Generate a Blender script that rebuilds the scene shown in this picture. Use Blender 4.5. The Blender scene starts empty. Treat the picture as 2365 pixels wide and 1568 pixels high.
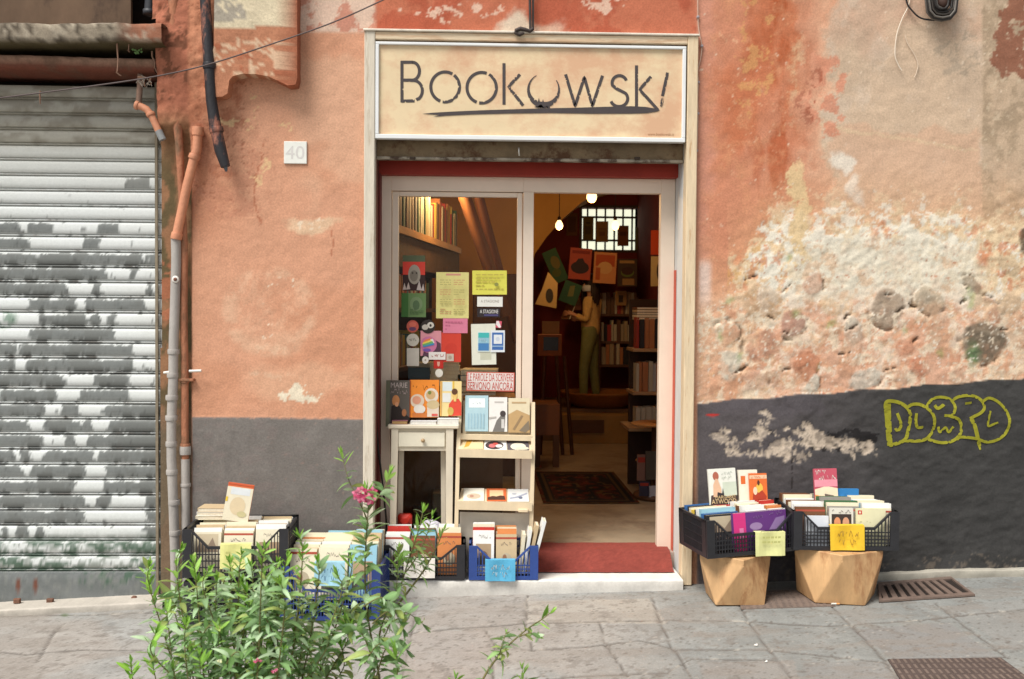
import bpy, bmesh, math, random
import numpy as np
from mathutils import Vector, Matrix
random.seed(7)
sc = bpy.context.scene
COL = sc.collection
# ------------------------------------------------------------------ camera
CX, CY, F = 1182.5, 784.0, 2299.0
CAM = np.array([0.0, -6.05, 1.70])
def _basis(y, p, r):
    cy, sy, cp, sp, cr, sr = math.cos(y), math.sin(y), math.cos(p), math.sin(p), math.cos(r), math.sin(r)
    fw = np.array([sy*cp, cy*cp, -sp]); rt = np.array([cy, -sy, 0.0]); up = np.cross(rt, fw)
    return cr*rt+sr*up, -sr*rt+cr*up, fw
RT, UP, FW = _basis(.0331, .028, .0074)
def proj(x, y, z):
    dx, dy, dz = x-CAM[0], y-CAM[1], z-CAM[2]
    d = dx*FW[0]+dy*FW[1]+dz*FW[2]
    a = dx*RT[0]+dy*RT[1]+dz*RT[2]; b = dx*UP[0]+dy*UP[1]+dz*UP[2]
    return CX+F*a/d, CY-F*b/d
def ray(px, py):
    return FW+RT*((px-CX)/F)-UP*((py-CY)/F)
def at(px, py, Y=0.0):          # measured photo position -> metres on the plane y = Y
    d = ray(px, py); t = (Y-CAM[1])/d[1]
    p = CAM+d*t
    return Vector((p[0], p[1], p[2]))
def atd(px, py, dist):          # same, at a distance from the camera
    d = ray(px, py)
    return Vector(CAM+d*dist)
def X(px, Y=0.0, py=720): return at(px, py, Y).x
def Z(py, Y=0.0, px=1182): return at(px, py, Y).z

cd = bpy.data.cameras.new('camera'); cam = bpy.data.objects.new('camera', cd); COL.objects.link(cam)
m = Matrix.Identity(4)
for i in range(3):
    m[i][0] = RT[i]; m[i][1] = UP[i]; m[i][2] = -FW[i]; m[i][3] = CAM[i]
cam.matrix_world = m
cd.sensor_width = 36; cd.lens = 36*F/2365; cd.clip_end = 500; cd.clip_start = .05
cd.dof.use_dof = True; cd.dof.focus_distance = 5.3; cd.dof.aperture_fstop = 4.5
sc.camera = cam

# ------------------------------------------------------------------ materials
def lin(c):
    return tuple(((v/255.)/12.92 if v/255. <= .04045 else ((v/255.+.055)/1.055)**2.4) for v in c)
_mats = {}
def M(c, rough=.7, var=.12, scale=8., bump=.15, stretch=(1, 1, 1), metal=0., k=.86, emit=0., name=None, c2=None, thr=.5, bscale=4., spec=.4, coord='Object'):
    key = (c, rough, var, scale, bump, stretch, metal, k, emit, c2, thr, bscale, spec)
    if key in _mats: return _mats[key]
    mt = bpy.data.materials.new(name or 'paint'); mt.use_nodes = True
    nt = mt.node_tree; N = nt.nodes; L = nt.links
    b = N['Principled BSDF']
    b.inputs['Roughness'].default_value = rough; b.inputs['Metallic'].default_value = metal
    b.inputs['Specular IOR Level'].default_value = spec
    base = [v*k for v in lin(c)]
    tc = N.new('ShaderNodeTexCoord'); mp = N.new('ShaderNodeMapping'); L.new(tc.outputs[coord], mp.inputs[0])
    mp.inputs['Scale'].default_value = stretch
    nz = N.new('ShaderNodeTexNoise'); nz.inputs['Scale'].default_value = scale; nz.inputs['Detail'].default_value = 6
    nz.inputs['Roughness'].default_value = .65
    L.new(mp.outputs[0], nz.inputs['Vector'])
    r = N.new('ShaderNodeValToRGB'); L.new(nz.outputs['Fac'], r.inputs[0])
    r.color_ramp.elements[0].position = .3; r.color_ramp.elements[1].position = .7
    r.color_ramp.elements[0].color = [max(0, v*(1-var)) for v in base]+[1]
    r.color_ramp.elements[1].color = [min(1, v*(1+var)) for v in base]+[1]
    out = r.outputs[0]
    if c2 is not None:
        n2 = N.new('ShaderNodeTexNoise'); n2.inputs['Scale'].default_value = scale*.7; n2.inputs['Detail'].default_value = 9
        n2.inputs['Roughness'].default_value = .7
        L.new(mp.outputs[0], n2.inputs['Vector'])
        r2 = N.new('ShaderNodeValToRGB'); L.new(n2.outputs['Fac'], r2.inputs[0])
        r2.color_ramp.elements[0].position = thr-.05; r2.color_ramp.elements[1].position = thr+.07
        mx = N.new('ShaderNodeMix'); mx.data_type = 'RGBA'; L.new(r2.outputs[0], mx.inputs[0]); L.new(out, mx.inputs[6])
        mx.inputs[7].default_value = [v*k for v in lin(c2)]+[1]; out = mx.outputs[2]
    L.new(out, b.inputs['Base Color'])
    if emit:
        b.inputs['Emission Strength'].default_value = emit; L.new(out, b.inputs['Emission Color'])
    if bump:
        n3 = N.new('ShaderNodeTexNoise'); n3.inputs['Scale'].default_value = scale*bscale; n3.inputs['Detail'].default_value = 5
        L.new(mp.outputs[0], n3.inputs['Vector'])
        bp = N.new('ShaderNodeBump'); bp.inputs['Strength'].default_value = bump; bp.inputs['Distance'].default_value = .01
        L.new(n3.outputs['Fac'], bp.inputs['Height']); L.new(bp.outputs[0], b.inputs['Normal'])
    _mats[key] = mt
    return mt
def paper(c): return M(c, .75, .05, 30, .05, name='printed_paper')
def attr_mat(name, rough=.9, fine=60., bump=.35, var=.1, spec=.25, dist=.006, trans=0.):
    mt = bpy.data.materials.new(name); mt.use_nodes = True
    nt = mt.node_tree; N = nt.nodes; L = nt.links; b = N['Principled BSDF']
    b.inputs['Roughness'].default_value = rough; b.inputs['Specular IOR Level'].default_value = spec
    a = N.new('ShaderNodeAttribute'); a.attribute_name = 'Col'
    tc = N.new('ShaderNodeTexCoord')
    n = N.new('ShaderNodeTexNoise'); n.inputs['Scale'].default_value = fine; n.inputs['Detail'].default_value = 8; n.inputs['Roughness'].default_value = .7
    L.new(tc.outputs['Object'], n.inputs['Vector'])
    mr = N.new('ShaderNodeMapRange'); L.new(n.outputs['Fac'], mr.inputs[0])
    mr.inputs[1].default_value = .25; mr.inputs[2].default_value = .75; mr.inputs[3].default_value = 1-var*1.3; mr.inputs[4].default_value = 1+var*.9
    vm = N.new('ShaderNodeVectorMath'); vm.operation = 'SCALE'
    L.new(a.outputs['Color'], vm.inputs[0]); L.new(mr.outputs[0], vm.inputs['Scale'])
    L.new(vm.outputs[0], b.inputs['Base Color'])
    if bump:
        n2 = N.new('ShaderNodeTexNoise'); n2.inputs['Scale'].default_value = fine*1.4; n2.inputs['Detail'].default_value = 8; n2.inputs['Roughness'].default_value = .75
        L.new(tc.outputs['Object'], n2.inputs['Vector'])
        bp = N.new('ShaderNodeBump'); bp.inputs['Strength'].default_value = bump; bp.inputs['Distance'].default_value = dist
        L.new(n2.outputs['Fac'], bp.inputs['Height']); L.new(bp.outputs[0], b.inputs['Normal'])
    if trans:
        tr = N.new('ShaderNodeBsdfTranslucent'); L.new(vm.outputs[0], tr.inputs['Color'])
        ms = N.new('ShaderNodeMixShader'); ms.inputs[0].default_value = trans
        L.new(b.outputs[0], ms.inputs[1]); L.new(tr.outputs[0], ms.inputs[2])
        L.new(ms.outputs[0], N['Material Output'].inputs['Surface'])
    return mt

# ------------------------------------------------------------------ mesh builder
def rotm(rx=0, ry=0, rz=0):
    return Matrix.Rotation(rz, 4, 'Z') @ Matrix.Rotation(ry, 4, 'Y') @ Matrix.Rotation(rx, 4, 'X')
class MB:
    def __init__(s, mats=None):
        s.v = []; s.f = []; s.m = []; s.mats = list(mats) if mats else []; s.T = Matrix.Identity(4); s.sm = []
    def mi(s, mat):
        if mat is None: return 0
        if mat not in s.mats: s.mats.append(mat)
        return s.mats.index(mat)
    def add(s, vs, fs, mat=None, smooth=False):
        o = len(s.v); k = s.mi(mat)
        for p in vs: s.v.append(tuple(s.T @ Vector(p)))
        for f in fs: s.f.append(tuple(i+o for i in f)); s.m.append(k); s.sm.append(smooth)
    def box(s, x0, x1, y0, y1, z0, z1, mat=None, bev=0):
        if bev:
            b = min(bev, abs(x1-x0)/2.2, abs(z1-z0)/2.2, abs(y1-y0)/2.2)
            vs = []
            for (y, i) in ((y0, b), (y0+b, 0), (y1-b, 0), (y1, b)):
                for (a, c) in ((x0+i, z0+i+b*.6), (x0+i+b*.6, z0+i), (x1-i-b*.6, z0+i), (x1-i, z0+i+b*.6), (x1-i, z1-i-b*.6), (x1-i-b*.6, z1-i), (x0+i+b*.6, z1-i), (x0+i, z1-i-b*.6)):
                    vs.append((a, y, c))
            fs = [tuple(range(8)), tuple(range(31, 23, -1))]
            for r in range(3):
                for j in range(8):
                    fs.append((r*8+j, (r+1)*8+j, (r+1)*8+(j+1) % 8, r*8+(j+1) % 8))
            s.add(vs, fs, mat); return
        s.add([(x0, y0, z0), (x1, y0, z0), (x1, y1, z0), (x0, y1, z0), (x0, y0, z1), (x1, y0, z1), (x1, y1, z1), (x0, y1, z1)],
              [(0, 3, 2, 1), (4, 5, 6, 7), (0, 1, 5, 4), (1, 2, 6, 5), (2, 3, 7, 6), (3, 0, 4, 7)], mat)
    def prism(s, pts, y0, y1, mat=None):     # pts: (x,z) polygon, extruded along y
        n = len(pts)
        a = sum(pts[i][0]*pts[(i+1) % n][1]-pts[(i+1) % n][0]*pts[i][1] for i in range(n))
        if a < 0: pts = pts[::-1]
        s.add([(x, y0, z) for x, z in pts]+[(x, y1, z) for x, z in pts],
              [tuple(range(n)), tuple(range(2*n-1, n-1, -1))]+[(i, i+n, (i+1) % n+n, (i+1) % n) for i in range(n)], mat)
    def tube(s, pts, r, n=8, mat=None, cap=True, smooth=True):
        pts = [Vector(p) for p in pts]; k = len(pts)
        rs = r if isinstance(r, (list, tuple)) else [r]*k
        vs = []; ref = None
        for i, p in enumerate(pts):
            t = (pts[min(i+1, k-1)]-pts[max(i-1, 0)])
            if t.length < 1e-9: t = Vector((0, 0, 1))
            t.normalize()
            if ref is None:
                ref = t.cross(Vector((0, 1, 0)) if abs(t.y) < .9 else Vector((1, 0, 0)))
            ref = (ref-t*ref.dot(t)); ref.normalize(); q = t.cross(ref)
            for j in range(n):
                a = 2*math.pi*j/n
                vs.append(p+(ref*math.cos(a)+q*math.sin(a))*rs[i])
        fs = []
        for i in range(k-1):
            for j in range(n):
                fs.append((i*n+j, i*n+(j+1) % n, (i+1)*n+(j+1) % n, (i+1)*n+j))
        s.add(vs, fs, mat, smooth)
        if cap:
            s.add(vs[:n], [tuple(range(n-1, -1, -1))], mat); s.add(vs[-n:], [tuple(range(n))], mat)
    def lathe(s, prof, c=(0, 0, 0), n=16, mat=None, axis='Z', smooth=True):
        vs = []; fs = []
        for r, h in prof:
            for j in range(n):
                a = 2*math.pi*j/n; u, w = r*math.cos(a), r*math.sin(a)
                p = (u, w, h) if axis == 'Z' else ((u, h, w) if axis == 'Y' else (h, u, w))
                vs.append((c[0]+p[0], c[1]+p[1], c[2]+p[2]))
        for i in range(len(prof)-1):
            for j in range(n):
                fs.append((i*n+j, i*n+(j+1) % n, (i+1)*n+(j+1) % n, (i+1)*n+j))
        s.add(vs, fs, mat, smooth)
    def build(s, name, mat=None, parent=None, loc=None, cols=None):
        me = bpy.data.meshes.new(name)
        o = bpy.data.objects.new(name, me); COL.objects.link(o)
        base = Vector((0, 0, 0))
        if parent is not None:
            q = parent
            while q is not None:
                if not q.get('_rot'): base = base+Vector(q.location)
                q = q.parent
            if parent.get('_local'): base = Vector((0, 0, 0))
            o.parent = parent
        elif loc is not None:
            base = Vector(loc); o.location = base
        vs = [(a-base[0], b-base[1], c-base[2]) for a, b, c in s.v]
        me.from_pydata(vs, [], s.f)
        mats = s.mats if s.mats else [mat]
        if mat is not None and s.mats and mats[0] is None: mats[0] = mat
        for q in mats:
            if q is not None: me.materials.append(q)
        if len(mats) > 1: me.polygons.foreach_set('material_index', s.m)
        me.polygons.foreach_set('use_smooth', s.sm)
        if cols is not None:
            ca = me.color_attributes.new('Col', 'FLOAT_COLOR', 'POINT')
            arr = np.ones((len(vs), 4), dtype=np.float32); arr[:, :3] = cols; ca.data.foreach_set('color', arr.ravel())
        me.update()
        return o
def tag(o, label, cat, group=None):
    o['label'] = label; o['category'] = cat
    if group: o['group'] = group
    return o
def thing(name, loc, label, cat, group=None, rz=0):
    o = bpy.data.objects.new(name, None); COL.objects.link(o); o.location = loc; o.empty_display_size = .05
    if rz: o.rotation_euler = (0, 0, rz)
    return tag(o, label, cat, group)
def struct(o): o['kind'] = 'structure'; return o

# ------------------------------------------------------------------ text
_tc = {}
def textmesh(t, bold=False):
    if t in _tc: return _tc[t]
    c = bpy.data.curves.new('t', 'FONT'); c.body = t; c.size = 1; c.resolution_u = 3
    if bold: c.offset = .02
    o = bpy.data.objects.new('t', c); COL.objects.link(o)
    dg = bpy.context.evaluated_depsgraph_get(); e = o.evaluated_get(dg); me = e.to_mesh()
    v = [(p.co.x, p.co.y) for p in me.vertices]; f = [tuple(p.vertices) for p in me.polygons]
    e.to_mesh_clear(); bpy.data.objects.remove(o); bpy.data.curves.remove(c)
    if v:
        x0 = min(p[0] for p in v); x1 = max(p[0] for p in v); y0 = min(p[1] for p in v); y1 = max(p[1] for p in v)
        v = [((p[0]-x0)/(x1-x0), (p[1]-y0)/(y1-y0)) for p in v]
    _tc[t] = (v, f); return _tc[t]
def decals(mb, x0, z0, w, h, y, items):
    """flat printed shapes on a sheet facing -Y; u,v in 0..1 of the sheet"""
    for k, it in enumerate(items):
        yy = y-.0005*(k+1); P = lambda u, v: (x0+u*w, yy, z0+v*h)
        if it[0] == 'r':
            _, a, b, c, d, col = it; mb.add([P(a, b), P(c, b), P(c, d), P(a, d)], [(0, 1, 2, 3)], paper(col))
        elif it[0] == 'e':
            _, a, b, rx, ry, col = it
            mb.add([P(a+rx*math.cos(t*math.pi/8), b+ry*math.sin(t*math.pi/8)) for t in range(16)], [tuple(range(16))], paper(col))
        elif it[0] == 'p':
            mb.add([P(*q) for q in it[1]], [tuple(range(len(it[1])))], paper(it[2]))
        elif it[0] == 'w':          # handwriting like pen squiggle, not words
            _, a, b, c, d, col = it; rr = random.Random(int(a*100+b*1000+c*77)); hw = (d-b)*.11; px = py = None; u = a
            while u < c:
                if rr.random() < .16: u += (c-a)*.07; px = None; continue
                q = (u, b+(d-b)*rr.choice((.05, .25, .55, .8, 1)))
                if px is not None:
                    mb.add([P(px, py-hw), P(q[0], q[1]-hw), P(q[0], q[1]+hw), P(px, py+hw)], [(0, 1, 2, 3)], paper(col)); mb.add([P(px-hw*.4, py), P(px+hw*.4, py), P(q[0]+hw*.4, q[1]), P(q[0]-hw*.4, q[1])], [(0, 1, 2, 3)], paper(col))
                px, py = q; u += (c-a)*rr.uniform(.03, .06)
        elif it[0] == 't':
            _, s, a, b, c, d, col = it
            v, f = textmesh(s); mb.add([P(a+q[0]*(c-a), b+q[1]*(d-b)) for q in v], f, paper(col))

# ------------------------------------------------------------------ numpy noise
_tabs = {}
def vn(x, y, seed):
    if seed not in _tabs: _tabs[seed] = np.random.default_rng(seed).random((256, 256))
    t = _tabs[seed]
    xi = np.floor(x).astype(int); yi = np.floor(y).astype(int); fx = x-xi; fy = y-yi
    fx = fx*fx*(3-2*fx); fy = fy*fy*(3-2*fy)
    a = t[xi & 255, yi & 255]; b = t[(xi+1) & 255, yi & 255]; c = t[xi & 255, (yi+1) & 255]; d = t[(xi+1) & 255, (yi+1) & 255]
    return (a*(1-fx)+b*fx)*(1-fy)+(c*(1-fx)+d*fx)*fy
def fbm(x, y, s, seed, o=5, g=.55):
    r = 0; a = 1; n = 0
    for i in range(o):
        r = r+a*vn(x/s+17.3*i, y/s+9.1*i, seed+i); n += a; a *= g; s = s/2.03
    return r/n
def ss(a, b, x):
    t = np.clip((x-a)/(b-a), 0, 1); return t*t*(3-2*t)
def C(*c): return np.array(lin(c))
# ------------------------------------------------------------------ painted grids
def axis(a, b, step, lo, hi):
    f = list(np.arange(a, b+1e-6, step)); L = []; v = a; s = step
    while v > lo: s *= 1.7; v -= s; L.append(max(v, lo))
    R = []; v = f[-1]; s = step
    while v < hi: s *= 1.7; v += s; R.append(min(v, hi))
    return np.array(L[::-1]+f+R)
def grid_obj(name, PX, PY, PZ, keep, cols, mat, parent=None, flip=False):
    nz, nx = PX.shape
    idx = np.arange(nz*nx).reshape(nz, nx)
    q = np.stack([idx[:-1, :-1], idx[:-1, 1:], idx[1:, 1:], idx[1:, :-1]], -1)[keep]
    if flip: q = q[:, ::-1]
    used = np.unique(q); rem = -np.ones(nz*nx, int); rem[used] = np.arange(len(used)); q = rem[q]
    V = np.stack([PX, PY, PZ], -1).reshape(-1, 3)[used]; Cc = cols.reshape(-1, 3)[used]
    if parent is not None: V = V-np.array(parent.location)
    me = bpy.data.meshes.new(name); me.vertices.add(len(V)); me.vertices.foreach_set('co', V.astype(np.float32).ravel())
    me.loops.add(q.size); me.loops.foreach_set('vertex_index', q.astype(np.int32).ravel())
    me.polygons.add(len(q)); me.polygons.foreach_set('loop_start', np.arange(0, q.size, 4, dtype=np.int32))
    me.polygons.foreach_set('loop_total', np.full(len(q), 4, dtype=np.int32))
    me.polygons.foreach_set('use_smooth', np.ones(len(q), bool))
    me.update(calc_edges=True); me.validate()
    ca = me.color_attributes.new('Col', 'FLOAT_COLOR', 'POINT')
    arr = np.ones((len(V), 4), dtype=np.float32); arr[:, :3] = np.clip(Cc, 0, 1); ca.data.foreach_set('color', arr.ravel())
    me.materials.append(mat)
    o = bpy.data.objects.new(name, me); COL.objects.link(o)
    if parent is not None: o.parent = parent
    return o
KW = .80
def paint_wall(px, py):
    """colour + relief (metres, + = outwards) of the facade at measured positions"""
    n1 = fbm(px, py, 60, 1); n2 = fbm(px, py, 60, 11); n3 = fbm(px, py, 22, 21); n4 = fbm(px, py, 9, 31, 4); big = fbm(px, py, 260, 41, 4)
    fineN = fbm(px, py, 30, 131, 6, .75)
    wx = px+(n1-.5)*70+(n3-.5)*26; wy = py+(n2-.5)*70+(n4-.5)*12
    rel = (n1-.5)*.012+(n3-.5)*.006
    bc = lambda a: a[..., None]
    def box(x0, x1, y0, y1, s=20, w=True):
        a, b = (wx, wy) if w else (px, py)
        return ss(x0-s, x0+s, a)*(1-ss(x1-s, x1+s, a))*ss(y0-s, y0+s, b)*(1-ss(y1-s, y1+s, b))
    def ell(x, y, rx, ry, soft=.35, w=True):
        a, b = (wx, wy) if w else (px, py)
        d = np.sqrt(((a-x)/rx)**2+((b-y)/ry)**2); return 1-ss(1-soft, 1+soft, d)
    c = np.zeros(px.shape+(3,))+C(228, 170, 138)
    def over(col, mask):
        nonlocal c
        c = c*(1-bc(mask))+C(*col)*bc(mask)
    def patchy(region, cov, s=25, seed=51, edge=.03):      # ragged patches covering cov of the region
        n = fbm(px+(n1-.5)*20, py+(n3-.5)*20, s, seed, 6, .68)
        t = .5+(.5-cov)*.55
        return ss(t-edge, t+edge, n+(region-1)*.45)*(region > .01)
    # --- salmon left part
    over((220, 158, 124), ss(.45, .62, big)*.6)
    over((238, 190, 158), ss(.5, .64, fbm(px, py, 190, 61, 4))*ss(600, 760, px)*.6)
    over((202, 132, 98), (1-ss(470, 640, px+n1*90))*(1-ss(420, 640, py))*.75)
    over((190, 122, 92), patchy((1-ss(540, 660, px))*(1-ss(360, 560, py)), .42, 36, 71, .08)*.75); over((206, 144, 116), patchy((1-ss(560, 700, px))*ss(240, 300, py)*(1-ss(480, 560, py)), .5, 16, 72, .06)*.6)
    cs = np.abs(fbm(px, py, 34, 73, 4)-.5); over((168, 104, 78), (1-ss(.004, .012, cs))*(1-ss(560, 680, px))*(1-ss(430, 560, py))*.55); rel = rel-(1-ss(.004, .016, cs))*(1-ss(560, 680, px))*(1-ss(430, 560, py))*.004
    over((240, 205, 170), ell(722, 522, 62, 17, .3)*.85)
    over((246, 226, 200), patchy(ell(722, 516, 45, 14, .4), .4, 12)*.9)
    r = np.sqrt(((px-622)/105)**2+((py-720)/100)**2)
    over((240, 198, 166), (ss(.66, .85, r)*(1-ss(.95, 1.12, r)))*ss(.36, .60, fineN)*.6*(px < 800)); over((236, 188, 156), (1-ss(.6, 1.05, r))*ss(.42, .6, fineN)*.5)
    over((238, 190, 158), ell(640, 790, 60, 26)*.5); over((240, 192, 158), ell(700, 880, 130, 40)*.5); over((242, 204, 172), patchy(ell(620, 800, 70, 14, .6)+ell(640, 860, 80, 10, .6), .6, 22, 98, .1)*.6)
    over((250, 236, 210), patchy(ell(682, 912, 52, 26, .4), .62, 13, 81))
    over((250, 232, 206), patchy(ell(620, 765, 30, 90, .4), .16, 8, 91)+patchy(ell(655, 650, 60, 30), .14, 8, 92))
    over((236, 196, 150), patchy(ell(580, 262, 22, 34, .4), .5, 14, 93)+patchy(ell(602, 400, 14, 38, .4), .5, 12, 94)+patchy(ell(520, 272, 22, 10), .6, 12, 95)+patchy(ell(655, 295, 22, 12), .5, 12, 96))
    cr = np.abs(px-(765+4*np.sin(py/17))) < 1.6
    over((190, 120, 90), cr*ss(515, 530, py)*(1-ss(590, 600, py))*.8)
    over((192, 122, 92), (np.abs(px-(598+10*np.sin(py/40)+(n4-.5)*14)) < 2)*box(500, 660, 330, 520, 5, False)*.8)
    # --- left strip behind the pipes (mossy, damp)
    st = 1-ss(437, 443, px)
    over((165, 122, 90), st*ss(230, 300, py)); over((112, 96, 68), st*ss(.44, .56, fbm(px, py*.4, 26, 101))*ss(280, 420, py))
    over((196, 124, 92), st*patchy(box(365, 400, 600, 760, 10), .5, 25, 102)*.8)
    over((128, 112, 92), st*ss(900, 1010, py)*.8)
    over((186, 118, 92), st*(1-ss(230, 300, py))); over((120, 78, 58), st*patchy(1-ss(230, 330, py), .4, 22, 103)*.8)
    rel = rel-st*.05*ss(280, 330, py)
    lump = ell(430, 130, 90, 190, .5)*(px < 540); rel = rel+lump*.05*(.5+n1)
    # --- pale band at the very top, left of the sign and above it
    over((238, 206, 184), box(690, 870, -600, 74, 5, False)); over((214, 142, 118), patchy(box(690, 870, -600, 74, 5, False), .42, 40, 111)*.85)
    top = ss(862, 872, px)*(1-ss(1600, 1640, px))*(1-ss(90, 110, py))
    over((208, 124, 94), top); over((192, 98, 72), top*ss(.46, .58, n1)*.8)
    over((240, 200, 176), patchy(ell(1035, 22, 120, 26, .5), .5, 20, 112)+patchy(ell(1400, 10, 60, 16, .5), .6, 20, 113))
    over((238, 220, 196), ell(1190, 70, 46, 34, .3)*.9+ell(1270, 75, 50, 30, .3)*.55)
    # --- orange red field right of the door
    R = ss(1606, 1612, px)
    red = R*(1-ss(1835, 1900, wx))
    over((218, 148, 116), red); over((208, 124, 86), red*ss(1640, 1700, wx)*ss(.38, .62, fbm(px, py*.45, 120, 121))*.85)
    over((188, 94, 54), red*ss(.44, .62, fbm(px*1.5, py*.5, 60, 122))*ss(1690, 1790, px)*(1-ss(430, 600, py))*.75)
    over((226, 160, 120), red*patchy(red, .3, 40, 123, .10)*.6)
    over((226, 170, 112), patchy(ell(1745, 130, 60, 190, .6), .42, 22, 124)*.7)
    over((236, 186, 148), red*patchy(red, .07, 16, 125, .05)*.7)
    over((222, 160, 138), R*(1-ss(1625, 1665, wx))*.6)
    # --- beige render to the far right
    over((232, 196, 156), red*patchy(red*ss(1700, 1850, px), .26, 44, 187, .09)*.7)
    bei = R*ss(1905, 1935, wx+fbm(px, py, 60, 126, 6, .65)*120-60)
    over((222, 194, 166), bei); over((220, 178, 152), bei*ss(.44, .6, big)*.7); over((226, 204, 182), bei*patchy(bei, .34, 60, 127, .12)*.6); over((204, 180, 156), bei*patchy(bei*(1-ss(200, 330, py)), .4, 90, 188, .15)*.5)
    over((226, 186, 156), box(1925, 2262, 300, 575, 6)*.8*bei)
    over((232, 204, 168), (np.abs(py-(296+(px-1930)*.16+(n3-.5)*16)) < 3.5)*bei*(px < 2262)*.6)
    over((226, 150, 120), patchy(box(1860, 1960, 120, 330, 15), .5, 30, 128)*.8)
    over((170, 78, 50), patchy(ell(1873, 225, 28, 80, .4), .45, 22, 129))
    over((226, 176, 146), (ss(1826, 1846, wx)*(1-ss(1868, 1900, wx)))*(1-ss(280, 380, py))*.4)
    far = R*ss(2264, 2272, px+(n4-.5)*8)
    over((204, 178, 150), far*.7); over((172, 150, 124), far*patchy(far, .42, 34, 141, .08)*.7); over((218, 196, 168), far*patchy(far, .2, 16, 142)*.8)
    over((152, 96, 74), patchy(box(2305, 2400, -600, 190, 14), .62, 34, 143)*.9)
    over((176, 160, 140), patchy(ell(2225, 120, 70, 60, .5), .4, 24, 144)*.6)
    # --- flaking zone: white and ochre plaster over the rubble
    yb = 590-ss(1680, 1800, px)*90+(px < 1680)*70
    z1 = R*ss(yb-150, yb+70, wy); up_ = R*ss(330, 520, py+(n1-.5)*120)*(1-ss(600, 660, py))*ss(1680, 1800, px)
    over((238, 212, 178), patchy(up_, .34, 24, 301, .05)*.8); over((246, 232, 208), patchy(up_, .20, 10, 303, .04)*.8); over((208, 140, 104), patchy(up_, .16, 12, 305, .05)*.6)
    over((234, 184, 140), z1*.55); over((242, 216, 178), z1*patchy(z1*ss(1620, 1720, wx), .66, 30, 151, .05)*.95)
    over((250, 242, 224), z1*patchy(z1*ss(1680, 1780, wx)*(1-ss(2235, 2262, px)*.4), .60, 22, 152, .04))
    over((222, 146, 106), z1*patchy(z1, .26, 30, 153, .05)*.75); over((206, 122, 84), z1*patchy(z1*(1-ss(640, 760, wy)), .10, 12, 189)*.7)
    over((222, 168, 96), z1*patchy(z1*(1-ss(1800, 1900, px)), .3, 18, 154)*.6)
    w2 = box(1830, 2262, 555, 690, 22)
    over((240, 230, 208), w2*.8); over((226, 190, 156), w2*patchy(w2, .36, 40, 155)*.7); over((200, 130, 96), w2*patchy(w2, .12, 20, 156)*.8)
    vs = R*ss(1820, 1836, wx)*(1-ss(1868, 1890, wx))*ss(330, 400, py)*(1-ss(600, 640, py))
    over((238, 208, 160), vs*patchy(vs, .66, 26, 157)*.9)
    over((246, 232, 214), ell(1945, 385, 18, 28, .3)+ell(1975, 440, 20, 26, .4)*.7)
    over((246, 226, 214), (ss(1612, 1618, px)*(1-ss(1632, 1650, px)))*ss(590, 620, py)*(1-ss(690, 730, py))*.75)
    # --- rubble
    rub = R*ss(640, 735, wy+(px < 1760)*10)
    over((232, 192, 162), rub*.6); over((220, 156, 122), rub*patchy(rub*ss(1600, 1700, px)+rub*.15, .40, 60, 161, .08)*.65); over((240, 218, 190), rub*patchy(rub, .36, 26, 162, .04)*.9)
    over((196, 120, 88), rub*patchy(rub*ss(760, 900, wy), .16, 26, 163)*.7)
    stones = [(1831, 748, 31, 35, (178, 134, 116)), (2049, 711, 39, 46, (172, 152, 132)), (2144, 693, 38, 33, (190, 172, 148)), (1968, 759, 33, 22, (200, 192, 176)),
              (1861, 844, 37, 35, (192, 128, 96)), (1758, 799, 45, 37, (200, 150, 124)), (1684, 844, 27, 34, (216, 208, 190)), (1677, 774, 26, 30, (208, 154, 124)),
              (1879, 652, 22, 24, (196, 126, 94)), (1876, 891, 27, 18, (208, 202, 186)), (1997, 873, 42, 24, (212, 202, 186)), (1736, 884, 34, 22, (200, 166, 146)),
              (2273, 788, 50, 52, (116, 104, 88)), (2163, 755, 62, 33, (208, 164, 132)), (1964, 812, 70, 25, (208, 158, 126)), (2244, 660, 13, 28, (130, 108, 84)),
              (2366, 556, 14, 33, (84, 70, 56)), (2332, 619, 32, 20, (176, 150, 122)), (2288, 711, 33, 16, (180, 132, 108)), (1780, 878, 22, 18, (184, 134, 104)),
              (2082, 873, 22, 18, (192, 168, 146)), (1761, 704, 46, 46, (200, 168, 134)), (2330, 700, 30, 26, (196, 170, 140)), (2120, 850, 24, 18, (196, 120, 88)),
              (2210, 872, 30, 18, (206, 176, 150)), (1915, 705, 20, 30, (222, 190, 150)), (2350, 770, 26, 40, (188, 148, 120)), (2092, 806, 24, 18, (198, 130, 98)),
              (1640, 890, 22, 20, (214, 160, 128)), (1918, 758, 22, 34, (216, 166, 128))]
    for k, (x, y, rx, ry, col) in enumerate(stones):
        ang = k*1.7; ca, sa = math.cos(ang*.35-.3), math.sin(ang*.35-.3)
        dx, dy = px-x+(n1-.5)*26+(n4-.5)*9, py-y+(n2-.5)*26+(n3-.5)*9
        u, v = (dx*ca+dy*sa)/rx, (-dx*sa+dy*ca)/ry
        d = (np.abs(u)**2.6+np.abs(v)**2.6)**(1/2.6)
        al = (.75, .78, .66, .7, .7, .6, .75, .55)[k] if k < 8 else (.8 if k in (9, 10, 12, 16) else .42)
        mk = (1-ss(.80, 1.02, d))*ss(.16, .34, fbm(px+40*k, py, 34, 173))
        over(col, mk*al); over(tuple(int(q*.82) for q in col), mk*al*ss(.48, .62, fineN)*.7); over(tuple(min(255, int(q*1.14)) for q in col), mk*al*ss(.5, .64, n3)*.45)
        rel = rel+mk*.009*al*(1-.5*np.clip(d, 0, 1)**2)
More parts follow.
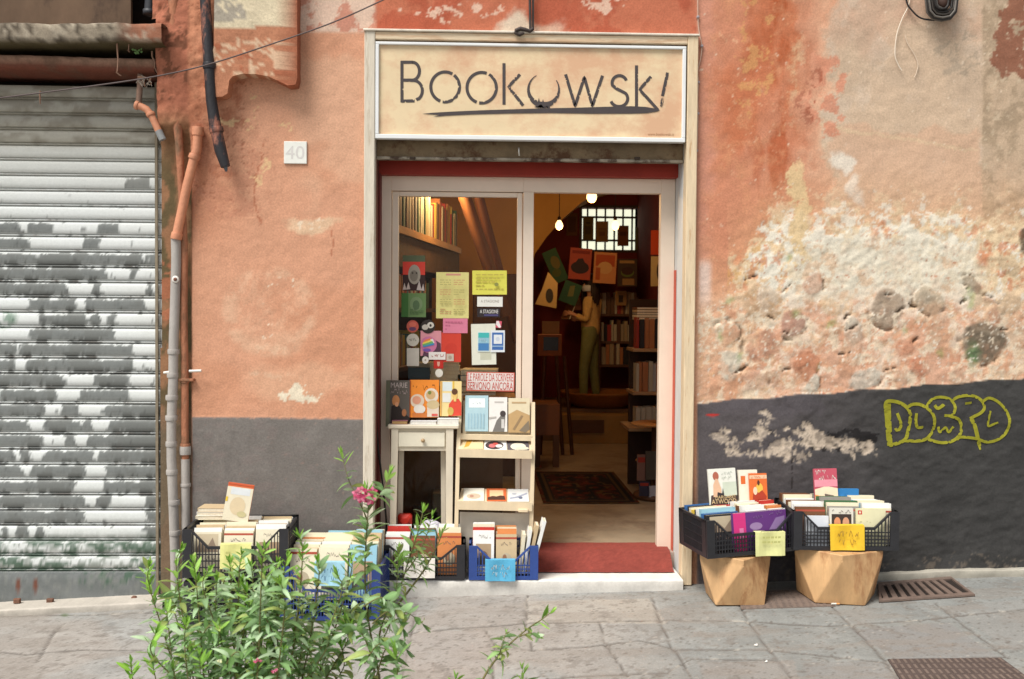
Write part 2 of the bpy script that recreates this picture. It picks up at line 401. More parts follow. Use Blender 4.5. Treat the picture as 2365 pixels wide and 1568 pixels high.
        rim = ss(.93, 1.02, d)*(1-ss(1.06, 1.2, d))*ss(.46, .58, fbm(px+90*k, py, 26, 171))*ss(-.2, .5, v+u*.3+.15*math.sin(k))
        if k in (0, 1, 2, 7, 8, 11, 15, 18, 12, 5, 10, 9): over((104, 78, 56), rim*.6); rel = rel-rim*.014
    over((240, 222, 196), rub*patchy(rub*(1-ss(760, 880, wy)*.6), .30, 17, 165)*.85); over((216, 160, 124), rub*patchy(rub*ss(740, 860, wy), .30, 34, 166, .08)*.5); rel = rel+z1*((n4-.5)*.010+(fineN-.5)*.012)
    for k in range(16):          # holes and short cracks
        rr = random.Random(300+k); x = rr.uniform(1690, 2340); y = rr.uniform(640, 860); a = rr.uniform(-.7, .7); l = rr.uniform(7, 20); w = rr.uniform(1.6, 3.6)
        dx, dy = px-x+(n3-.5)*18, py-y+(n4-.5)*12; u = dx*math.cos(a)+dy*math.sin(a); v = -dx*math.sin(a)+dy*math.cos(a)
        mk = 1-ss(.7, 1.1, np.sqrt((u/l)**2+(v/w)**2)); over((96, 74, 54), mk*.8); rel = rel-mk*.015
    for x, y in ((1690, 700), (1830, 722), (1702, 832), (1890, 848), (2168, 812), (2242, 690), (1830, 595), (2092, 770), (2246, 822), (1672, 790), (1910, 750)):
        over((128, 166, 92), ell(x, y, 7, 11, .7)*.45)
    over((84, 134, 88), ell(2246, 818, 16, 24, .7)*.6)
    over((246, 236, 218), z1*patchy(z1, .16, 7, 307, .03)*.8); over((168, 120, 92), z1*patchy(z1, .07, 6, 309, .03)*.6)
    # --- grime and white specks
    over((246, 226, 200), R*patchy(R*(py < 900), .012, 9, 181, .03)*.7)
    c = c*bc(.95+.1*fineN)
    # --- painted dark base course, right
    yl = 931-(px-1597)*.0755+2.2*np.sin(px/23)+(n4-.5)*3
    d = R*ss(-1.5, 1.5, py-yl)
    dk = C(98, 92, 94)*bc(1-ss(1650, 2150, px))+C(70, 69, 68)*bc(ss(1650, 2150, px))
    dk = dk*bc(.82+.4*n1)
    c = c*(1-bc(d))+dk*bc(d)
    rel = rel*(1-d)+d*(.006+(fbm(px, py*1.5, 55, 191, 6, .62)-.5)*.028*(.4+.6*ss(1600, 1900, px)))
    over((98, 92, 98), d*box(1640, 1900, 925, 962, 10)*.4)
    pl = [ell(1672, 1003, 40, 14, .4), ell(1700, 1036, 34, 22, .4), ell(1775, 996, 60, 12, .5), ell(1805, 1042, 70, 22, .4), ell(1780, 966, 26, 16, .5), ell(1905, 1022, 46, 18, .5), ell(1980, 1040, 50, 16, .5), ell(1870, 1005, 40, 14, .5)]
    over((34, 31, 32), d*patchy(ell(1945, 1020, 80, 34, .4)+ell(1780, 1000, 90, 14, .4)*.5, .6, 20, 192)*.9)
    pr = np.clip(sum(pl), 0, 1); ps = patchy(pr, .66, 17, 193, .06)*(.55+.45*ss(.40, .52, n4))
    over((216, 198, 178), d*ps*.95); rel = rel-d*ps*.006
    over((206, 52, 44), ell(1645, 958, 14, 3.5, .3, False))
    over((56, 50, 50), d*(np.abs(px-1829-(n4-.5)*4) < 1.2)*ss(1050, 1060, py)*(1-ss(1130, 1140, py)))
    over((120, 110, 100), d*patchy(box(1600, 2400, 1285, 1330, 8), .35, 14, 194)*.7)
    # --- base course, left of the door, painted lighter for the light on it
    yl = 963+(px-445)*.012
    d = (1-ss(866, 868, px))*ss(440, 446, px)*ss(-1.5, 1.5, py-yl-(n4-.5)*4)
    c = c*(1-bc(d))+C(130, 124, 119)*bc(d*(.86+.28*big)+0)+bc(d*0)
    over((140, 134, 129), d*ss(.46, .62, n1)*.6); over((114, 109, 105), d*patchy(d, .2, 60, 196, .1)*.5); over((144, 130, 126), d*ss(.56, .66, fbm(px, py*2.2, 30, 198))*.35)
    over((150, 132, 124), d*patchy(d, .04, 8, 195, .02)); rel = rel*(1-d)+d*(.003+(n1-.5)*.008)
    return c*KW, rel

xs = axis(-3.36, 3.36, .0105, -9, 9); zs = axis(-.32, 3.74, .0105, -.6, 9)
GX, GZ = np.meshgrid(xs, zs)
PXa, PYa = proj(GX, 0*GX, GZ)
wc, wr = paint_wall(PXa, PYa)
kx = .25*(PXa[1:, 1:]+PXa[:-1, 1:]+PXa[1:, :-1]+PXa[:-1, :-1]); ky = .25*(PYa[1:, 1:]+PYa[:-1, 1:]+PYa[1:, :-1]+PYa[:-1, :-1])
keep = ~((kx < 366) & (ky > 46)) & ~((kx > 858) & (kx < 1594) & (ky > 88) & (ky < 1800)) & ~((kx < 352) & (ky > -420) & (ky < 46))
wall = thing('building_wall', (0, 0, 0), 'weathered salmon and orange plaster facade wall with dark base course around the book shop door', 'wall')
plaster = attr_mat('peeling_plaster', .92, 85, .55, .20, .2, .006)
grid_obj('plaster', GX, -wr, GZ, keep, wc, plaster, wall)
def wall_relief(x, z):
    i = int(np.clip(np.searchsorted(xs, x), 1, len(xs)-2)); j = int(np.clip(np.searchsorted(zs, z), 1, len(zs)-2))
    return float(wr[j-1:j+2, i-1:i+2].max())
# boxed casing standing proud of the wall, upper left
def casing():
    A = [at(x, y) for x, y in [(512, -500), (694, -500), (694, 190), (690, 205), (672, 207), (650, 196), (628, 186), (600, 181), (570, 180), (548, 186), (540, 195), (536, 225), (524, 232), (505, 233), (490, 225), (480, 205), (505, 120)]]
    D = .11; mb = MB(); n = len(A); pts = [(p.x, p.z) for p in A]
    # subdivide the front face by a fine grid clipped to the outline using bmesh
    bm = bmesh.new(); vs = [bm.verts.new((x, -D, z)) for x, z in pts]; f = bm.faces.new(vs)
    for axis_, lo, hi in ((0, -2, -1.2), (2, 2.8, 4.8)):
        t = lo
        while t < hi:
            no = [0, 0, 0]; no[axis_] = 1; co = [0, 0, 0]; co[axis_] = t
            bmesh.ops.bisect_plane(bm, geom=bm.verts[:]+bm.edges[:]+bm.faces[:], plane_co=co, plane_no=no, dist=1e-6); t += .018
    r = bmesh.ops.extrude_edge_only(bm, edges=[e for e in bm.edges if len(e.link_faces) == 1])
    for v in r['geom']:
        if isinstance(v, bmesh.types.BMVert): v.co.y = 0.03
    bmesh.ops.recalc_face_normals(bm, faces=bm.faces)
    me = bpy.data.meshes.new('plaster_casing')
    cols = []
    for v in bm.verts:
        nn = float(fbm(np.array(v.co.x*40), np.array(v.co.z*40), 5., 201)); v.co.y -= (nn-.5)*.02*(1 if v.co.y < 0 else 0)
        v.co.x += (nn-.5)*.006
        px, py = proj(v.co.x, 0, v.co.z)
        c1 = np.array(C(214, 148, 114))*(1-.25*nn); c2 = C(236, 220, 188)*(1.05-.15*nn); c3 = C(188, 116, 86)
        e = 75+10*(nn-.5)
        cc = c2 if py < e else c1
        if py > 110 and nn > .6: cc = c3
        if 100 < py < 190 and fbm(np.array(px), np.array(py), 12., 205) > .62: cc = C(232, 196, 164)
        if py < 60 and px < 580 and fbm(np.array(px), np.array(py), 26., 207) > .46: cc = C(178, 168, 152)
        if px > 680: cc = c3*.8 if py > 75 or nn > .45 else cc  # shaded right side of the casing darkened in the colour
        cols.append(cc*KW)
    bm.verts.index_update(); bm.to_mesh(me); bm.free(); me.materials.append(plaster)
    for p in me.polygons: p.use_smooth = False
    ca = me.color_attributes.new('Col', 'FLOAT_COLOR', 'POINT'); arr = np.ones((len(cols), 4), dtype=np.float32); arr[:, :3] = np.array(cols); ca.data.foreach_set('color', arr.ravel())
    o = bpy.data.objects.new('plaster_casing', me); COL.objects.link(o); o.parent = wall
casing()
# ------------------------------------------------------------------ roller shutter on the left
SHY = .16
def shutter():
    t = thing('roller_shutter', (-2.6, SHY, -.1), 'closed white roller shutter with peeling grey patches and green stains, at the left edge', 'roller shutter')
    prof = []                    # (z, depth, fraction)  one slat = 35 px
    zt = lambda py: at(180, py, SHY).z
    edges = [1318-35.05*k for k in range(32)]
    rows = []
    for k, e in enumerate(edges):
        z1 = zt(e); z0 = zt(e-35.05); p = z0-z1
        for fr, dp in ((0, .012), (.035, .014), (.055, .0), (.08, -.004), (.115, 0.001), (.14, .010), (.17, .010), (.2, -.002), (.24, -.006), (.5, -.007), (.75, -.006), (.86, -.003), (.93, .0)):
            rows.append((z1+p*fr, dp, fr, k))
    zb = at(180, 1398, SHY).z; zl = zt(1318)
    bot = [(zb+(zl-zb)*q, -.006 if .05 < q < .93 else .0, .5, -1) for q in (0, .05, .12, .25, .4, .55, .7, .85, .93, .97)]
    rows = bot+rows
    xs_ = np.concatenate([[-5, -4.5, -4, -3.7], np.arange(-3.4, -1.86, .0095)])
    zz = np.array([r[0] for r in rows]); dd = np.array([r[1] for r in rows]); fr = np.array([r[2] for r in rows]); kk = np.array([r[3] for r in rows])
    gx, gz = np.meshgrid(xs_, zz); gy = SHY+dd[:, None]+0*gx; px, py = proj(gx, gy, gz)
    K = kk[:, None]+0*px; FR = fr[:, None]+0*px
    c = np.zeros(px.shape+(3,))+C(232, 236, 234); n = fbm(px, py*1.3, 16, 211, 6, .72); nb = fbm(px, py, 90, 213)
    bc = lambda a: a[..., None]
    def over(col, m):
        nonlocal c
        c = c*(1-bc(m))+C(*col)*bc(m)
    over((222, 226, 222), ss(.45, .65, nb)*.4)
    pat = {  # slat centre y : grey intervals where the paint has gone
        425: [(295, 345)], 530: [(-200, 45), (68, 118), (225, 275)], 566: [(-200, 66), (195, 228)], 602: [(-300, 326), (340, 362)], 636: [(-300, 245), (302, 312)], 669: [(-300, 152), (215, 232), (342, 352)],
        706: [(68, 172), (196, 333)], 742: [(92, 125), (132, 200), (210, 225), (248, 268)], 774: [(68, 115), (115, 262)], 810: [(-300, 36), (48, 305)], 845: [(-300, 36), (60, 305)], 879: [(-300, 150), (220, 300)],
        915: [(2, 128), (185, 295)], 950: [(-300, 100), (145, 180), (240, 375)], 985: [(-300, 65), (105, 185), (190, 210), (250, 375)], 1020: [(-300, 100), (150, 170), (205, 375)], 1055: [(-300, 30), (50, 72), (102, 150), (152, 218), (227, 375)],
        1090: [(-300, 53), (70, 196), (245, 375)], 1127: [(-300, 168), (240, 375)], 1160: [(-300, 200), (225, 253), (335, 375)], 1193: [(-300, 195), (340, 375)], 1230: [(5, 20), (38, 65), (82, 100), (335, 375)]}
    W_ = 11*(n-.5)*2+16*(fbm(px, py*2, 26, 215, 5, .7)-.5)
    for yc, iv in pat.items():
        for a, b in iv:
            lo = py-(yc-15); hi = yc+13-py
            slope = np.clip((py-(yc-14))/26, 0, 1)*4
            m = ss(-1.2, 1.2, px-a+W_+slope)*ss(-1.2, 1.2, b-px+W_+slope)*ss(-1.5, 1.5, lo+(n-.5)*16)*ss(-1.5, 1.5, hi+(n-.5)*12)*ss(.20, .26, FR)*(1-ss(.90+(n-.5)*.45, .96+(n-.5)*.45, FR))
            over((122, 126, 124), m*.97)
            over((112, 116, 114), m*ss(.5, .65, n)*.6)
            m2 = ss(-2, 2, px-a-4+W_)*ss(-2, 2, b-4-px+W_)*(np.abs(py-yc-1) < 19)*ss(.495, .515, fbm(px, py, 34, 227, 6, .66))*(yc > 590)
            over((118, 121, 118), m2*.9)
    over((112, 116, 114), ss(.60, .64, n)*ss(380, 560, py)*(1-ss(1215, 1230, py))*((FR < .16) | (FR > .94))*.8)
    over((92, 94, 92), ss(.69, .73, n)*ss(380, 560, py)*(FR > .2)*.8)
    over((128, 84, 52), ((FR >= .04) & (FR <= .12))*(K >= 0)*ss(.5, .66, fbm(px, py, 30, 219))*.2)
    over((70, 64, 56), ((FR < .02) | ((FR > .15) & (FR < .18)) | (FR > .985))*(K >= 0)*.6)
    top_shade = 1-ss(325, 350, py); over((196, 192, 178), (1-ss(345, 500, py+30*nb))*.4); over((160, 152, 132), top_shade*.65); over((120, 110, 92), top_shade*ss(.4, .6, fbm(px*.3, py, 14, 217))*.5)  # shadow over the uppermost slats, painted into their colour
    g = ss(1222, 1262, py)
    over((118, 128, 116), g*ss(.44, .58, fbm(px*.5, py, 12, 221, 5, .7))*.7)
    over((58, 92, 68), g*ss(.50, .6, fbm(px*.4, py, 16, 223, 5, .7))*(1-ss(1318, 1375, py))*.85)
    bt = (K < 0)*1.; over((112, 116, 116), bt*.92); over((62, 98, 74), bt*patch2(px, py, 260, 1335, 110, 22)*.8); over((150, 152, 146), bt*ss(.56, .62, n)*.35)
    for x in (42, 82): over((120, 66, 44), (1-ss(.5, 1.1, np.sqrt(((px-x)/7)**2+((py-1352)/20)**2)))*.9)
    over((72, 120, 88), (1-ss(.4, 1.2, np.sqrt(((px-12)/34)**2+((py-735)/28)**2)))*ss(.48, .55, n)*.7)
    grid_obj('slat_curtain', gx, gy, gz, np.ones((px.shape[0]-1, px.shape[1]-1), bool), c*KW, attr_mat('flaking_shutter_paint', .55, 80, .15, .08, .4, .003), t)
    mb = MB(); rust = M((120, 84, 66), .8, .35, 20, .4); mb.box(-5, X(362, SHY, 1390), SHY-.05, SHY-.012, zb-.012, zb+.02, rust)
    for x in (42, 118, 305): p = at(x, 1388, SHY-.05); mb.box(p.x-.02, p.x+.02, SHY-.075, SHY-.051, p.z-.01, p.z+.02, rust, .004)
    mb.build('bottom_rail', None, t)
    mb = MB(); p = at(308, 1385, SHY-.08); mb.lathe([(0, 0), (.018, .002), (.022, .018), (.012, .03), (0, .032)], (p.x, p.y, p.z), 10, rust, 'Y'); mb.build('padlock', None, t)
    mb = MB(); mb.box(X(362, SHY), X(368, SHY), SHY-.03, SHY-.015, zb, zt(190), M((140, 128, 108), .8, .3)); mb.build('guide_rail', None, t)
def patch2(px, py, x, y, rx, ry):
    d = np.sqrt(((px-x)/rx)**2+((py-y)/ry)**2); return (1-ss(.5, 1.2, d))*ss(.45, .55, fbm(px, py, 14, 231))
shutter()
# jamb, soffit and dark void round the shutter
mb = MB(); dkm = M((70, 56, 44), .9, .3, 6, .4)
xj = X(366)
mb.box(xj, xj+.04, .064, .6, -.5, 4.6, M((120, 98, 74), .95, .3, 8, .5, (1, 1, .5)))
mb.box(-9, xj-.002, .5, .55, -.5, 4.6, M((16, 13, 11), .9))
mb.build('shutter_reveal', None, wall)
z0 = Z(190, SHY, 180)
lg = thing('stone_ledge', (-2.6, .05, Z(80, 0, 180)), 'rough grey weathered stone ledge above the white roller shutter', 'ledge')
def rough_beam(name, parent, ptsA, ptsB, y0, y1, cols, seed, amp=.014, sx=130):
    """beam between two end outlines in (py) at px=-120 and px=b; cross section is rounded"""
    (xa, ta, ba), (xb, tb, bb) = ptsA, ptsB
    P0 = at(xa, ta, y0); P1 = at(xb, tb, y0); Q0 = at(xa, ba, y0); Q1 = at(xb, bb, y0)
    sec = [(1, 1), (.6, .35), (.3, .1), (.1, 0), (0.02, 0.03), (0, .2), (0, .5), (0, .8), (.03, .97), (.1, 1.0), (.5, 1.0), (1, 1.0)]
    sec = [(1, 0), (.5, 0), (.2, .0), (.06, .02), (0, .12), (0, .3), (0, .5), (0, .7), (0, .88), (.06, .98), (.2, 1.), (.5, 1.), (1, 1.)]
    gx = np.zeros((len(sec), sx)); gy = gx.copy(); gz = gx.copy()
    for i in range(sx):
        t = i/(sx-1)
        for j, (d, h) in enumerate(sec):
            top = P0.z*(1-t)+P1.z*t; bt = Q0.z*(1-t)+Q1.z*t; x = P0.x*(1-t)+P1.x*t
            gx[j, i] = x; gy[j, i] = y0+d*(y1-y0); gz[j, i] = top+(bt-top)*h
    n = fbm(gx*100, gz*100+gy*60, 12, seed); gy = gy-(n-.5)*amp*2; gz = gz+(fbm(gx*100, gy*100, 14, seed+3)-.5)*amp*2
    px, py = proj(gx, gy, gz); c = cols(px, py, fbm(px, py, 18, seed+7, 5, .7), np.array([h for d, h in sec])[:, None]+0*px)
    return grid_obj(name, gx, gy, gz, np.ones((len(sec)-1, sx-1), bool), c*KW, plaster, parent)
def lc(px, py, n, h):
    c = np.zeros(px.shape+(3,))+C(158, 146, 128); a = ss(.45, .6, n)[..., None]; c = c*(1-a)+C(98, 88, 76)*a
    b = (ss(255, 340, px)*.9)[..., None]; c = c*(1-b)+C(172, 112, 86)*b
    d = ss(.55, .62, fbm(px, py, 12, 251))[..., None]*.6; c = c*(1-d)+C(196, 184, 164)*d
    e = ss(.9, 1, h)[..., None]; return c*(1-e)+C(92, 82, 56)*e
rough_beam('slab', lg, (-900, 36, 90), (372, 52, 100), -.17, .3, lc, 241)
lb = thing('lintel_beam', (-2.6, 0, Z(140, 0, 180)), 'pinkish rusty lintel beam directly over the roller shutter', 'lintel')
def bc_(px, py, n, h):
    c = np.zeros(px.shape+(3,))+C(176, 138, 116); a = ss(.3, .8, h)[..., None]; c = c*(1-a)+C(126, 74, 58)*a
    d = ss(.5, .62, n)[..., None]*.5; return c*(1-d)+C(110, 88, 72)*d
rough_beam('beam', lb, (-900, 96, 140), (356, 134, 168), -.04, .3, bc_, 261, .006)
mb = MB()
mb.box(-9, at(366, 100, .3).x-.002, .302, .34, at(180, 230, .3).z, 4.6, M((30, 22, 16), .95, .3)); mb.build('gap_shade_sheet', None, wall)  # near-black sheet stands in for the darkness of the gap
# board and black gap over the ledge
mb = MB(); p = at(302, 44, .1); mb.box(-9, p.x, .10, .13, p.z-.05, 4.7, M((106, 84, 66), .9, .3, 3, .3, (1, 1, .6), c2=(70, 54, 44), thr=.6))
bd = mb.build('wooden_board', None, None, (-3, .1, p.z)); tag(bd, 'brown stained board filling the opening above the stone ledge, top left corner', 'board')
mb = MB(); p = at(345, 42, .06); mb.tube([(p.x, .06, p.z+.02), (p.x+.01, .06, p.z+.15), (p.x+.03, .06, p.z+.9)], .032, 12, M((52, 54, 60), .5, .2))
mb.lathe([(.034, 0), (.038, .0), (.038, .03), (.034, .03)], (p.x, .06, p.z+.02), 12, M((52, 54, 60), .5, .2))
tag(mb.build('drain_pipe', None, None, (p.x, .06, p.z)), 'short dark blue-black pipe end in the gap above the ledge', 'pipe')
# ------------------------------------------------------------------ street
_gx = [-12, -3, -1.9, -.5, 1.3, 3.2, 12]; _gz = [-.42, -.155, -.10, -.015, .03, .085, .35]
def gz(x): return np.interp(x, _gx, _gz)
def atg(px, py):
    z = 0.
    for _ in range(12):
        d = ray(px, py); t = (z-CAM[2])/d[2]; p = CAM+d*t; z = float(gz(p[0]))
    return Vector((p[0], p[1], z))
def inpoly(px, py, P):
    ins = np.zeros(px.shape, bool)
    for i in range(len(P)):
        x0, y0 = P[i]; x1, y1 = P[(i+1) % len(P)]
        if y0 == y1: continue
        ins ^= ((y0 > py) != (y1 > py)) & (px < (x1-x0)*(py-y0)/(y1-y0)+x0)
    return ins
def street():
    xs_ = axis(-3.5, 3.5, .0125, -14, 14); ys = np.concatenate([-np.array([14, 10, 7, 5, 4, 3.2, 2.8, 2.5]), np.arange(-2.3, .13, .0125)])
    gx, gy = np.meshgrid(xs_, ys); g0 = gz(gx); px, py = proj(gx, np.maximum(gy, -3.5), g0)
    X1, Y1 = gx*400, gy*400
    n = fbm(X1, Y1, 60, 301, 6, .62); nf = fbm(X1, Y1, 7, 311, 3, .6); big = fbm(X1, Y1, 300, 321, 3)
    bc = lambda a: a[..., None]
    t = ss(1150, 1750, px)
    c = C(174, 173, 169)*bc(1-t)+C(153, 155, 152)*bc(t)
    c = c*bc(.70+.50*n)*bc(.90+.2*nf)
    def over(col, m):
        nonlocal c
        c = c*(1-bc(m))+C(*col)*bc(m)
    over((178, 164, 152), ss(.5, .62, big)*.4*(1-t))
    for P, col, a in (([(1965, 1455), (2190, 1438), (2310, 1520), (2075, 1530)], (146, 144, 142), .7), ([(1612, 1530), (1835, 1524), (1850, 1600), (1640, 1620)], (158, 152, 146), .6), ([(2180, 1400), (2420, 1380), (2500, 1500), (2330, 1500)], (156, 154, 150), .5),
                      ([(1850, 1530), (2050, 1526), (2110, 1640), (1900, 1640)], (150, 148, 145), .6), ([(1210, 1388), (1500, 1382), (1540, 1440), (1215, 1440)], (192, 184, 172), .6), ([(952, 1458), (1124, 1456), (1150, 1500), (1140, 1580), (930, 1580)], (176, 166, 158), .55)):
        over(col, inpoly(px, py, P)*a)
    rel = 0*gx+(n-.5)*.004
    J = [[(1228, 1362), (1216, 1385), (1216, 1440), (1230, 1500)], [(1506, 1378), (1520, 1425), (1550, 1490), (1606, 1575)], [(1700, 1380), (1729, 1436), (1780, 1505), (1850, 1590)], [(1905, 1385), (1967, 1444), (2030, 1510), (2090, 1585)],
         [(2160, 1392), (2235, 1450), (2330, 1520)], [(960, 1395), (952, 1456), (936, 1520), (925, 1600)], [(1120, 1455), (1140, 1480), (1140, 1560), (1130, 1600)],
         [(935, 1462), (1060, 1450), (1216, 1438), (1340, 1436), (1530, 1430), (1727, 1434), (1900, 1445), (1967, 1442), (2130, 1430), (2230, 1420), (2420, 1400)],
         [(1230, 1500), (1340, 1494), (1480, 1478), (1560, 1498), (1780, 1500), (2040, 1528), (2050, 1522), (2330, 1516)], [(1216, 1575), (1330, 1560), (1540, 1552), (1600, 1520), (1800, 1524)], [(1385, 1440), (1400, 1490), (1450, 1560)],
         [(145, 1442), (120, 1470), (85, 1528)], [(-20, 1502), (60, 1510), (170, 1500), (330, 1500)], [(-20, 1416), (180, 1420), (380, 1412)], [(370, 1412), (400, 1500), (380, 1600)], [(620, 1420), (620, 1520), (600, 1600)], [(400, 1500), (620, 1512), (936, 1500)]]
    jx = px+(n-.5)*6; jy = py+(nf-.5)*2+(n-.5)*3
    for k, L in enumerate(J):
        for (x0, y0), (x1, y1) in zip(L[:-1], L[1:]):
            dx, dy = x1-x0, y1-y0; u = np.clip(((jx-x0)*dx+(jy-y0)*dy)/(dx*dx+dy*dy), 0, 1)
            d = np.hypot(jx-x0-u*dx, jy-y0-u*dy); w = 2.3 if abs(dy) > abs(dx) else 1.6
            mk = 1-ss(w*.5, w*1.5, d); sft = 1-ss(w, w*4, d)
            gap = ss(.22, .42, fbm(px, py, 30, 331+k)); over((106, 100, 94), mk*.75*gap); over((206, 196, 180), mk*(1-gap)*.5); rel = rel-mk*.006-sft*.0015
    over((130, 122, 114), ss(.60, .66, fbm(X1, Y1, 26, 341, 5, .7))*.5); over((206, 198, 186), ss(.76, .80, fbm(X1, Y1*1.5, 9, 343, 4))*.4); over((100, 92, 84), ss(.72, .75, fbm(X1, Y1, 6, 345, 3))*.6); over((150, 140, 130), ss(.5, .64, fbm(X1*.5, Y1*1.4, 60, 347, 4))*.35)
    out = (px < -40) | (px > 2420) | (py > 1620)
    jj = np.minimum(np.abs((gx*1.0/.8) % 1-.5)*.8, np.abs(((gy)/.55) % 1-.5)*.55); over((110, 100, 92), out*(jj < .012)*.8)
    over((140, 130, 120), ss(-.10, .02, gy)*.55*(px > 900)); over((112, 104, 90), ss(-.12, -.02, gy)*(px < 400)*.5*ss(.4, .6, n))
    over((92, 110, 70), (1-ss(.3, 1.1, np.hypot((px-150)/12, (py-1420)/6)))*.7)
    grid = grid_obj('street', gx, gy, g0+rel, np.ones((gx.shape[0]-1, gx.shape[1]-1), bool), c*KW, attr_mat('street_stone', .85, 95, .35, .19, .3, .004))
    struct(grid)
street()
# worn threshold under the shutter, kerb at the foot of the dark wall, door slab
def slab(name, label, cat, x0, x1, y0, y1, zf, h, col, seed, amp=.006):
    gx, v = np.meshgrid(np.linspace(x0, x1, int((x1-x0)/.02)), np.array([0, .25, .6, .9, 1, 1.1, 1.5, 2]))
    gy = np.where(v < 1, y0, y0+(v-1)*(y1-y0)); gyy = np.where((v > .85) & (v < 1.05), y0+.004, gy)
    z0 = gz(gx)-.03; z1 = (zf(gx) if callable(zf) else zf)+0*gx
    gzz = np.where(v < 1, z0+(z1-z0)*v, z1); n = fbm(gx*100, gzz*100+gy*50, 9, seed); n2 = fbm(gx*100, gzz*100+gy*50, 2.5, seed+5)
    gyy = gyy-(n-.5)*amp*3*(v < 1.2); gzz = gzz+(n-.5)*amp*(v >= .9)
    c = np.array(C(*col))*(.78+.4*n[..., None])*(.92+.16*n2[..., None])*np.where(v < .9, .8, 1.)[..., None]
    t = thing(name, ((x0+x1)/2, y0, float(gz((x0+x1)/2))), label, cat)
    grid_obj('stone', gx, gyy, gzz, np.ones((gx.shape[0]-1, gx.shape[1]-1), bool), c*KW, attr_mat('worn_stone', .8, 60, .3, .1), t)
slab('shutter_threshold', 'pale worn stone threshold strip below the roller shutter', 'threshold', -5, X(376, -.03, 1400), -.04, .3, lambda x: gz(x)+.035, .03, (206, 198, 186), 401)
slab('kerb_stone', 'pale rough kerb stone along the foot of the dark wall, far right', 'kerb', X(1965, -.05, 1330), 4.6, -.055, .05, lambda x: gz(x)+.045+.004*np.sin(x*9), .06, (190, 184, 170), 411, .010)
SILL = .088
slab('door_step', 'worn white marble door step in front of the book shop door', 'step', X(858, -.13, 1345), X(1578, -.13, 1345), -.13, .34, SILL, .04, (246, 242, 234), 421, .005)
# ------------------------------------------------------------------ timber surround, sign
DX0, DX1 = X(841.5, 0), X(1606, 0, 400)          # outer edges of the timber
DI0, DI1 = X(866, 0), X(1582, 0, 400)
ZT = at(1225, 82, 0).z; ZT2 = at(1225, 100, 0).z
pine = M((228, 206, 172), .75, .14, 9, .3, (6, 6, .6), c2=(196, 150, 104), thr=.62)
grey_pine = M((222, 212, 194), .8, .10, 9, .3, (6, 6, .6), c2=(188, 172, 150), thr=.6)
pine_h = M((222, 186, 150), .75, .16, 6, .3, (.7, 6, 6), c2=(238, 216, 184), thr=.48)
t = thing('timber_surround', ((DX0+DX1)/2, -.035, 0), 'pale timber frame surrounding the sign and the shop doorway', 'door surround')
for nm, a, b, mt in (('left_post', DX0, DI0, grey_pine), ('right_post', DI1, DX1, pine)):
    mb = MB(); mb.box(a, b, -.045, .05, float(gz(a))+.005, ZT, mt, .004); mb.build('post', None, t)
mb = MB(); mb.box(DI0, DI1, -.041, .05, ZT2, ZT-.002, pine_h, .004); mb.build('head_board', None, t)
mb = MB(); mb.box(DX0-.006, DX1+.006, -.056, .0, ZT, ZT+.012, M((232, 222, 206), .8, .2, 12, .3), .003); mb.build('top_strip', None, t)
# reveal
mb = MB(); redp = M((122, 40, 30), .7, .2, 8, .2); whp = M((232, 230, 224), .6, .06, 5, .15)
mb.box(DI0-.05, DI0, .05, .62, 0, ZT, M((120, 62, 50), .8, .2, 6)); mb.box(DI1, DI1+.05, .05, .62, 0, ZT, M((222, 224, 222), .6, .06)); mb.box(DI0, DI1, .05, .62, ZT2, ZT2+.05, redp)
mb.build('doorway_reveal', None, wall)
# sign: white border and printed panel, standing inside the surround
SY = -.012
a = at(868, 98, SY); b = at(1583, 324, SY); sx0, sx1, sz1, sz0 = at(868, 200, SY).x, at(1582, 200, SY).x, at(1225, 104, SY).z, at(1225, 326, SY).z
t = thing('shop_sign', ((sx0+sx1)/2, SY, sz0), 'mottled tan shop sign lettered Bookowski in a white frame above the door', 'shop sign')
bw = .021; wm = M((238, 240, 240), .45, .03, 6, .05)
mb = MB()
for q in ((sx0, sx1, sz0, sz0+bw*1.25), (sx0, sx1, sz1-bw*.8, sz1), (sx0, sx0+bw, sz0+bw*1.25, sz1-bw*.8), (sx1-bw, sx1, sz0+bw*1.25, sz1-bw*.8)): mb.box(q[0], q[1], SY-.03, SY+.02, q[2], q[3], wm, .003)
mb.build('frame', None, t)
pan = M((238, 214, 174), .6, .10, 1.5, .02, (1, 1, 1.3), c2=(222, 178, 142), thr=.49)
mb = MB(); mb.box(sx0+bw*.9, sx1-bw*.9, SY-.012, SY+.01, sz0+bw, sz1-bw*.7, pan); mb.build('panel', None, t)
ink = M((74, 66, 66), .6, .1)
def sp(cx, cy): p = at(808.3+cx/2.716, cy/2.716+(cx-1140)*0, SY-.013); return (p.x, p.z)
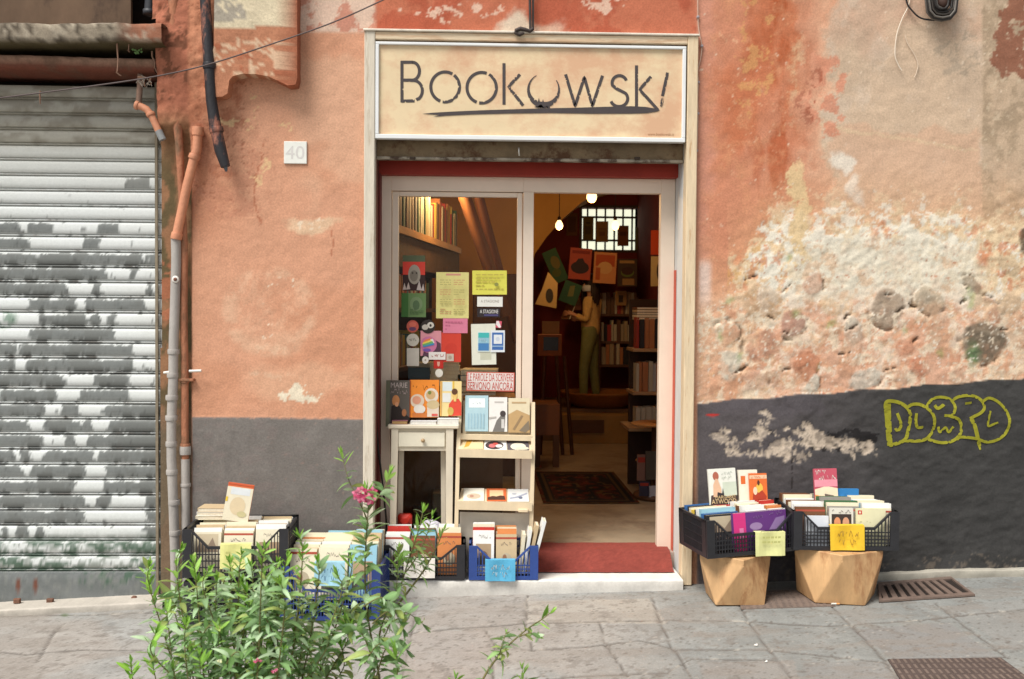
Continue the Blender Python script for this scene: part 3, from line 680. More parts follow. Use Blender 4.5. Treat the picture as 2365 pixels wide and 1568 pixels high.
def stroke2(mb, pts, w, mat, y, nick=0., seed=0, taper=None, warp=None):
    """ragged flat stroke through 2-D points (x,z)"""
    rr = random.Random(seed); P = [Vector((p[0], p[1])) for p in pts]; Q = [P[0]]
    for a_, b_ in zip(P[:-1], P[1:]):
        k = max(1, int((b_-a_).length/.006))
        for i in range(1, k+1): Q.append(a_.lerp(b_, i/k))
    n = len(Q); L = []; R = []
    for i, q in enumerate(Q):
        t_ = Q[min(i+1, n-1)]-Q[max(i-1, 0)]; t_.normalize(); nn = Vector((-t_.y, t_.x)); ww = w*(taper(i/(n-1)) if taper else 1)
        l = r = ww/2
        if nick and rr.random() < nick*.6: l *= rr.uniform(.1, .75)
        if nick and rr.random() < nick*.6: r *= rr.uniform(.1, .75)
        L.append(q+nn*l); R.append(q-nn*r)
    vs = [(p.x, y if not warp else warp(p), p.y) for p in L]+[(p.x, y if not warp else warp(p), p.y) for p in R]
    mb.add(vs, [(i, i+n, i+n+1, i+1) for i in range(n-1)], mat)
def arc(cx, cy, rx, ry, a0, a1, n=26): return [(cx+rx*math.cos(math.radians(a0+(a1-a0)*i/n)), cy-ry*math.sin(math.radians(a0+(a1-a0)*i/n))) for i in range(n+1)]
mb = MB(); LY = SY-.0135; WL = .0185
letters = [([(326, 382), (326, 642)], .03), ([(320, 390), (395, 390)]+arc(392, 446, 44, 56, 90, -90, 12)+[(326, 502)], .02), ([(326, 502), (398, 504)]+arc(398, 568, 56, 64, 88, -60, 12), .04), ([(322, 634), (405, 632)], .12), ([(416, 626), (428, 618)], .1),
           (arc(597, 545, 90, 94, 250, 60, 30), .04), (arc(597, 545, 90, 94, 52, -100, 24), .14), (arc(597, 545, 90, 96, 118, 78, 8), .5),
           (arc(826, 550, 92, 96, 250, 70, 30), .04), (arc(826, 550, 92, 96, 60, -100, 24), .14), (arc(826, 550, 92, 98, 112, 74, 8), .5),
           ([(966, 396), (966, 656)], .02), ([(1066, 466), (990, 548)], .3), ([(998, 552), (1030, 590)], .5), ([(1034, 594), (1086, 662)], .05),
           ([(1352, 466), (1412, 664), (1470, 484), (1520, 664), (1584, 474)], .12),
           (arc(1690, 520, 46, 46, 20, 200, 16)+[(1672, 556), (1712, 576)]+arc(1688, 618, 54, 50, 40, -160, 18), .05),
           ([(1797, 410), (1797, 668)], .03), ([(1888, 480), (1812, 566)], .25), ([(1822, 568), (1850, 600)], .5), ([(1852, 600), (1932, 690)], .03),
           ([(1992, 455), (1960, 602)], .08)]
for k, (pp, nk) in enumerate(letters): stroke2(mb, [sp(*p) for p in pp], WL*(.75 if k in (7, 10) else 1), ink, LY-.00003*k, nk, 50+k)
stroke2(mb, [sp(*p) for p in arc(1215, 560, 96, 98, 118, 270, 40)], WL*1.9, ink, LY-.001, .05, 81, lambda u: .12+1.0*u**1.3)
stroke2(mb, [sp(*p) for p in arc(1215, 560, 96, 98, 270, 395, 34)], WL*1.9, ink, LY-.0011, .12, 82, lambda u: .15+.9*(1-u)**1.3)
for a_, b_, h_ in ((1175, 1195, 596), (1200, 1222, 604), (1236, 1250, 622), (1180, 1215, 634), (1225, 1240, 640), (1160, 1182, 648)): mb.add([(sp(a_-6, 655)[0], LY-.0012, sp(0, 655)[1]), (sp(b_+6, 662)[0], LY-.0012, sp(0, 662)[1]), (sp((a_+b_)/2, h_)[0], LY-.0012, sp(0, h_)[1])], [(0, 1, 2)], ink)
stroke2(mb, [sp(1956, 618), sp(1950, 668)], .011, ink, LY-.002, .5, 83)
stroke2(mb, [sp(1962, 610), sp(1964, 640), sp(1957, 668)], .003, ink, LY-.0021)
ul = [(452, 714), (520, 707), (640, 700), (820, 692), (1000, 686), (1200, 680), (1400, 676), (1600, 670), (1760, 666), (1850, 670), (1900, 678), (1946, 690), (1925, 700), (1860, 710), (1760, 713), (1500, 713), (1250, 709), (1000, 712), (760, 718), (600, 726), (520, 734), (560, 722)]
mb.add([(sp(*p)[0], LY-.0014, sp(*p)[1]) for p in ul], [tuple(range(len(ul)))], ink)
mb.build('lettering', None, t)
mb = MB(); v, f = textmesh('www.bookowski.it'); p0 = sp(1868, 850); p1 = sp(2032, 834)
mb.add([(p0[0]+q[0]*(p1[0]-p0[0]), LY, p0[1]+q[1]*(p1[1]-p0[1])) for q in v], f, M((170, 120, 84), .6)); mb.build('small_print', None, t)
# rolled up rusty shutter edge under the sign
t = thing('raised_shutter', ((DI0+DI1)/2, .1, Z(372, .06)), 'rusty bottom edge of the raised shutter right below the sign', 'roller shutter')
mb = MB(); rst = M((128, 108, 82), .85, .25, 10, .5, (1, 1, 1), c2=(92, 62, 40), thr=.56); mb.box(DI0+.004, DI1-.004, .05, .075, Z(371, .06), Z(318, .06), rst); mb.box(DI0+.004, DI1-.004, .035, .085, Z(371, .06)-.004, Z(366, .06), M((150, 140, 124), .8, .4, 12, .4, c2=(70, 50, 38), thr=.52), .002); mb.build('bottom_slat', None, t)
for q in (952, 1470): p = at(q, 366, .04); mb = MB(); mb.box(p.x-.015, p.x+.02, .025, .036, p.z-.008, p.z+.008, M((60, 46, 36), .8), .003); mb.build('latch', None, t)
mb = MB(); p = at(1198, 352, .03); mb.tube([(p.x, .05, p.z+.03), (p.x, .01, p.z+.022), (p.x, .005, p.z), (p.x+.003, .02, p.z-.02)], .005, 8, M((210, 206, 198), .35, .1, metal=.6)); mb.build('pull_hook', None, t)
# ------------------------------------------------------------------ shop door
FY = .28
t_door = thing('shop_door', ((DI0+DI1)/2, FY, .18), 'white painted shop door frame with a glazed left panel full of notices, right half open', 'door')
fw_ = M((242, 222, 202), .5, .05, 5, .08)  # white frame paint tinted with the warm shade of the doorway
IZ = .186                                          # inside floor
gx0, gx1 = X(920, FY, 600), X(1194, FY, 600); m0, m1 = X(1207, FY, 700), X(1231, FY, 700); ox1 = X(1523, FY, 800)
zt1 = Z(409, FY); zt2 = Z(443, FY); gzt = Z(455, FY); gzb = IZ+.06; of1 = X(1566, FY, 800)
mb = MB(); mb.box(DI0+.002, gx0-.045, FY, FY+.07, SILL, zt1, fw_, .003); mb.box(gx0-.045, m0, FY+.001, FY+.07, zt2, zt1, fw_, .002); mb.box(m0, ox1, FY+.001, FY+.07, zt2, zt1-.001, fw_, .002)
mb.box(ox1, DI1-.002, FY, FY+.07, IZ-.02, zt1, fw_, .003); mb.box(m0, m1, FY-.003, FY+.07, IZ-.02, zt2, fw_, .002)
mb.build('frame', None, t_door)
mb = MB(); s0, s1 = gx0-.042, m0-.004
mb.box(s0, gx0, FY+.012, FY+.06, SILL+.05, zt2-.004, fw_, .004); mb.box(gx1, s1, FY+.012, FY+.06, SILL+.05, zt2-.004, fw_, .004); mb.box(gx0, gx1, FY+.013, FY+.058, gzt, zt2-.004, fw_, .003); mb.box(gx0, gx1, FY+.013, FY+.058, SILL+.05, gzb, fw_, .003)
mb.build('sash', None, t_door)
gm = bpy.data.materials.new('window_glass'); gm.use_nodes = True; nt = gm.node_tree; nt.nodes.clear()
o_ = nt.nodes.new('ShaderNodeOutputMaterial'); tr = nt.nodes.new('ShaderNodeBsdfTransparent'); gl = nt.nodes.new('ShaderNodeBsdfGlossy'); gl.inputs['Roughness'].default_value = .03
tr.inputs['Color'].default_value = (.93, .95, .93, 1); fr = nt.nodes.new('ShaderNodeFresnel'); fr.inputs['IOR'].default_value = 1.2
nz = nt.nodes.new('ShaderNodeTexNoise'); nz.inputs['Scale'].default_value = 2.5; bp = nt.nodes.new('ShaderNodeBump'); bp.inputs['Strength'].default_value = .03; nt.links.new(nz.outputs[0], bp.inputs['Height']); nt.links.new(bp.outputs[0], gl.inputs['Normal'])
mx = nt.nodes.new('ShaderNodeMixShader'); nt.links.new(fr.outputs[0], mx.inputs[0]); nt.links.new(tr.outputs[0], mx.inputs[1]); nt.links.new(gl.outputs[0], mx.inputs[2]); nt.links.new(mx.outputs[0], o_.inputs['Surface'])
mb = MB(); GY = FY+.03; mb.box(gx0-.004, gx1+.004, GY, GY+.005, gzb-.004, gzt+.004, gm); mb.build('glass', None, t_door)
mb = MB(); mb.box(DI0+.001, DI1-.001, .20, FY+.06, zt1, Z(374, .2), M((158, 46, 30), .65, .12, 5, .1)); mb.build('red_head', None, t_door)
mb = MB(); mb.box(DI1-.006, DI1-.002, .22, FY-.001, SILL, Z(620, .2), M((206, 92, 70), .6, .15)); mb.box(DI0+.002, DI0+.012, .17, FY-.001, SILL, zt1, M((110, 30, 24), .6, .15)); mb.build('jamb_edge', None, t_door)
# red mat falling over the inside step
def mat_():
    x0, x1 = X(1236, .2, 1290), X(1546, .2, 1300); prof = [(.036, SILL+.006), (.05, SILL+.010), (.085, SILL+.016), (.12, SILL+.05), (.16, IZ-.02), (.19, IZ+.004), (.26, IZ+.010), (.40, IZ+.009)]
    gx, k = np.meshgrid(np.linspace(x0, x1, 60), np.linspace(0, len(prof)-1, 36))
    pi = np.array(prof); gy = np.interp(k, range(len(prof)), pi[:, 0]); gzz = np.interp(k, range(len(prof)), pi[:, 1])
    n = fbm(gx*100, gy*100, 9, 431); n2 = fbm(gx*100, gy*100, .8, 441, 2); gy = gy+(n-.5)*.02; gzz = gzz+(n-.5)*.006
    u = (gx-x0)/(x1-x0)
    c = C(156, 76, 66)*(.75+.3*n[..., None])*(.8+.4*n2[..., None])
    o = grid_obj('door_mat', gx, gy, gzz, np.ones((gx.shape[0]-1, gx.shape[1]-1), bool), c*KW, attr_mat('mat_fibre', .95, 250, .6, .25))
    tag(o, 'worn red mat draped over the step of the open doorway', 'mat')
mat_()
mb = MB(); mb.box(DI0, DI1, .185, .36, SILL-.02, IZ-.004, M((170, 150, 138), .8, .15)); st = mb.build('inner_step', None, wall)
# ------------------------------------------------------------------ pipes and wires
terra = M((214, 146, 112), .6, .14, 12, .2); gpipe = M((176, 170, 164), .7, .14, 10, .3, (1, 1, .4), c2=(118, 106, 94), thr=.63); bpipe = M((176, 116, 86), .85, .3, 9, 1.0, (1, 1, .5), c2=(128, 98, 74), thr=.56)
def pth(P, Y): return [at(x, y, (Y if not isinstance(Y, (list, tuple)) else Y[i])) for i, (x, y) in enumerate(P)]
def collar(mb, p, d, r, h, mat): 
    d = Vector(d).normalized(); p = Vector(p); mb.tube([p-d*h/2, p-d*h*.3, p+d*h*.3, p+d*h/2], [r*.96, r, r, r*.96], 14, mat)
t = thing('downpipe', pth([(403, 1300)], -.04)[0], 'terracotta downpipe bending into a grey pipe beside the shutter', 'pipe')
A = pth([(457, 303), (455, 345), (449, 362), (432, 430), (408, 545)], -.05)
mb = MB(); mb.tube(A, .0275, 14, terra); collar(mb, A[0], (A[0]-A[1]), .034, .05, terra); collar(mb, A[2], (A[1]-A[2]), .034, .03, terra); collar(mb, A[4], A[4]-A[3], .033, .04, terra); mb.build('terracotta_pipe', None, t)
A2 = pth([(406, 552), (407, 600), (404, 700), (401, 790), (400, 880), (396, 970), (396, 1060), (401, 1180), (405, 1310), (406, 1402)], -.04)
mb = MB(); mb.tube(A2, .0285, 14, gpipe); 
for x, y, r in ((401, 812, .035), (399, 866, .034), (397, 918, .037), (396, 965, .036), (396, 1025, .034), (397, 1090, .034), (402, 1160, .034), (404, 1230, .034)): p = at(x, y, -.04); collar(mb, p, (0, 0, 1), r, .03, gpipe)
mb.build('grey_pipe', None, t)
mb = MB(); p = at(405, 645, -.07); mb.lathe([(0, -.002), (.020, -.002), (.022, .002), (.012, .003)], (p.x, -.07, p.z), 16, M((236, 230, 222), .6), 'Y'); mb.lathe([(0, -.004), (.011, -.004), (.011, 0)], (p.x, -.07, p.z), 16, M((120, 74, 56), .6), 'Y'); mb.build('round_sticker', None, t)
t = thing('brown_pipe', pth([(428, 1300)], -.01)[0], 'thin brown pipe running down right behind the grey downpipe', 'pipe')
mb = MB(); A3 = pth([(402, -40), (402, 120), (407, 250), (414, 330), (420, 450), (425, 560), (425, 750), (427, 870), (427, 980), (428, 1060)], -.015)
rs = [.034, .034, .030, .024, .021, .022, .022, .022, .022, .022]; mb.tube(A3, rs, 12, bpipe); 
for x, y, r in ((403, 118, .045), (427, 878, .028), (428, 1030, .03)): collar(mb, at(x, y, -.015), (0, 0, 1), r, .03, bpipe)
mb.build('upper_length', None, t)
mb = MB(); A4 = pth([(428, 1060), (429, 1180), (430, 1300), (430, 1402)], -.015); mb.tube(A4, .026, 12, gpipe); collar(mb, at(428, 1040, -.015), (0, 0, 1), .034, .05, gpipe); collar(mb, at(429, 1120, -.015), (0, 0, 1), .031, .02, gpipe); mb.build('lower_length', None, t)
mb = MB(); p = at(428, 878, -.05); mb.box(p.x-.045, p.x+.045, -.045, .02, p.z-.008, p.z+.008, bpipe, .003); mb.build('bracket', None, t)
for k, (x0, y0, x1, y1, lb_) in enumerate(((378, 861, 392, 859, 'short white plastic tube stub left of the grey downpipe'), (437, 857, 465, 856, 'short white plastic tube stub pointing right, right of the brown pipe'))):
    mb = MB(); mb.tube(pth([(x0, y0), (x1, y1)], -.05), .008, 8, M((238, 232, 224), .5)); tag(mb.build('tube_stub', None, None, at(x0, y0, -.05)), lb_, 'tube')
t = thing('black_pipe', at(500, 300, -.09), 'black pipe with pink flaking paint bending down to an open end', 'pipe')
A = pth([(471, -60), (474, 0), (479, 90), (484, 160), (488, 230), (497, 290), (509, 345), (521, 385)], -.10); blk = M((44, 42, 46), .5, .2, 10, .3, (1, 1, .45), c2=(186, 118, 94), thr=.58)
mb = MB(); mb.tube(A, [.031, .031, .033, .033, .032, .035, .036, .028], 14, blk); collar(mb, at(484, 152, -.10), (0, 0, 1), .040, .035, blk); collar(mb, at(500, 300, -.10), (-.2, 0, 1), .041, .03, blk); mb.build('pipe', None, t)
mb = MB(); mb.tube(pth([(519, 378), (523, 396)], -.10), [.02, .006], 8, M((96, 100, 106), .6)); mb.build('broken_tip', None, t)
t = thing('flexible_spout', at(340, 260, .02), 'short terracotta elbow spout with a grey end over the shutter corner', 'pipe')
mb = MB(); mb.tube(pth([(325, 150), (324, 190), (320, 240)], [.03, .0, -.02]), .018, 10, M((140, 112, 96), .85, .3, 16, .5)); mb.build('clogged_inlet', None, t)
mb = MB(); P = pth([(316, 243), (326, 246), (338, 252), (348, 264), (356, 280), (366, 302)], -.03); mb.tube(P, .021, 12, terra)
for i in (0, 3): collar(mb, P[i], P[i+1]-P[i], .027, .018, terra)
mb.build('elbow', None, t); mb = MB(); mb.tube(pth([(366, 302), (376, 323)], -.03), .0215, 12, M((150, 152, 152), .6)); mb.build('spout_end', None, t)
def cable(name, label, P, Y, r, col, cat='cable', group=None):
    # smooth by catmull-rom
    q = pth(P, Y); out = []
    for i in range(len(q)-1):
        p0, p1, p2, p3 = q[max(i-1, 0)], q[i], q[i+1], q[min(i+2, len(q)-1)]
        for j in range(6):
            u = j/6; out.append(.5*((2*p1)+(-p0+p2)*u+(2*p0-5*p1+4*p2-p3)*u*u+(-p0+3*p1-3*p2+p3)*u**3))
    out.append(q[-1]); mb = MB(); mb.tube(out, r, 6, M(col, .6, .1)); return tag(mb.build(name, None, None, q[0]), label, cat, group)
cable('overhead_cable', 'thin dark cable slung diagonally across the upper left of the facade', [(-300, 262), (0, 226), (180, 203), (350, 178), (480, 149), (620, 104), (760, 55), (880, 2), (1010, -62)], -.22, .0042, (92, 78, 76))
root_ = M((150, 116, 96), .9, .3)
t = thing('dangling_roots', at(290, 60, -.15), 'dry brown roots and a green sprig hanging from the stone ledge', 'roots')
mb = MB(); rr = random.Random(5)
for x, y0, x2, y2 in ((293, 60, 296, 115), (272, 62, 270, 165), (296, 115, 300, 120), (270, 165, 278, 175), (350, 118, 362, 168), (320, 178, 345, 180), (345, 178, 348, 196), (330, 182, 333, 200), (92, 210, 95, 240), (62, 84, 60, 96)):
    P = [(x+(x2-x)*u+rr.uniform(-2.5, 2.5), y0+(y2-y0)*u) for u in (0, .25, .5, .75, 1)]; mb = MB(); mb.tube(pth(P, -.12 if y0 < 110 else -.05), [.006, .005, .005, .004, .003], 5, root_); mb.build('root', None, t)
mb = MB()
for k in range(26): p = at(335+rr.uniform(-18, 14), 184+rr.uniform(-5, 9), -.05); mb.tube([p, p+Vector((rr.uniform(-.02, .02), rr.uniform(-.02, .02), rr.uniform(-.03, .01)))], .002, 4, M((176, 164, 150), .9))
mb.build('dry_tangle', None, t)
mb = MB()
for k in range(14):
    p = at(318+rr.uniform(-12, 14), 120+rr.uniform(-5, 4), -.11); a = rr.uniform(0, 6.28); d = Vector((math.cos(a)*.018, -.008, math.sin(a)*.010)); n = Vector((-d.z, 0, d.x))*.4
    mb.add([p, p+d*.5+n, p+d, p+d*.5-n], [(0, 1, 2, 3)], M((92, 124, 66), .7))
mb.build('sprig', None, t)
t = thing('iron_rod', at(1226, 60, -.03), 'dark iron rod with a hook end coming down to the top of the sign frame', 'iron rod')
irn = M((66, 54, 50), .6, .25, 20, .3)
mb = MB(); mb.tube(pth([(1223, -80), (1224, 20), (1225, 70)], -.05), .008, 8, irn); mb.tube(pth([(1231, -80), (1231, 20), (1231, 68)], -.04), .007, 8, irn); mb.build('rod', None, t)
mb = MB(); mb.tube(pth([(1231, 66), (1224, 72), (1212, 68), (1202, 66), (1192, 70), (1190, 76), (1200, 80), (1210, 76)], -.06), [.011, .012, .012, .013, .012, .010, .012, .008], 8, irn); mb.build('hook', None, t)
wire = cable('white_wire', 'thin pale wire clipped to the wall along the right side of the sign', [(1611, -80), (1612, 39), (1615, 75), (1621, 106), (1618, 135), (1611, 165), (1613, 190), (1611, 225), (1612, 262), (1611, 300), (1609, 348)], -.012, .0032, (206, 176, 156), 'wire')
for x, y in ((1612, 39), (1621, 106), (1613, 190), (1612, 262), (1609, 348)): p = at(x, y, -.012); mb = MB(); mb.box(p.x-.008, p.x+.008, -.02, .0, p.z-.007, p.z+.007, M((176, 166, 170), .5), .003); mb.build('clip', None, wire)
cable('black_cable', 'black cable loop sagging left of the cable bundle, top right', [(2090, -60), (2093, 0), (2108, 26), (2128, 42), (2158, 47)], -.03, .0055, (40, 36, 38))
cable('loose_wire', 'long loose white wire hanging down left of the cable bundle, top right', [(2106, -60), (2100, 6), (2084, 42), (2071, 80), (2067, 125), (2074, 148), (2083, 163)], -.02, .0030, (240, 226, 206), 'wire')
cable('loose_wire', 'shorter thin white wire curling below the cable bundle, top right', [(2090, 80), (2096, 100), (2112, 126), (2120, 148), (2117, 166), (2112, 178)], -.012, .0022, (232, 212, 188), 'wire')
t = thing('cable_bundle', at(2180, 20, -.06), 'coiled bundle of black cables hanging on the wall at the top right', 'cable')
mb = MB(); rr = random.Random(9)
for k in range(13):
    w = 14+k*1.9; cx = 2177+rr.uniform(-3, 3); b = 18+k*2.5; yy = -.05-.05*rr.random()
    P = [(cx-w-2, -60), (cx-w, 0), (cx-w*.9, b*.6), (cx-w*.55, b*.92), (cx, b), (cx+w*.55, b*.92), (cx+w*.9, b*.6), (cx+w, 0), (cx+w+2, -60)]
    mb.tube(pth(P, yy), .0065, 7, M((46, 42, 40), .45, .2) if k % 3 else M((110, 104, 98), .5, .2))
mb.build('coil', None, t); mb = MB(); p = at(2177, 8, -.04); mb.lathe([(.0, -.06), (.035, -.06), (.042, -.03), (.045, 0), (.045, .03)], (p.x, -.02, p.z), 14, M((70, 46, 36), .7, .2), 'Y'); mb.build('core', None, t)
p0 = at(656, 378, -.006); p1 = at(709, 327, -.006); t = thing('house_number', (p0.x, -.006, p0.z), 'small white tile with faded house number 40', 'house number')
mb = MB(); mb.box(p0.x, p1.x, -.012, .0, p0.z, p1.z, M((240, 240, 232), .5, .04), .003); mb.build('tile', None, t)
mb = MB(); v, f = textmesh('40'); fc = M((220, 216, 212), .7); mb.add([(p0.x+.01+q[0]*(p1.x-p0.x-.025), -.0127, p0.z+.028+q[1]*(p1.z-p0.z-.055)) for q in v], f, fc); mb.build('numeral', None, t)
# graffiti
gy_ = M((150, 146, 32), .7, .15, 40, .1); mb = MB()
def gp(cx, cy): p = at(1558.9+cx/2.716, 519.6+cy/2.716, -.012); return (p.x, p.z)
_wc = {}
def wy_(p):
    return -wall_relief(p.x, p.y)-.0022
G = [([(1345, 1385), (1335, 1300), (1328, 1200), (1322, 1115), (1370, 1105), (1430, 1125), (1470, 1165), (1478, 1215), (1465, 1290), (1440, 1350), (1345, 1385)], 20), ([(1340, 1120), (1345, 1240), (1352, 1370)], 26),
     ([(1450, 1150), (1490, 1125), (1550, 1130), (1610, 1175), (1630, 1230), (1620, 1290), (1580, 1340), (1520, 1355), (1430, 1352)], 18),
     ([(1580, 1140), (1610, 1100), (1660, 1080), (1720, 1090), (1755, 1130), (1750, 1175), (1730, 1200)], 16), ([(1730, 1200), (1780, 1220), (1800, 1270), (1785, 1320), (1740, 1355), (1670, 1365), (1590, 1345)], 17), ([(1690, 1195), (1730, 1198)], 16),
     ([(1740, 1100), (1790, 1075), (1860, 1070), (1915, 1095), (1940, 1140), (1920, 1175), (1875, 1200), (1850, 1215)], 17), ([(1855, 1210), (1880, 1260), (1895, 1320), (1915, 1390)], 22),
     ([(1925, 1110), (1970, 1085), (2030, 1110), (2080, 1165), (2100, 1230), (2080, 1300), (2030, 1345), (1960, 1362), (1890, 1340), (1800, 1330), (1770, 1345)], 16),
     ([(1395, 1180), (1410, 1220), (1420, 1260), (1400, 1290), (1385, 1275)], 17), ([(1515, 1180), (1512, 1230), (1525, 1270), (1560, 1268)], 16), ([(1630, 1130), (1650, 1150), (1690, 1125)], 18), ([(1655, 1265), (1665, 1300), (1700, 1270), (1720, 1300), (1750, 1265)], 14),
     ([(1820, 1120), (1860, 1115)], 14), ([(1980, 1165), (1970, 1210), (1965, 1260), (2000, 1250), (2030, 1240)], 13), ([(1905, 1370), (1918, 1410)], 12)]
def smooth2(P, m=5):
    if len(P) < 3: return P
    out = []
    for i in range(len(P)-1):
        p0, p1, p2, p3 = P[max(i-1, 0)], P[i], P[i+1], P[min(i+2, len(P)-1)]
        for j in range(m): u = j/m; out.append(tuple(.5*(2*b+(-a+c)*u+(2*a-5*b+4*c-d)*u*u+(-a+3*b-3*c+d)*u**3) for a, b, c, d in zip(p0, p1, p2, p3)))
    return out+[P[-1]]
for k, (pp, w) in enumerate(G): stroke2(mb, smooth2([gp(*p) for p in pp]), w/2.716/380*1.15, gy_, 0, .15, 900+k, None, wy_)
gr = mb.build('graffiti', None, wall)
# ------------------------------------------------------------------ iron covers and litter
def plate(name, label, P, mat, slots=0, h=.006, pat='slot'):
    q = [atg(*p) for p in P]; c0 = sum(q, Vector())/4; t = thing(name, c0, label, 'drain cover' if slots else 'manhole cover')
    L = lambda u, v: (q[0]*(1-u)*(1-v)+q[1]*u*(1-v)+q[2]*u*v+q[3]*(1-u)*v)
    mb = MB()
    def quad(u0, v0, u1, v1, z0, z1, mt, sh=0):
        a = [L(u0+sh*0, v0), L(u1, v0), L(u1+sh, v1), L(u0+sh, v1)]; mb.add([(p.x, p.y, p.z+z0) for p in a]+[(p.x, p.y, p.z+z1) for p in a], [(0, 3, 2, 1), (4, 5, 6, 7), (0, 1, 5, 4), (1, 2, 6, 5), (2, 3, 7, 6), (3, 0, 4, 7)], mt)
    if pat == 'slot':
        quad(.0, 0, 1, 1, -.002, .004, M((42, 34, 30), .9)); e = .004
        quad(0, 0, 1, .12, e, e+h+.004, mat); quad(0, .88, 1, 1, e, e+h+.004, mat); quad(0, .12, .03, .88, e, e+h+.004, mat); quad(.97, .12, 1, .88, e, e+h+.004, mat)
        for k in range(slots): u = .05+.9*k/slots; quad(u, .12, u+.5/slots, .88, e, e+h+.002, mat, -.05)
    else:
        quad(0, 0, 1, 1, -.002, .005, mat)
        rr = random.Random(3)
        for i in range(slots):
            for j in range(6): u, v = (i+.5)/slots, (j+.5)/6; quad(u-.2/slots, v-.06, u+.2/slots, v+.06, .005, .0075, M((120, 106, 98), .6, .2))
    mb.build('grating' if pat == 'slot' else 'plate', None, t)
iron = M((122, 104, 94), .7, .22, 14, .4)
plate('drain_grate', 'rusty iron drain grate with slanted slots against the dark wall, right of the stools', [(2030, 1393), (2252, 1378), (2196, 1336), (2028, 1350)], iron, 9)
plate('manhole_cover', 'flat worn iron cover on the pavement between the two wooden stools', [(1712, 1408), (1930, 1401), (1905, 1362), (1700, 1368)], M((128, 112, 102), .8, .18, 10, .4), 14, pat='p')
plate('manhole_cover', 'dark brown iron cover in the paving at the bottom right corner', [(2098, 1600), (2420, 1600), (2312, 1521), (2050, 1524)], M((88, 76, 72), .7, .2, 10, .4), 18, pat='p')
p = atg(1928, 1400); mb = MB(); mb.tube([p+Vector((-.02, 0, .014)), p+Vector((.008, .0, .014))], .005, 8, M((236, 230, 220), .8)); mb.tube([p+Vector((.008, 0, .014)), p+Vector((.026, .0, .014))], .0052, 8, M((226, 160, 96), .8))
tag(mb.build('cigarette_butt', None, None, p), 'cigarette butt lying at the edge of the iron cover between the stools', 'cigarette butt')
for x, y, s_, lb_ in ((1745, 1492, .010, 'tiny white paper scrap in the paving joint, farther from the bottom edge'), (1769, 1530, .007, 'tiny white paper scrap in the paving joint, nearer the bottom edge')):
    p = atg(x, y); mb = MB(); mb.add([(p.x-s_, p.y, p.z+.004), (p.x+s_*.6, p.y-s_*1.2, p.z+.006), (p.x+s_, p.y+s_*.4, p.z+.012), (p.x-s_*.2, p.y+s_, p.z+.005)], [(0, 1, 2, 3)], paper((240, 238, 230))); tag(mb.build('paper_scrap', None, None, p), lb_, 'litter')
# ------------------------------------------------------------------ the room behind the door
RX0, RX1, RY1, RZ1 = -2.2, 2.1, 7.6, 3.55
BZ = .56                                            # raised floor at the back
def wallbox(nm, x0, x1, y0, y1, z0, z1, mat):
    mb = MB(); mb.box(x0, x1, y0, y1, z0, z1, mat); return struct(mb.build(nm, None, None, ((x0+x1)/2, (y0+y1)/2, z0)))
redw = M((112, 30, 18), .8, .15, 3, .1); cream = M((208, 158, 84), .85, .1, 2, .15)
wallbox('floor', RX0, RX1, .35, RY1, IZ-.1, IZ, M((148, 132, 110), .6, .2, 3, .1, c2=(120, 102, 84), thr=.55))
wallbox('raised_floor', RX0+.01, RX1-.01, 5.6, RY1, IZ, BZ, M((120, 92, 64), .6, .2, 4, .1))
wallbox('wall_left', RX0-.1, RX0, .35, RY1, IZ-.1, RZ1, cream); wallbox('wall_right', RX1, RX1+.1, .35, RY1, IZ-.1, RZ1, redw)
wallbox('ceiling', RX0-.1, RX1+.1, .35, RY1+.1, RZ1, RZ1+.1, cream)
wallbox('inner_front_wall', RX0-.1, DI0-.01, .32, .35, 0, RZ1, cream); wallbox('inner_front_wall', DI1+.01, RX1+.1, .32, .35, 0, RZ1, cream); wallbox('lintel_inside', DI0-.01, DI1+.01, .36, .40, zt1+.02, RZ1, cream)
# back wall with the barred window
BY = 7.2
wx0, wx1, wz0, wz1 = X(1344, BY, 530), X(1495, BY, 530), Z(577, BY, 1420), Z(480, BY, 1420)
mb = MB(); mb.box(RX0, wx0, BY, BY+.3, BZ, RZ1, redw); mb.box(wx1, RX1, BY, BY+.3, BZ, RZ1, redw); mb.box(wx0, wx1, BY, BY+.3, BZ, wz0, redw); mb.box(wx0, wx1, BY, BY+.3, wz1, RZ1, redw)
struct(mb.build('wall_back', None, None, (0, BY, BZ)))
# cream arch in front of the red back wall (vault edge)
AY = 6.2
pts = [at(x, y, AY) for x, y in ((1228, 612), (1236, 585), (1262, 548), (1300, 505), (1345, 466), (1400, 436), (1470, 416), (1560, 410), (1640, 424))]
poly = [(p.x, p.z) for p in pts]+[(RX1, poly_z) for poly_z in (at(1640, 424, AY).z,)]+[(RX1, RZ1), (RX0, RZ1), (RX0, BZ), (pts[0].x, BZ)]
mb = MB(); n = len(pts)
for i in range(n-1):
    a, b = pts[i], pts[i+1]; mb.add([(a.x, AY, a.z), (b.x, AY, b.z), (b.x, AY, RZ1), (a.x, AY, RZ1), (a.x, BY, a.z), (b.x, BY, b.z)], [(0, 1, 2, 3), (0, 4, 5, 1)], cream, False)
mb.box(RX0, pts[0].x, AY, AY+.25, BZ, RZ1, cream)
struct(mb.build('vault', None, None, (pts[0].x, AY, BZ)))
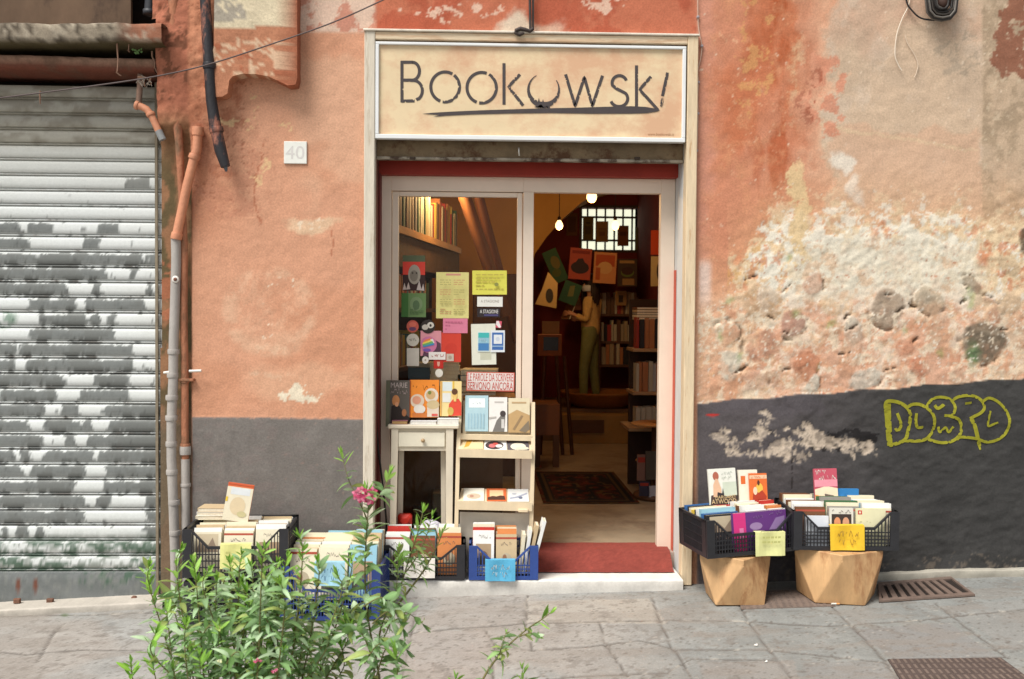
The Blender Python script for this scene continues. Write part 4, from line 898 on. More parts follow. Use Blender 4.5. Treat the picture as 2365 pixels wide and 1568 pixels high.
# window: frame, bars, milky daylight pane
t = thing('barred_window', ((wx0+wx1)/2, BY, wz0), 'small bright barred window high in the red back wall of the shop', 'window')
wdark = M((70, 48, 34), .7, .1)
mb = MB(); e = .035
mb.box(wx0-e, wx0, BY-.02, BY+.05, wz0-e, wz1+e, wdark); mb.box(wx1, wx1+e, BY-.02, BY+.05, wz0-e, wz1+e, wdark); mb.box(wx0, wx1, BY-.02, BY+.05, wz0-e, wz0, wdark); mb.box(wx0, wx1, BY-.02, BY+.05, wz1, wz1+e, wdark); mb.build('frame', None, t)
for px in (1357, 1377.5, 1398, 1419, 1439, 1460, 1481): x = X(px, BY+.06, 530); mb = MB(); mb.box(x-.011, x+.011, BY+.06, BY+.08, wz0, wz1, wdark); mb.build('bar', None, t)
for py in (501.5, 555): z = Z(py, BY+.06, 1420); mb = MB(); mb.box(wx0, wx1, BY+.082, BY+.1, z-.013, z+.013, wdark); mb.build('bar', None, t)
mb = MB(); mb.box(wx0, wx1, BY+.2, BY+.21, wz0, wz1, M((236, 240, 214), .5, .04, 3, 0, emit=1.25)); mb.build('pane', None, t)
# ------------------------------------------------------------------ books
def book(name, label, w, h, th, cover, loc, rz=0, rx=0, ry=0, dec=None, group=None, page=(236, 226, 202), parent=None, cat='book', face='front', parts=False):
    """upright book: front cover towards -Y, spine at -X; rotated about its foot"""
    pm = M(page, .85, .1, 60, .25, (.3, .3, 4) if not face == 'flat' else (1, 1, 6)); cm = paper(cover)
    T = Matrix.Translation(Vector(loc)) @ rotm(rx, ry, rz)
    mb = MB(); c = .0018; mb.box(-w/2, w/2, -th/2, -th/2+c, 0, h, cm); mb.box(-w/2, w/2, th/2-c, th/2, 0, h, cm); mb.box(-w/2, -w/2+c*1.2, -th/2+c, th/2-c, 0, h, cm)
    pb = MB() if parts else mb
    pb.box(-w/2+c*1.2, w/2-.003, -th/2+c, th/2-c, .002, h-.0025, pm)
    if dec: decals(mb, -w/2, 0, w, h, -th/2, dec)
    o = mb.build(name, None, None, (0, 0, 0)); o.matrix_world = T
    if parts:
        o['_local'] = 1; q = pb.build('page_block', None, None, (0, 0, 0)); q.parent = o
    return tag(o, label, cat, group)
CN = {'cream': (236, 226, 198), 'white': (240, 240, 236), 'red': (190, 50, 40), 'orange': (216, 136, 78), 'yellow': (232, 200, 80), 'green': (70, 110, 74), 'blue': (60, 110, 170), 'light blue': (150, 196, 214), 'black': (40, 38, 42), 'brown': (120, 78, 50), 'grey': (150, 146, 140), 'beige': (206, 182, 144), 'pink': (222, 120, 140), 'purple': (110, 58, 130), 'teal': (70, 140, 140), 'dark red': (120, 30, 30), 'olive': (130, 120, 60)}
ORD = ['first', 'second', 'third', 'fourth', 'fifth', 'sixth', 'seventh', 'eighth', 'ninth', 'tenth', 'eleventh', 'twelfth', 'thirteenth', 'fourteenth', 'fifteenth', 'sixteenth', 'seventeenth', 'eighteenth', 'nineteenth', 'twentieth', 'twenty first', 'twenty second', 'twenty third', 'twenty fourth', 'twenty fifth', 'twenty sixth', 'twenty seventh', 'twenty eighth']
def shelf_row(p0, p1, cols, hmin, hmax, where, frm, group, seed, depth=.15, lean=0):
    """books side by side with their spines out along p0 -> p1"""
    rr = random.Random(seed); p0 = Vector(p0); p1 = Vector(p1); L = (p1-p0).length; d = (p1-p0)/L; ang = math.atan2(d.y, d.x); u = 0; i = 0
    while u < L-.02 and i < 28:
        th = min(rr.uniform(.022, .055), L-u); cn = rr.choice(cols); h = rr.uniform(hmin, hmax)
        c = p0+d*(u+th/2)+Vector((-d.y, d.x, 0))*depth/2
        book('book', f'{cn} book spine, {ORD[i]} from {frm} {where}'.replace('the near end', 'near end').replace('the right hand shelf', 'the right shelf'), depth*rr.uniform(.85, 1), h, th*.94, tuple(int(v*.72+14) for v in CN[cn]), c, rz=ang+math.pi/2, rx=lean*rr.uniform(0, 1), group=group, dec=None)
        u += th+rr.uniform(0, .004); i += 1
wood = M((188, 134, 78), .6, .18, 5, .15, (1, 1, 6)); dwood = M((92, 58, 34), .6, .2, 5, .15, (1, 1, 6)); lwood = M((214, 186, 150), .65, .14, 7, .2, (1, 8, 1))
# long shelf up the left side, running back at an angle
sz = 2.27; SA = Vector((X(915, .5, 512), .5, 0)); SB = Vector((X(1066, 3.0, 575), 3.0, 0)); SD = (SB-SA).normalized(); SN = Vector((-SD.y, SD.x, 0))
def along(mb, z0, z1, n0, n1, mat, u0=-.04, u1=1.0):
    L = (SB-SA).length; a = SA+SD*L*u0; b = SA+SD*L*u1; q = [a+SN*n0, b+SN*n0, b+SN*n1, a+SN*n1]
    mb.add([(p.x, p.y, z0) for p in q]+[(p.x, p.y, z1) for p in q], [(0, 3, 2, 1), (4, 5, 6, 7), (0, 1, 5, 4), (1, 2, 6, 5), (2, 3, 7, 6), (3, 0, 4, 7)], mat)
def sp_(u, z, n=0.): p = SA+(SB-SA)*u+SN*n; return (p.x, p.y, z)
t = thing('wall_shelf', sp_(0, sz), 'long wooden shelf of books high up, seen through the glazed panel', 'shelf')
mb = MB(); along(mb, sz-.05, sz, 0, .26, wood); mb.build('board', None, t)
mixed = ['cream', 'brown', 'beige', 'green', 'red', 'grey', 'orange', 'beige', 'brown', 'teal', 'yellow', 'white']
shelf_row(sp_(.0, sz+.001, .01), sp_(.5, sz+.001, .01), ['green', 'cream', 'beige', 'brown', 'cream', 'beige', 'grey'], .27, .34, 'on the near half of the high shelf', 'the near end', 'books on the high left shelf', 1, .2)
shelf_row(sp_(.505, sz+.001, .01), sp_(1., sz+.001, .01), ['beige', 'orange', 'red', 'brown', 'green', 'yellow', 'cream'], .25, .34, 'on the far half of the high shelf', 'the near end', 'books on the high left shelf', 2, .2)
t = thing('low_shelf', sp_(0, IZ), 'dark lower bookshelf under the long high shelf, behind the posters on the glass', 'shelf')
for z in (1.72, 1.32): mb = MB(); along(mb, z-.03, z, 0, .3, dwood); mb.build('board', None, t)
mb = MB(); along(mb, IZ, 2.215, .27, .31, M((74, 44, 24), .8, .2)); mb.build('back_board', None, t)
mb = MB(); along(mb, 2.0, 2.215, .02, .27, M((92, 62, 36), .8, .2)); mb.build('pelmet', None, t)
for z, sd_ in ((1.721, 3), (1.321, 4)): shelf_row(sp_(.0, z, .03), sp_(.62, z, .03), mixed+['black'], .16, .24, 'on the '+('upper' if z > 1.5 else 'lower')+' board of the low shelf', 'the near end', 'books on the low left shelf', sd_, .2)
mb = MB(); a = X(1092, 3.05, 700); b = X(1215, 3.05, 700); mb.box(a, b, 3.05, 3.5, IZ, Z(632, 3.05, 1150), M((84, 50, 26), .7, .25, 3, .2), .01); tag(mb.build('tall_cupboard', None, None, (a, 3.05, IZ)), 'tall dark brown cupboard inside, seen behind the yellow sheets on the glass', 'cupboard')
mb = MB(); p0 = at(1072, 452, 1.6); p1 = at(1140, 640, 1.6); mb.tube([p0+Vector((-.15, 0, .42)), p1+Vector((.1, 0, -.3))], .05, 4, M((124, 76, 42), .7, .2, 5, .2)); mb.tube([p0+Vector((-.0, .25, .42)), p1+Vector((.2, .25, -.5))], .04, 4, M((104, 60, 34), .7, .2, 5, .2))
tag(mb.build('leaning_ladder_rail', None, None, p1), 'slanting reddish wooden ladder rails behind the glazed panel', 'ladder')
mb = MB(); mb.box(X(935, 1.1, 1100), X(1160, 1.1, 1100), 1.0, 1.5, IZ, 1.02, M((108, 74, 48), .7, .2, 3, .2)); cb = tag(mb.build('counter', None, None, (0, 1.0, IZ)), 'brown wooden counter standing close behind the glazed panel', 'counter')
rr = random.Random(8)
for k in range(6):
    cn = ['white', 'cream', 'cream', 'beige', 'white', 'grey'][k]; p = at(1027+rr.uniform(-3, 3), 880-k*8.6, .72)
    book('book', f'{cn} flat book, {ORD[k]} from bottom of the stack behind the round stickers', .20, .24, .026, CN[cn], (p.x-.0, .62, p.z-.012), rx=-math.pi/2, rz=rr.uniform(-.1, .1), group='flat books stacked behind the glass', face='flat')
for k in range(5):
    cn = ['cream', 'beige', 'cream', 'white', 'cream'][k]; p = at(1106+rr.uniform(-3, 3), 906-k*13, .72)
    book('book', f'{cn} flat book, {ORD[k]} from bottom, stack behind the red and white banner', .24, .26, .034, CN[cn], (p.x, .62, p.z-.012), rx=-math.pi/2, rz=rr.uniform(-.1, .1), group='flat books stacked behind the glass', face='flat')
p0 = at(943, 876, .6); p1 = at(993, 848, .6); mb = MB(); mb.box(p0.x, p1.x, .56, .76, p0.z, p1.z, M((54, 78, 100), .6, .1), .003); mb.box(p0.x, p1.x, .559, .77, p1.z, p1.z+.03, M((150, 148, 140), .6, .1), .003)
tag(mb.build('card_box', None, None, (p0.x, .6, p0.z)), 'blue grey card box with pale lid behind the glass above the cookery book', 'box')
mb = MB(); mb.box(X(935, .66, 900), X(1190, .66, 900), .5, .86, at(1060, 912, .6).z-.03, at(1060, 912, .6).z-.004, wood); tag(mb.build('window_board', None, None, (0, .6, 1.2)), 'narrow wooden display board just behind the glass carrying the stacked books', 'shelf')
for k in range(4):
    z0_, z1_ = IZ+.0, IZ+.8; 
    p = at(985+k*46, 1170-(k % 2)*40, .9); mb = MB(); mb.box(p.x-.09, p.x+.09, .75, .95, IZ, p.z, M([(84, 60, 44), (112, 100, 88), (96, 70, 48), (120, 92, 66)][k], .7, .25, 5, .2), .006)
    tag(mb.build('cardboard_box', None, None, (p.x, .8, IZ)), ['short dark brown carton inside, behind the left leg of the small table', 'tall grey brown carton inside, seen between the table legs', 'dark carton inside behind the right table leg', 'lighter brown carton inside, seen through the book rack'][k], 'box')
# lit bulbs in the doorway, plus one added out of sight
bm_ = M((255, 206, 140), .3, 0, 5, 0, emit=4., name='bulb_glow')
def bulb(px, py, Y, r, watt, label, drop):
    p = at(px, py, Y); t = thing('light_bulb', p, label, 'light bulb', 'bare bulbs in the shop')
    mb = MB(); mb.lathe([(0, -1.0*r), (.5*r, -.86*r), (.86*r, -.45*r), (1.0*r, .05*r), (.9*r, .55*r), (.62*r, 1.05*r), (.4*r, 1.45*r)], p, 14, bm_); mb.build('bulb', None, t)
    mb = MB(); mb.lathe([(.42*r, 1.45*r), (.45*r, 2.2*r), (.2*r, 2.5*r), (0, 2.5*r)], p, 10, M((60, 44, 30), .5)); mb.build('socket', None, t)
    mb = MB(); mb.tube([p+Vector((0, 0, 2.4*r)), (p.x, p.y, RZ1)], .004, 6, M((40, 30, 24), .6)); mb.build('flex', None, t)
    l = bpy.data.lights.new('bulb_light', 'POINT'); l.energy = watt; l.color = (1, .62, .28); l.shadow_soft_size = .05; lo = bpy.data.objects.new('bulb_light', l); COL.objects.link(lo); lo.location = p-Vector((0, 0, r*1.8))
bulb(1366.6, 456, 1.9, .042, 8, 'largest and nearest of the three lit bulbs, at the top of the open doorway', 0)
bulb(1291.5, 522, 4.6, .042, 11, 'lit bulb on the left, in front of the dark red wall', 0)
bulb(1421, 522, 4.6, .042, 11, 'lit bulb in front of the barred window', 0)
bulb(1030, 395, 1.5, .042, 42, 'added unseen bulb above the glazed panel, warming the view through the glass', 0)  # added lamp out of sight, gives the amber light behind the glass
# posters and displayed books at the back
def card(name, label, P, Y, col, dec=None, cat='poster', tilt=0, th=.008, group=None):
    """P: (x0,y0,x1,y1) in the photo"""
    a = at(P[0], P[3], Y); b = at(P[2], P[1], Y); w = b.x-a.x; h = b.z-a.z
    mb = MB(); dm = lambda q: tuple(int(v*.86) for v in q); mb.box(-w/2, w/2, 0, th, 0, h, paper(dm(col)))
    if dec: decals(mb, -w/2, 0, w, h, 0, [tuple(i[:-1])+(dm(i[-1]),) for i in dec])
    o = mb.build(name, None, None, (0, 0, 0)); o.matrix_world = Matrix.Translation(Vector(((a.x+b.x)/2, Y, a.z))) @ rotm(0, tilt, 0); return tag(o, label, cat, group)
Yw = BY-.06
card('paper_sheet', 'olive paper hanging at the left edge of the barred window', (1346, 501, 1371, 554), Yw, (122, 100, 30), [('r', .2, .25, .8, .6, (96, 74, 24)), ('r', .3, .7, .7, .78, (80, 60, 20))], 'sheet')
card('paper_sheet', 'tan paper hanging second from the left on the barred window', (1377, 511, 1405, 559), Yw, (176, 128, 62), [('r', .25, .3, .75, .5, (150, 100, 50)), ('r', .2, .6, .8, .66, (150, 100, 50))], 'sheet')
card('paper_sheet', 'brown paper hanging in the middle right of the barred window', (1426, 521, 1452, 568), Yw, (150, 84, 26), [('r', .2, .5, .8, .7, (110, 58, 20))], 'sheet')
card('paper_sheet', 'grey olive paper overlapping the right edge of the barred window', (1466, 526, 1494, 578), Yw, (118, 110, 74), None, 'sheet', .06)
card('poster', 'dim brown poster on the red wall left of the barred window', (1308, 492, 1334, 544), Yw, (120, 70, 24), [('r', .15, .15, .85, .85, (96, 50, 16))])
card('poster', 'bright orange red poster at the right edge of the doorway', (1503, 532, 1528, 588), 5.2, (206, 70, 22), None)
card('poster', 'green poster tilted to the left behind the pink one', (1281, 572, 1316, 650), 6.0, (56, 96, 56), [('e', .6, .6, .3, .2, (120, 110, 50)), ('e', .4, .3, .3, .12, (90, 100, 40))], tilt=-.42)
card('poster', 'reddish pink poster with a dark hat shape', (1312, 573, 1363, 645), 5.95, (196, 86, 62), [('e', .5, .38, .42, .2, (58, 38, 44)), ('p', [(.25, .5), (.75, .5), (.6, .68), (.4, .66)], (58, 38, 44)), ('r', .1, .82, .9, .92, (150, 50, 40))], tilt=.07)
card('poster', 'orange and cream poster above the standing person', (1369, 583, 1422, 654), 5.9, (226, 150, 90), [('r', .08, .55, .92, .92, (196, 84, 36)), ('e', .5, .5, .32, .2, (232, 176, 110)), ('r', .1, .1, .3, .5, (190, 90, 40))], tilt=.05)
card('poster', 'dark poster with a green ring and a pale foot', (1426, 598, 1472, 661), 5.9, (66, 42, 22), [('r', .1, .84, .85, .94, (170, 130, 70)), ('e', .5, .5, .34, .16, (96, 110, 30)), ('e', .5, .56, .3, .15, (60, 22, 10)), ('r', .25, .05, .85, .28, (160, 120, 66))])
card('poster', 'pale poster with a dark figure at the right edge of the doorway', (1503, 592, 1530, 661), 5.2, (206, 182, 130), [('e', .75, .5, .25, .3, (70, 56, 40))])
card('poster', 'lower green poster leaning left of the standing person', (1288, 650, 1330, 700), 5.9, (52, 98, 66), [('p', [(.4, .3), (.7, .4), (.6, .9), (.35, .8)], (130, 130, 70))], tilt=.35)
def tri():
    mb = MB(); q = [at(x, y, 5.3) for x, y in ((1266, 628), (1288, 654), (1285, 712), (1236, 702), (1252, 668))]; mb.prism([(p.x, p.z) for p in q], 5.3, 5.31, paper((190, 156, 96)))
    e = [at(1269+9*math.cos(a), 683+17*math.sin(a), 5.3) for a in np.linspace(0, 6.28, 14)[:-1]]; mb.add([(p.x, 5.298, p.z) for p in e], [tuple(range(13))], paper((56, 50, 40)))
    tag(mb.build('display_card', None, None, (q[3].x, 5.3, q[3].z)), 'pointed pale card with a dark oval, left side of the doorway', 'card')
tri()
card('poster', 'small red and white card left of the person', (1326, 668, 1343, 716), 6.9, (206, 140, 110), [('r', .1, .6, .9, .95, (170, 50, 30)), ('e', .5, .4, .3, .15, (226, 210, 180))])
card('poster', 'small pale framed picture right of the person', (1421, 672, 1447, 705), 6.3, (170, 130, 80), [('r', .3, .2, .7, .7, (70, 50, 34))])
card('paper_sheet', 'pale sheet standing over the dark box left of the person', (1252, 742, 1292, 780), 4.6, (196, 156, 104), None, 'sheet')
t = thing('screen', at(1270, 817, 4.5), 'dark screen in an orange wooden frame left of the person', 'screen')
a, b = at(1242, 822, 4.5), at(1298, 772, 4.5)
mb = MB(); mb.box(a.x, b.x, 4.5, 4.56, a.z, b.z, M((160, 92, 40), .6, .15), .006); mb.build('frame', None, t); mb = MB(); mb.box(a.x+.06, b.x-.04, 4.494, 4.5, a.z+.06, b.z-.03, M((40, 34, 28), .3)); mb.build('panel', None, t)
t = thing('easel_legs', (at(1285, 830, 4.5).x, 4.5, IZ), 'thin wooden stand with splayed legs under the dark screen', 'stand')
for x0, x1 in ((1258, 1248), (1285, 1300), (1303, 1322)): mb = MB(); q = at(x1, 1000, 4.45); mb.tube([at(x0, 822, 4.5), (q.x, 4.45, IZ)], .02, 6, dwood); mb.build('leg', None, t)
# back shelves behind the person
t = thing('back_shelf', (X(1440, 6.4, 780), 6.4, BZ), 'dark bookshelf at the back, right of the standing person', 'shelf')
bx0, bx1 = X(1388, 6.4, 780), X(1476, 6.4, 780)
for py in (725, 788, 842, 900): z = Z(py, 6.4, 1430); mb = MB(); mb.box(bx0, bx1, 6.4, 6.7, z-.03, z, dwood); mb.build('board', None, t)
mb = MB(); mb.box(bx1, bx1+.03, 6.4, 6.72, BZ, Z(700, 6.4, 1430), dwood); mb.box(bx0-.03, bx0, 6.4, 6.72, BZ, Z(700, 6.4, 1430), dwood); mb.build('side', None, t)
for k, py in enumerate((725, 788, 842)): shelf_row((bx0+.01, 6.41, Z(py, 6.4, 1430)+.001), (bx1-.01, 6.41, Z(py, 6.4, 1430)+.001), ['brown', 'beige', 'orange', 'red', 'black', 'cream'], .2, .28, 'on the '+['top', 'middle', 'bottom'][k]+' board of the back shelf', 'the left end', 'books on the back shelf', 20+k, .2)
# right hand shelves
SY0 = 2.3; rx0 = X(1462, SY0, 900); t = thing('side_shelf', (rx0, SY0, IZ), 'tall bookshelf inside the doorway on the right', 'shelf')
lv = [(722, 'uppermost'), (805, 'second'), (888, 'third'), (950, 'fourth')]
for py, nm in ((805, 0), (905, 0), (985, 1)):
    z = Z(py, SY0, 1480); mb = MB(); mb.box(rx0-(.05 if nm else 0), RX1-.3, SY0-(.12 if nm else 0), SY0+.4, z-.028, z, M((176, 140, 100), .6, .15), .003); mb.build('board', None, t)
mb = MB(); mb.box(rx0+.02, RX1-.3, SY0+.36, SY0+.4, IZ, Z(690, SY0, 1480), M((60, 40, 28), .8)); mb.build('back_board', None, t)
for py, c_, nm, sd_, hh in ((805, ['red', 'black', 'brown', 'orange', 'cream'], 'upper', 31, .27), (905, ['grey', 'cream', 'orange', 'brown', 'white'], 'middle', 32, .26), (985, ['beige', 'brown', 'cream'], 'lower', 33, .17)):
    shelf_row((rx0+.03, SY0+.02, Z(py, SY0, 1480)+.001), (rx0+.36, SY0+.02, Z(py, SY0, 1480)+.001), c_, hh*.9, hh, f'on the {nm} board of the right hand shelf', 'the left', 'books on the right hand shelf', sd_, .18)
for k in range(5):
    p = at(1500, 736-k*6, SY0); cn = ['beige', 'cream', 'grey', 'beige', 'brown'][k]
    book('book', f'{cn} flat book, {ORD[k]} from bottom of the pile on the right hand shelf', .20, .26, .018, CN[cn], (p.x, SY0+.03, p.z), rx=-math.pi/2, group='flat books on the right hand shelf', face='flat')
t = thing('revolving_rack', (X(1500, 1.9, 1150), 2.0, IZ), 'low revolving rack with magazines on a round base, right edge of the doorway', 'rack')
c0 = Vector((X(1512, 2.0, 1150), 2.0, IZ)); mb = MB(); mb.lathe([(0, 0), (.17, 0), (.18, .02), (.17, .045), (.03, .05), (.03, .62), (0, .62)], c0, 20, dwood); mb.build('base', None, t)
for z_, r_ in ((.30, .15), (.60, .19)): mb = MB(); mb.lathe([(0, z_), (r_, z_), (r_+.012, z_+.01), (r_, z_+.02), (0, z_+.02)], c0, 20, wood); mb.build('tray', None, t)
for k, (x0, y0, x1, y1, col, lb_) in enumerate(((1471, 1050, 1492, 1110, (150, 110, 96), 'pinkish brown magazine standing in the upper tray'), (1490, 1042, 1516, 1108, (96, 88, 76), 'dark magazine in the upper tray, right'), (1476, 1112, 1500, 1146, (60, 56, 78), 'dark blue magazine in the bottom tray'), (1498, 1122, 1520, 1148, (206, 204, 214), 'white magazine in the bottom tray'))):
    card('magazine', lb_+' of the revolving rack', (x0, y0, x1, y1), 1.84, col, [('r', .1, .7, .9, .9, (190, 60, 40))] if k in (0, 2) else None, 'magazine')
# furniture on the floor
t = thing('wooden_cabinet', (X(1265, 3.6, 1000), 3.6, IZ), 'low brown wooden table standing inside the doorway at the left', 'table')
a, b = X(1234, 3.6, 1000), X(1292, 3.6, 1000); zt_ = Z(934, 3.6, 1260)
mb = MB(); mb.box(a, b, 3.6, 4.1, zt_-.30, zt_, M((130, 76, 30), .5, .15, 5, .1)); mb.build('body', None, t)
for x in (a+.03, b-.03): mb = MB(); mb.box(x-.03, x+.03, 3.6, 3.66, IZ, zt_-.3, dwood); mb.build('leg', None, t)
mb = MB(); a, b = X(1294, 5.4, 990), X(1456, 5.4, 990); bw_ = M((150, 116, 62), .6, .15, 4, .1); mb.box(a, b, 5.35, 5.6, IZ, Z(958, 5.35, 1370), bw_, .004); mb.box(a+.12, a+.5, 5.34, 5.351, Z(1000, 5.35, 1370), Z(970, 5.35, 1370), dwood); mb.box(a+1.0, a+1.1, 5.34, 5.351, Z(996, 5.35, 1370), Z(985, 5.35, 1370), dwood)
tag(mb.build('low_bench', None, None, ((a+b)/2, 5.35, IZ)), 'long low pale wooden bench in front of the raised floor', 'bench')
# curved basket behind the bench
mb = MB(); c0 = at(1388, 938, 5.9); mb.lathe([(.30, .0), (.40, .06), (.48, .16), (.50, .19), (.47, .17), (.39, .07), (.29, .02), (0, .02)], (c0.x, 5.95, BZ), 24, M((150, 96, 44), .8, .2, 20, .4, (1, 1, 4)))
tag(mb.build('wicker_basket', None, None, (c0.x, 5.95, BZ)), 'wide shallow brown basket at the feet of the standing person', 'basket')
# rug
def rug():
    q = [(1268, 1120), (1460, 1124), (1432, 1068), (1300, 1066)]
    xa, xb = X(1240, 2.6, 1100), X(1442, 2.6, 1100); y0, y1 = 1.75, 3.3
    gx, gy = np.meshgrid(np.linspace(xa, xb, 90), np.linspace(y0, y1, 110)); u = (gx-xa)/(xb-xa); v = (gy-y0)/(y1-y0)
    c = np.zeros(gx.shape+(3,))+C(120, 44, 30); d = np.minimum(np.minimum(u, 1-u)*1.2, np.minimum(v, 1-v)*1.6); bc = lambda a: a[..., None]
    def over(col, m):
        nonlocal c
        c = c*(1-bc(m*1.))+C(*col)*bc(m*1.)
    over((150, 112, 66), d < .14); over((40, 36, 40), (d > .05)*(d < .1)); over((52, 44, 48), (d > .14)*(d < .17)); n = vn(u*14, v*18, 501); over((44, 40, 48), (d > .17)*(n > .62)); over((176, 70, 44), (d > .17)*(n < .3)); over((160, 126, 80), (d > .17)*(vn(u*22, v*26, 503) > .78)); over((150, 60, 40), (d < .05)*(vn(u*30, v*30, 505) > .5))
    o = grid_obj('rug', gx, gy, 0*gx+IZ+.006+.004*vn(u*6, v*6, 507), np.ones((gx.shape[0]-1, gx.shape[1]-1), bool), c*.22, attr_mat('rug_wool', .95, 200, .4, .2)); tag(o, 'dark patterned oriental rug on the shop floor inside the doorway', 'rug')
rug()
# ------------------------------------------------------------------ notices on the glass
NG = GY-.003
def note(name, label, P, col, dec=None, cat='notice', Y=None, tilt=0, shape='r', group=None, lift=0):
    Y = (NG if Y is None else Y)-lift; x0, y0, x1, y1 = P; a = at(x0, y1, Y); b = at(x1, y0, Y); w, h = b.x-a.x, b.z-a.z; mb = MB()
    if shape == 'r':
        mb.add([(-w/2, 0, 0), (w/2, 0, 0), (w/2, 0, h), (-w/2, 0, h), (-w/2, .001, 0), (w/2, .001, 0), (w/2, .001, h), (-w/2, .001, h)], [(0, 1, 2, 3), (7, 6, 5, 4), (0, 4, 5, 1), (1, 5, 6, 2), (2, 6, 7, 3), (3, 7, 4, 0)], paper(col))
    else:
        n = 24; mb.add([(w/2*math.cos(t*2*math.pi/n), 0, h/2+h/2*math.sin(t*2*math.pi/n)) for t in range(n)], [tuple(range(n))], paper(col))
    if dec: decals(mb, -w/2, 0, w, h, 0, dec)
    o = mb.build(name, None, None, (0, 0, 0)); o.matrix_world = Matrix.Translation(Vector(((a.x+b.x)/2, Y, a.z))) @ rotm(0, tilt, 0); return tag(o, label, cat, group)
def lines(n, col, u0=.1, u1=.9, v0=.1, v1=.9, seed=0, t=.4):
    rr = random.Random(seed); out = []
    for i in range(n):
        v = v0+(v1-v0)*(i+.5)/n; h = (v1-v0)/n*t/2; u = u0
        while u < u1-.03:
            w = rr.uniform(.05, .16); out.append(('r', u, v-h, min(u+w, u1), v+h, col)); u += w+.03
            if rr.random() < .12: break
    return out
note('poster', 'red topped poster with a grey shaggy figure, top left on the glass', (930, 590, 982, 671), (56, 34, 32), [('r', 0, .45, 1, .82, (214, 66, 52)), ('r', 0, .82, 1, 1, (88, 96, 70)), ('e', .52, .46, .28, .28, (160, 150, 136)), ('p', [(.0, .02), (.08, .22), (.16, .04), (.26, .24), (.34, .04)], (196, 176, 166)), ('p', [(.62, .02), (.74, .3), (.84, .04), (.92, .2), (.98, 0)], (190, 176, 170)), ('e', .5, .42, .18, .16, (126, 116, 104)), ('e', .44, .5, .04, .03, (70, 60, 54)), ('e', .62, .5, .04, .03, (70, 60, 54))], 'poster')
note('poster', 'green square sheet under the red topped poster', (927, 677, 984, 732), (104, 134, 82), [('r', 0, 0, .28, 1, (62, 108, 50)), ('e', .6, .55, .26, .3, (120, 142, 100)), ('e', .6, .5, .14, .2, (84, 108, 74))]+lines(4, (80, 104, 66), .35, .9, .1, .35, 3), 'poster')
note('paper_notice', 'tall pale yellow printed sheet in the middle of the glass', (1007, 629, 1083, 735), (226, 216, 140), [('r', .3, .93, .75, .97, (214, 150, 130))]+[q for r_ in range(4) for c_ in range(2) for q in lines(3, (186, 176, 110) if (r_+c_) % 2 else (206, 160, 110), .12+c_*.42, .46+c_*.42, .08+r_*.21, .22+r_*.21, 10+r_*2+c_)])
note('paper_notice', 'bright yellow landscape sheet at the top right of the glass', (1091, 625, 1171, 680), (232, 226, 96), lines(5, (200, 184, 84), .1, .9, .15, .9, 21, .35)+[('e', .7, .42, .06, .08, (150, 150, 80))], tilt=-.01)
note('label', 'white label with thin grey lettering under the yellow sheet', (1102, 685.5, 1161, 708), (240, 238, 230), [('t', 'A STAGIONE', .14, .42, .86, .68, (150, 140, 130))], 'sticker')
note('label', 'black label with white lettering and a blue strip', (1102, 712, 1155, 732), (46, 36, 38), [('t', 'A STAGIONE', .12, .42, .92, .84, (238, 236, 230)), ('r', .3, .12, .92, .32, (80, 74, 120))], 'sticker')
note('paper_notice', 'pink note hanging below the tall yellow sheet', (1023, 735, 1080, 769), (222, 130, 156), lines(3, (196, 104, 134), .1, .9, .15, .85, 31))
note('poster', 'plain red sheet below the pink note', (1019, 768, 1065, 836), (214, 66, 48), [('e', .5, .45, .3, .2, (206, 60, 44))], 'poster', lift=-.002)
note('sticker', 'round reddish sticker, upper left of the sticker cluster', (939, 739.5, 967, 768), (196, 92, 76), [('e', .5, .3, .3, .16, (104, 64, 96)), ('e', .5, .65, .3, .2, (214, 110, 90))], 'sticker', shape='e')
note('sticker', 'round black sticker with two pale shapes', (972, 738, 1005, 770), (50, 42, 38), [('e', .68, .6, .24, .22, (214, 208, 196)), ('e', .3, .45, .22, .2, (196, 188, 176)), ('e', .68, .58, .08, .1, (60, 50, 46))], 'sticker', shape='e', lift=.003)
note('sticker', 'round white sticker above the blank card', (939, 770.5, 968, 799.5), (206, 198, 184), [('w', .2, .42, .8, .62, (110, 100, 90))], 'sticker', shape='e')
note('poster', 'pink poster partly hidden behind the rainbow sticker', (971, 764, 1019, 822), (222, 150, 160), [('p', [(.55, 0), (1, .1), (.98, .5), (.75, .62), (.6, .4)], (92, 58, 76)), ('p', [(.1, .0), (.5, .0), (.5, .3), (.2, .3)], (96, 64, 84))], 'poster')
note('sticker', 'round sticker with a rainbow band', (971, 777, 1009, 815), (206, 120, 160), [('p', [(.12, .42), (.2, .7), (.75, .86), (.86, .62)], (232, 226, 220)), ('p', [(.14, .62), (.24, .78), (.66, .92), (.6, .78)], (240, 130, 80)), ('p', [(.12, .52), (.14, .62), (.6, .78), (.72, .72)], (240, 214, 90)), ('p', [(.14, .42), (.12, .52), (.72, .72), (.8, .6)], (110, 176, 110)), ('p', [(.2, .34), (.14, .42), (.8, .6), (.86, .5)], (70, 140, 190)), ('e', .4, .18, .24, .1, (120, 90, 170))], 'sticker', shape='e', lift=.003)
note('card', 'blank grey white card below the round white sticker', (939.5, 804, 968, 845), (204, 196, 184), None, 'card')
note('label', 'white label with a red line of lettering', (990, 813, 1029, 830.5), (238, 230, 224), [('w', .08, .35, .92, .7, (206, 90, 76))], 'sticker', lift=.004)
note('sticker', 'small red square sticker with a pale shape', (1001.5, 830, 1024, 851), (196, 44, 32), [('p', [(.35, .75), (.65, .75), (.62, .35), (.5, .2), (.38, .35)], (226, 170, 150))], 'sticker')
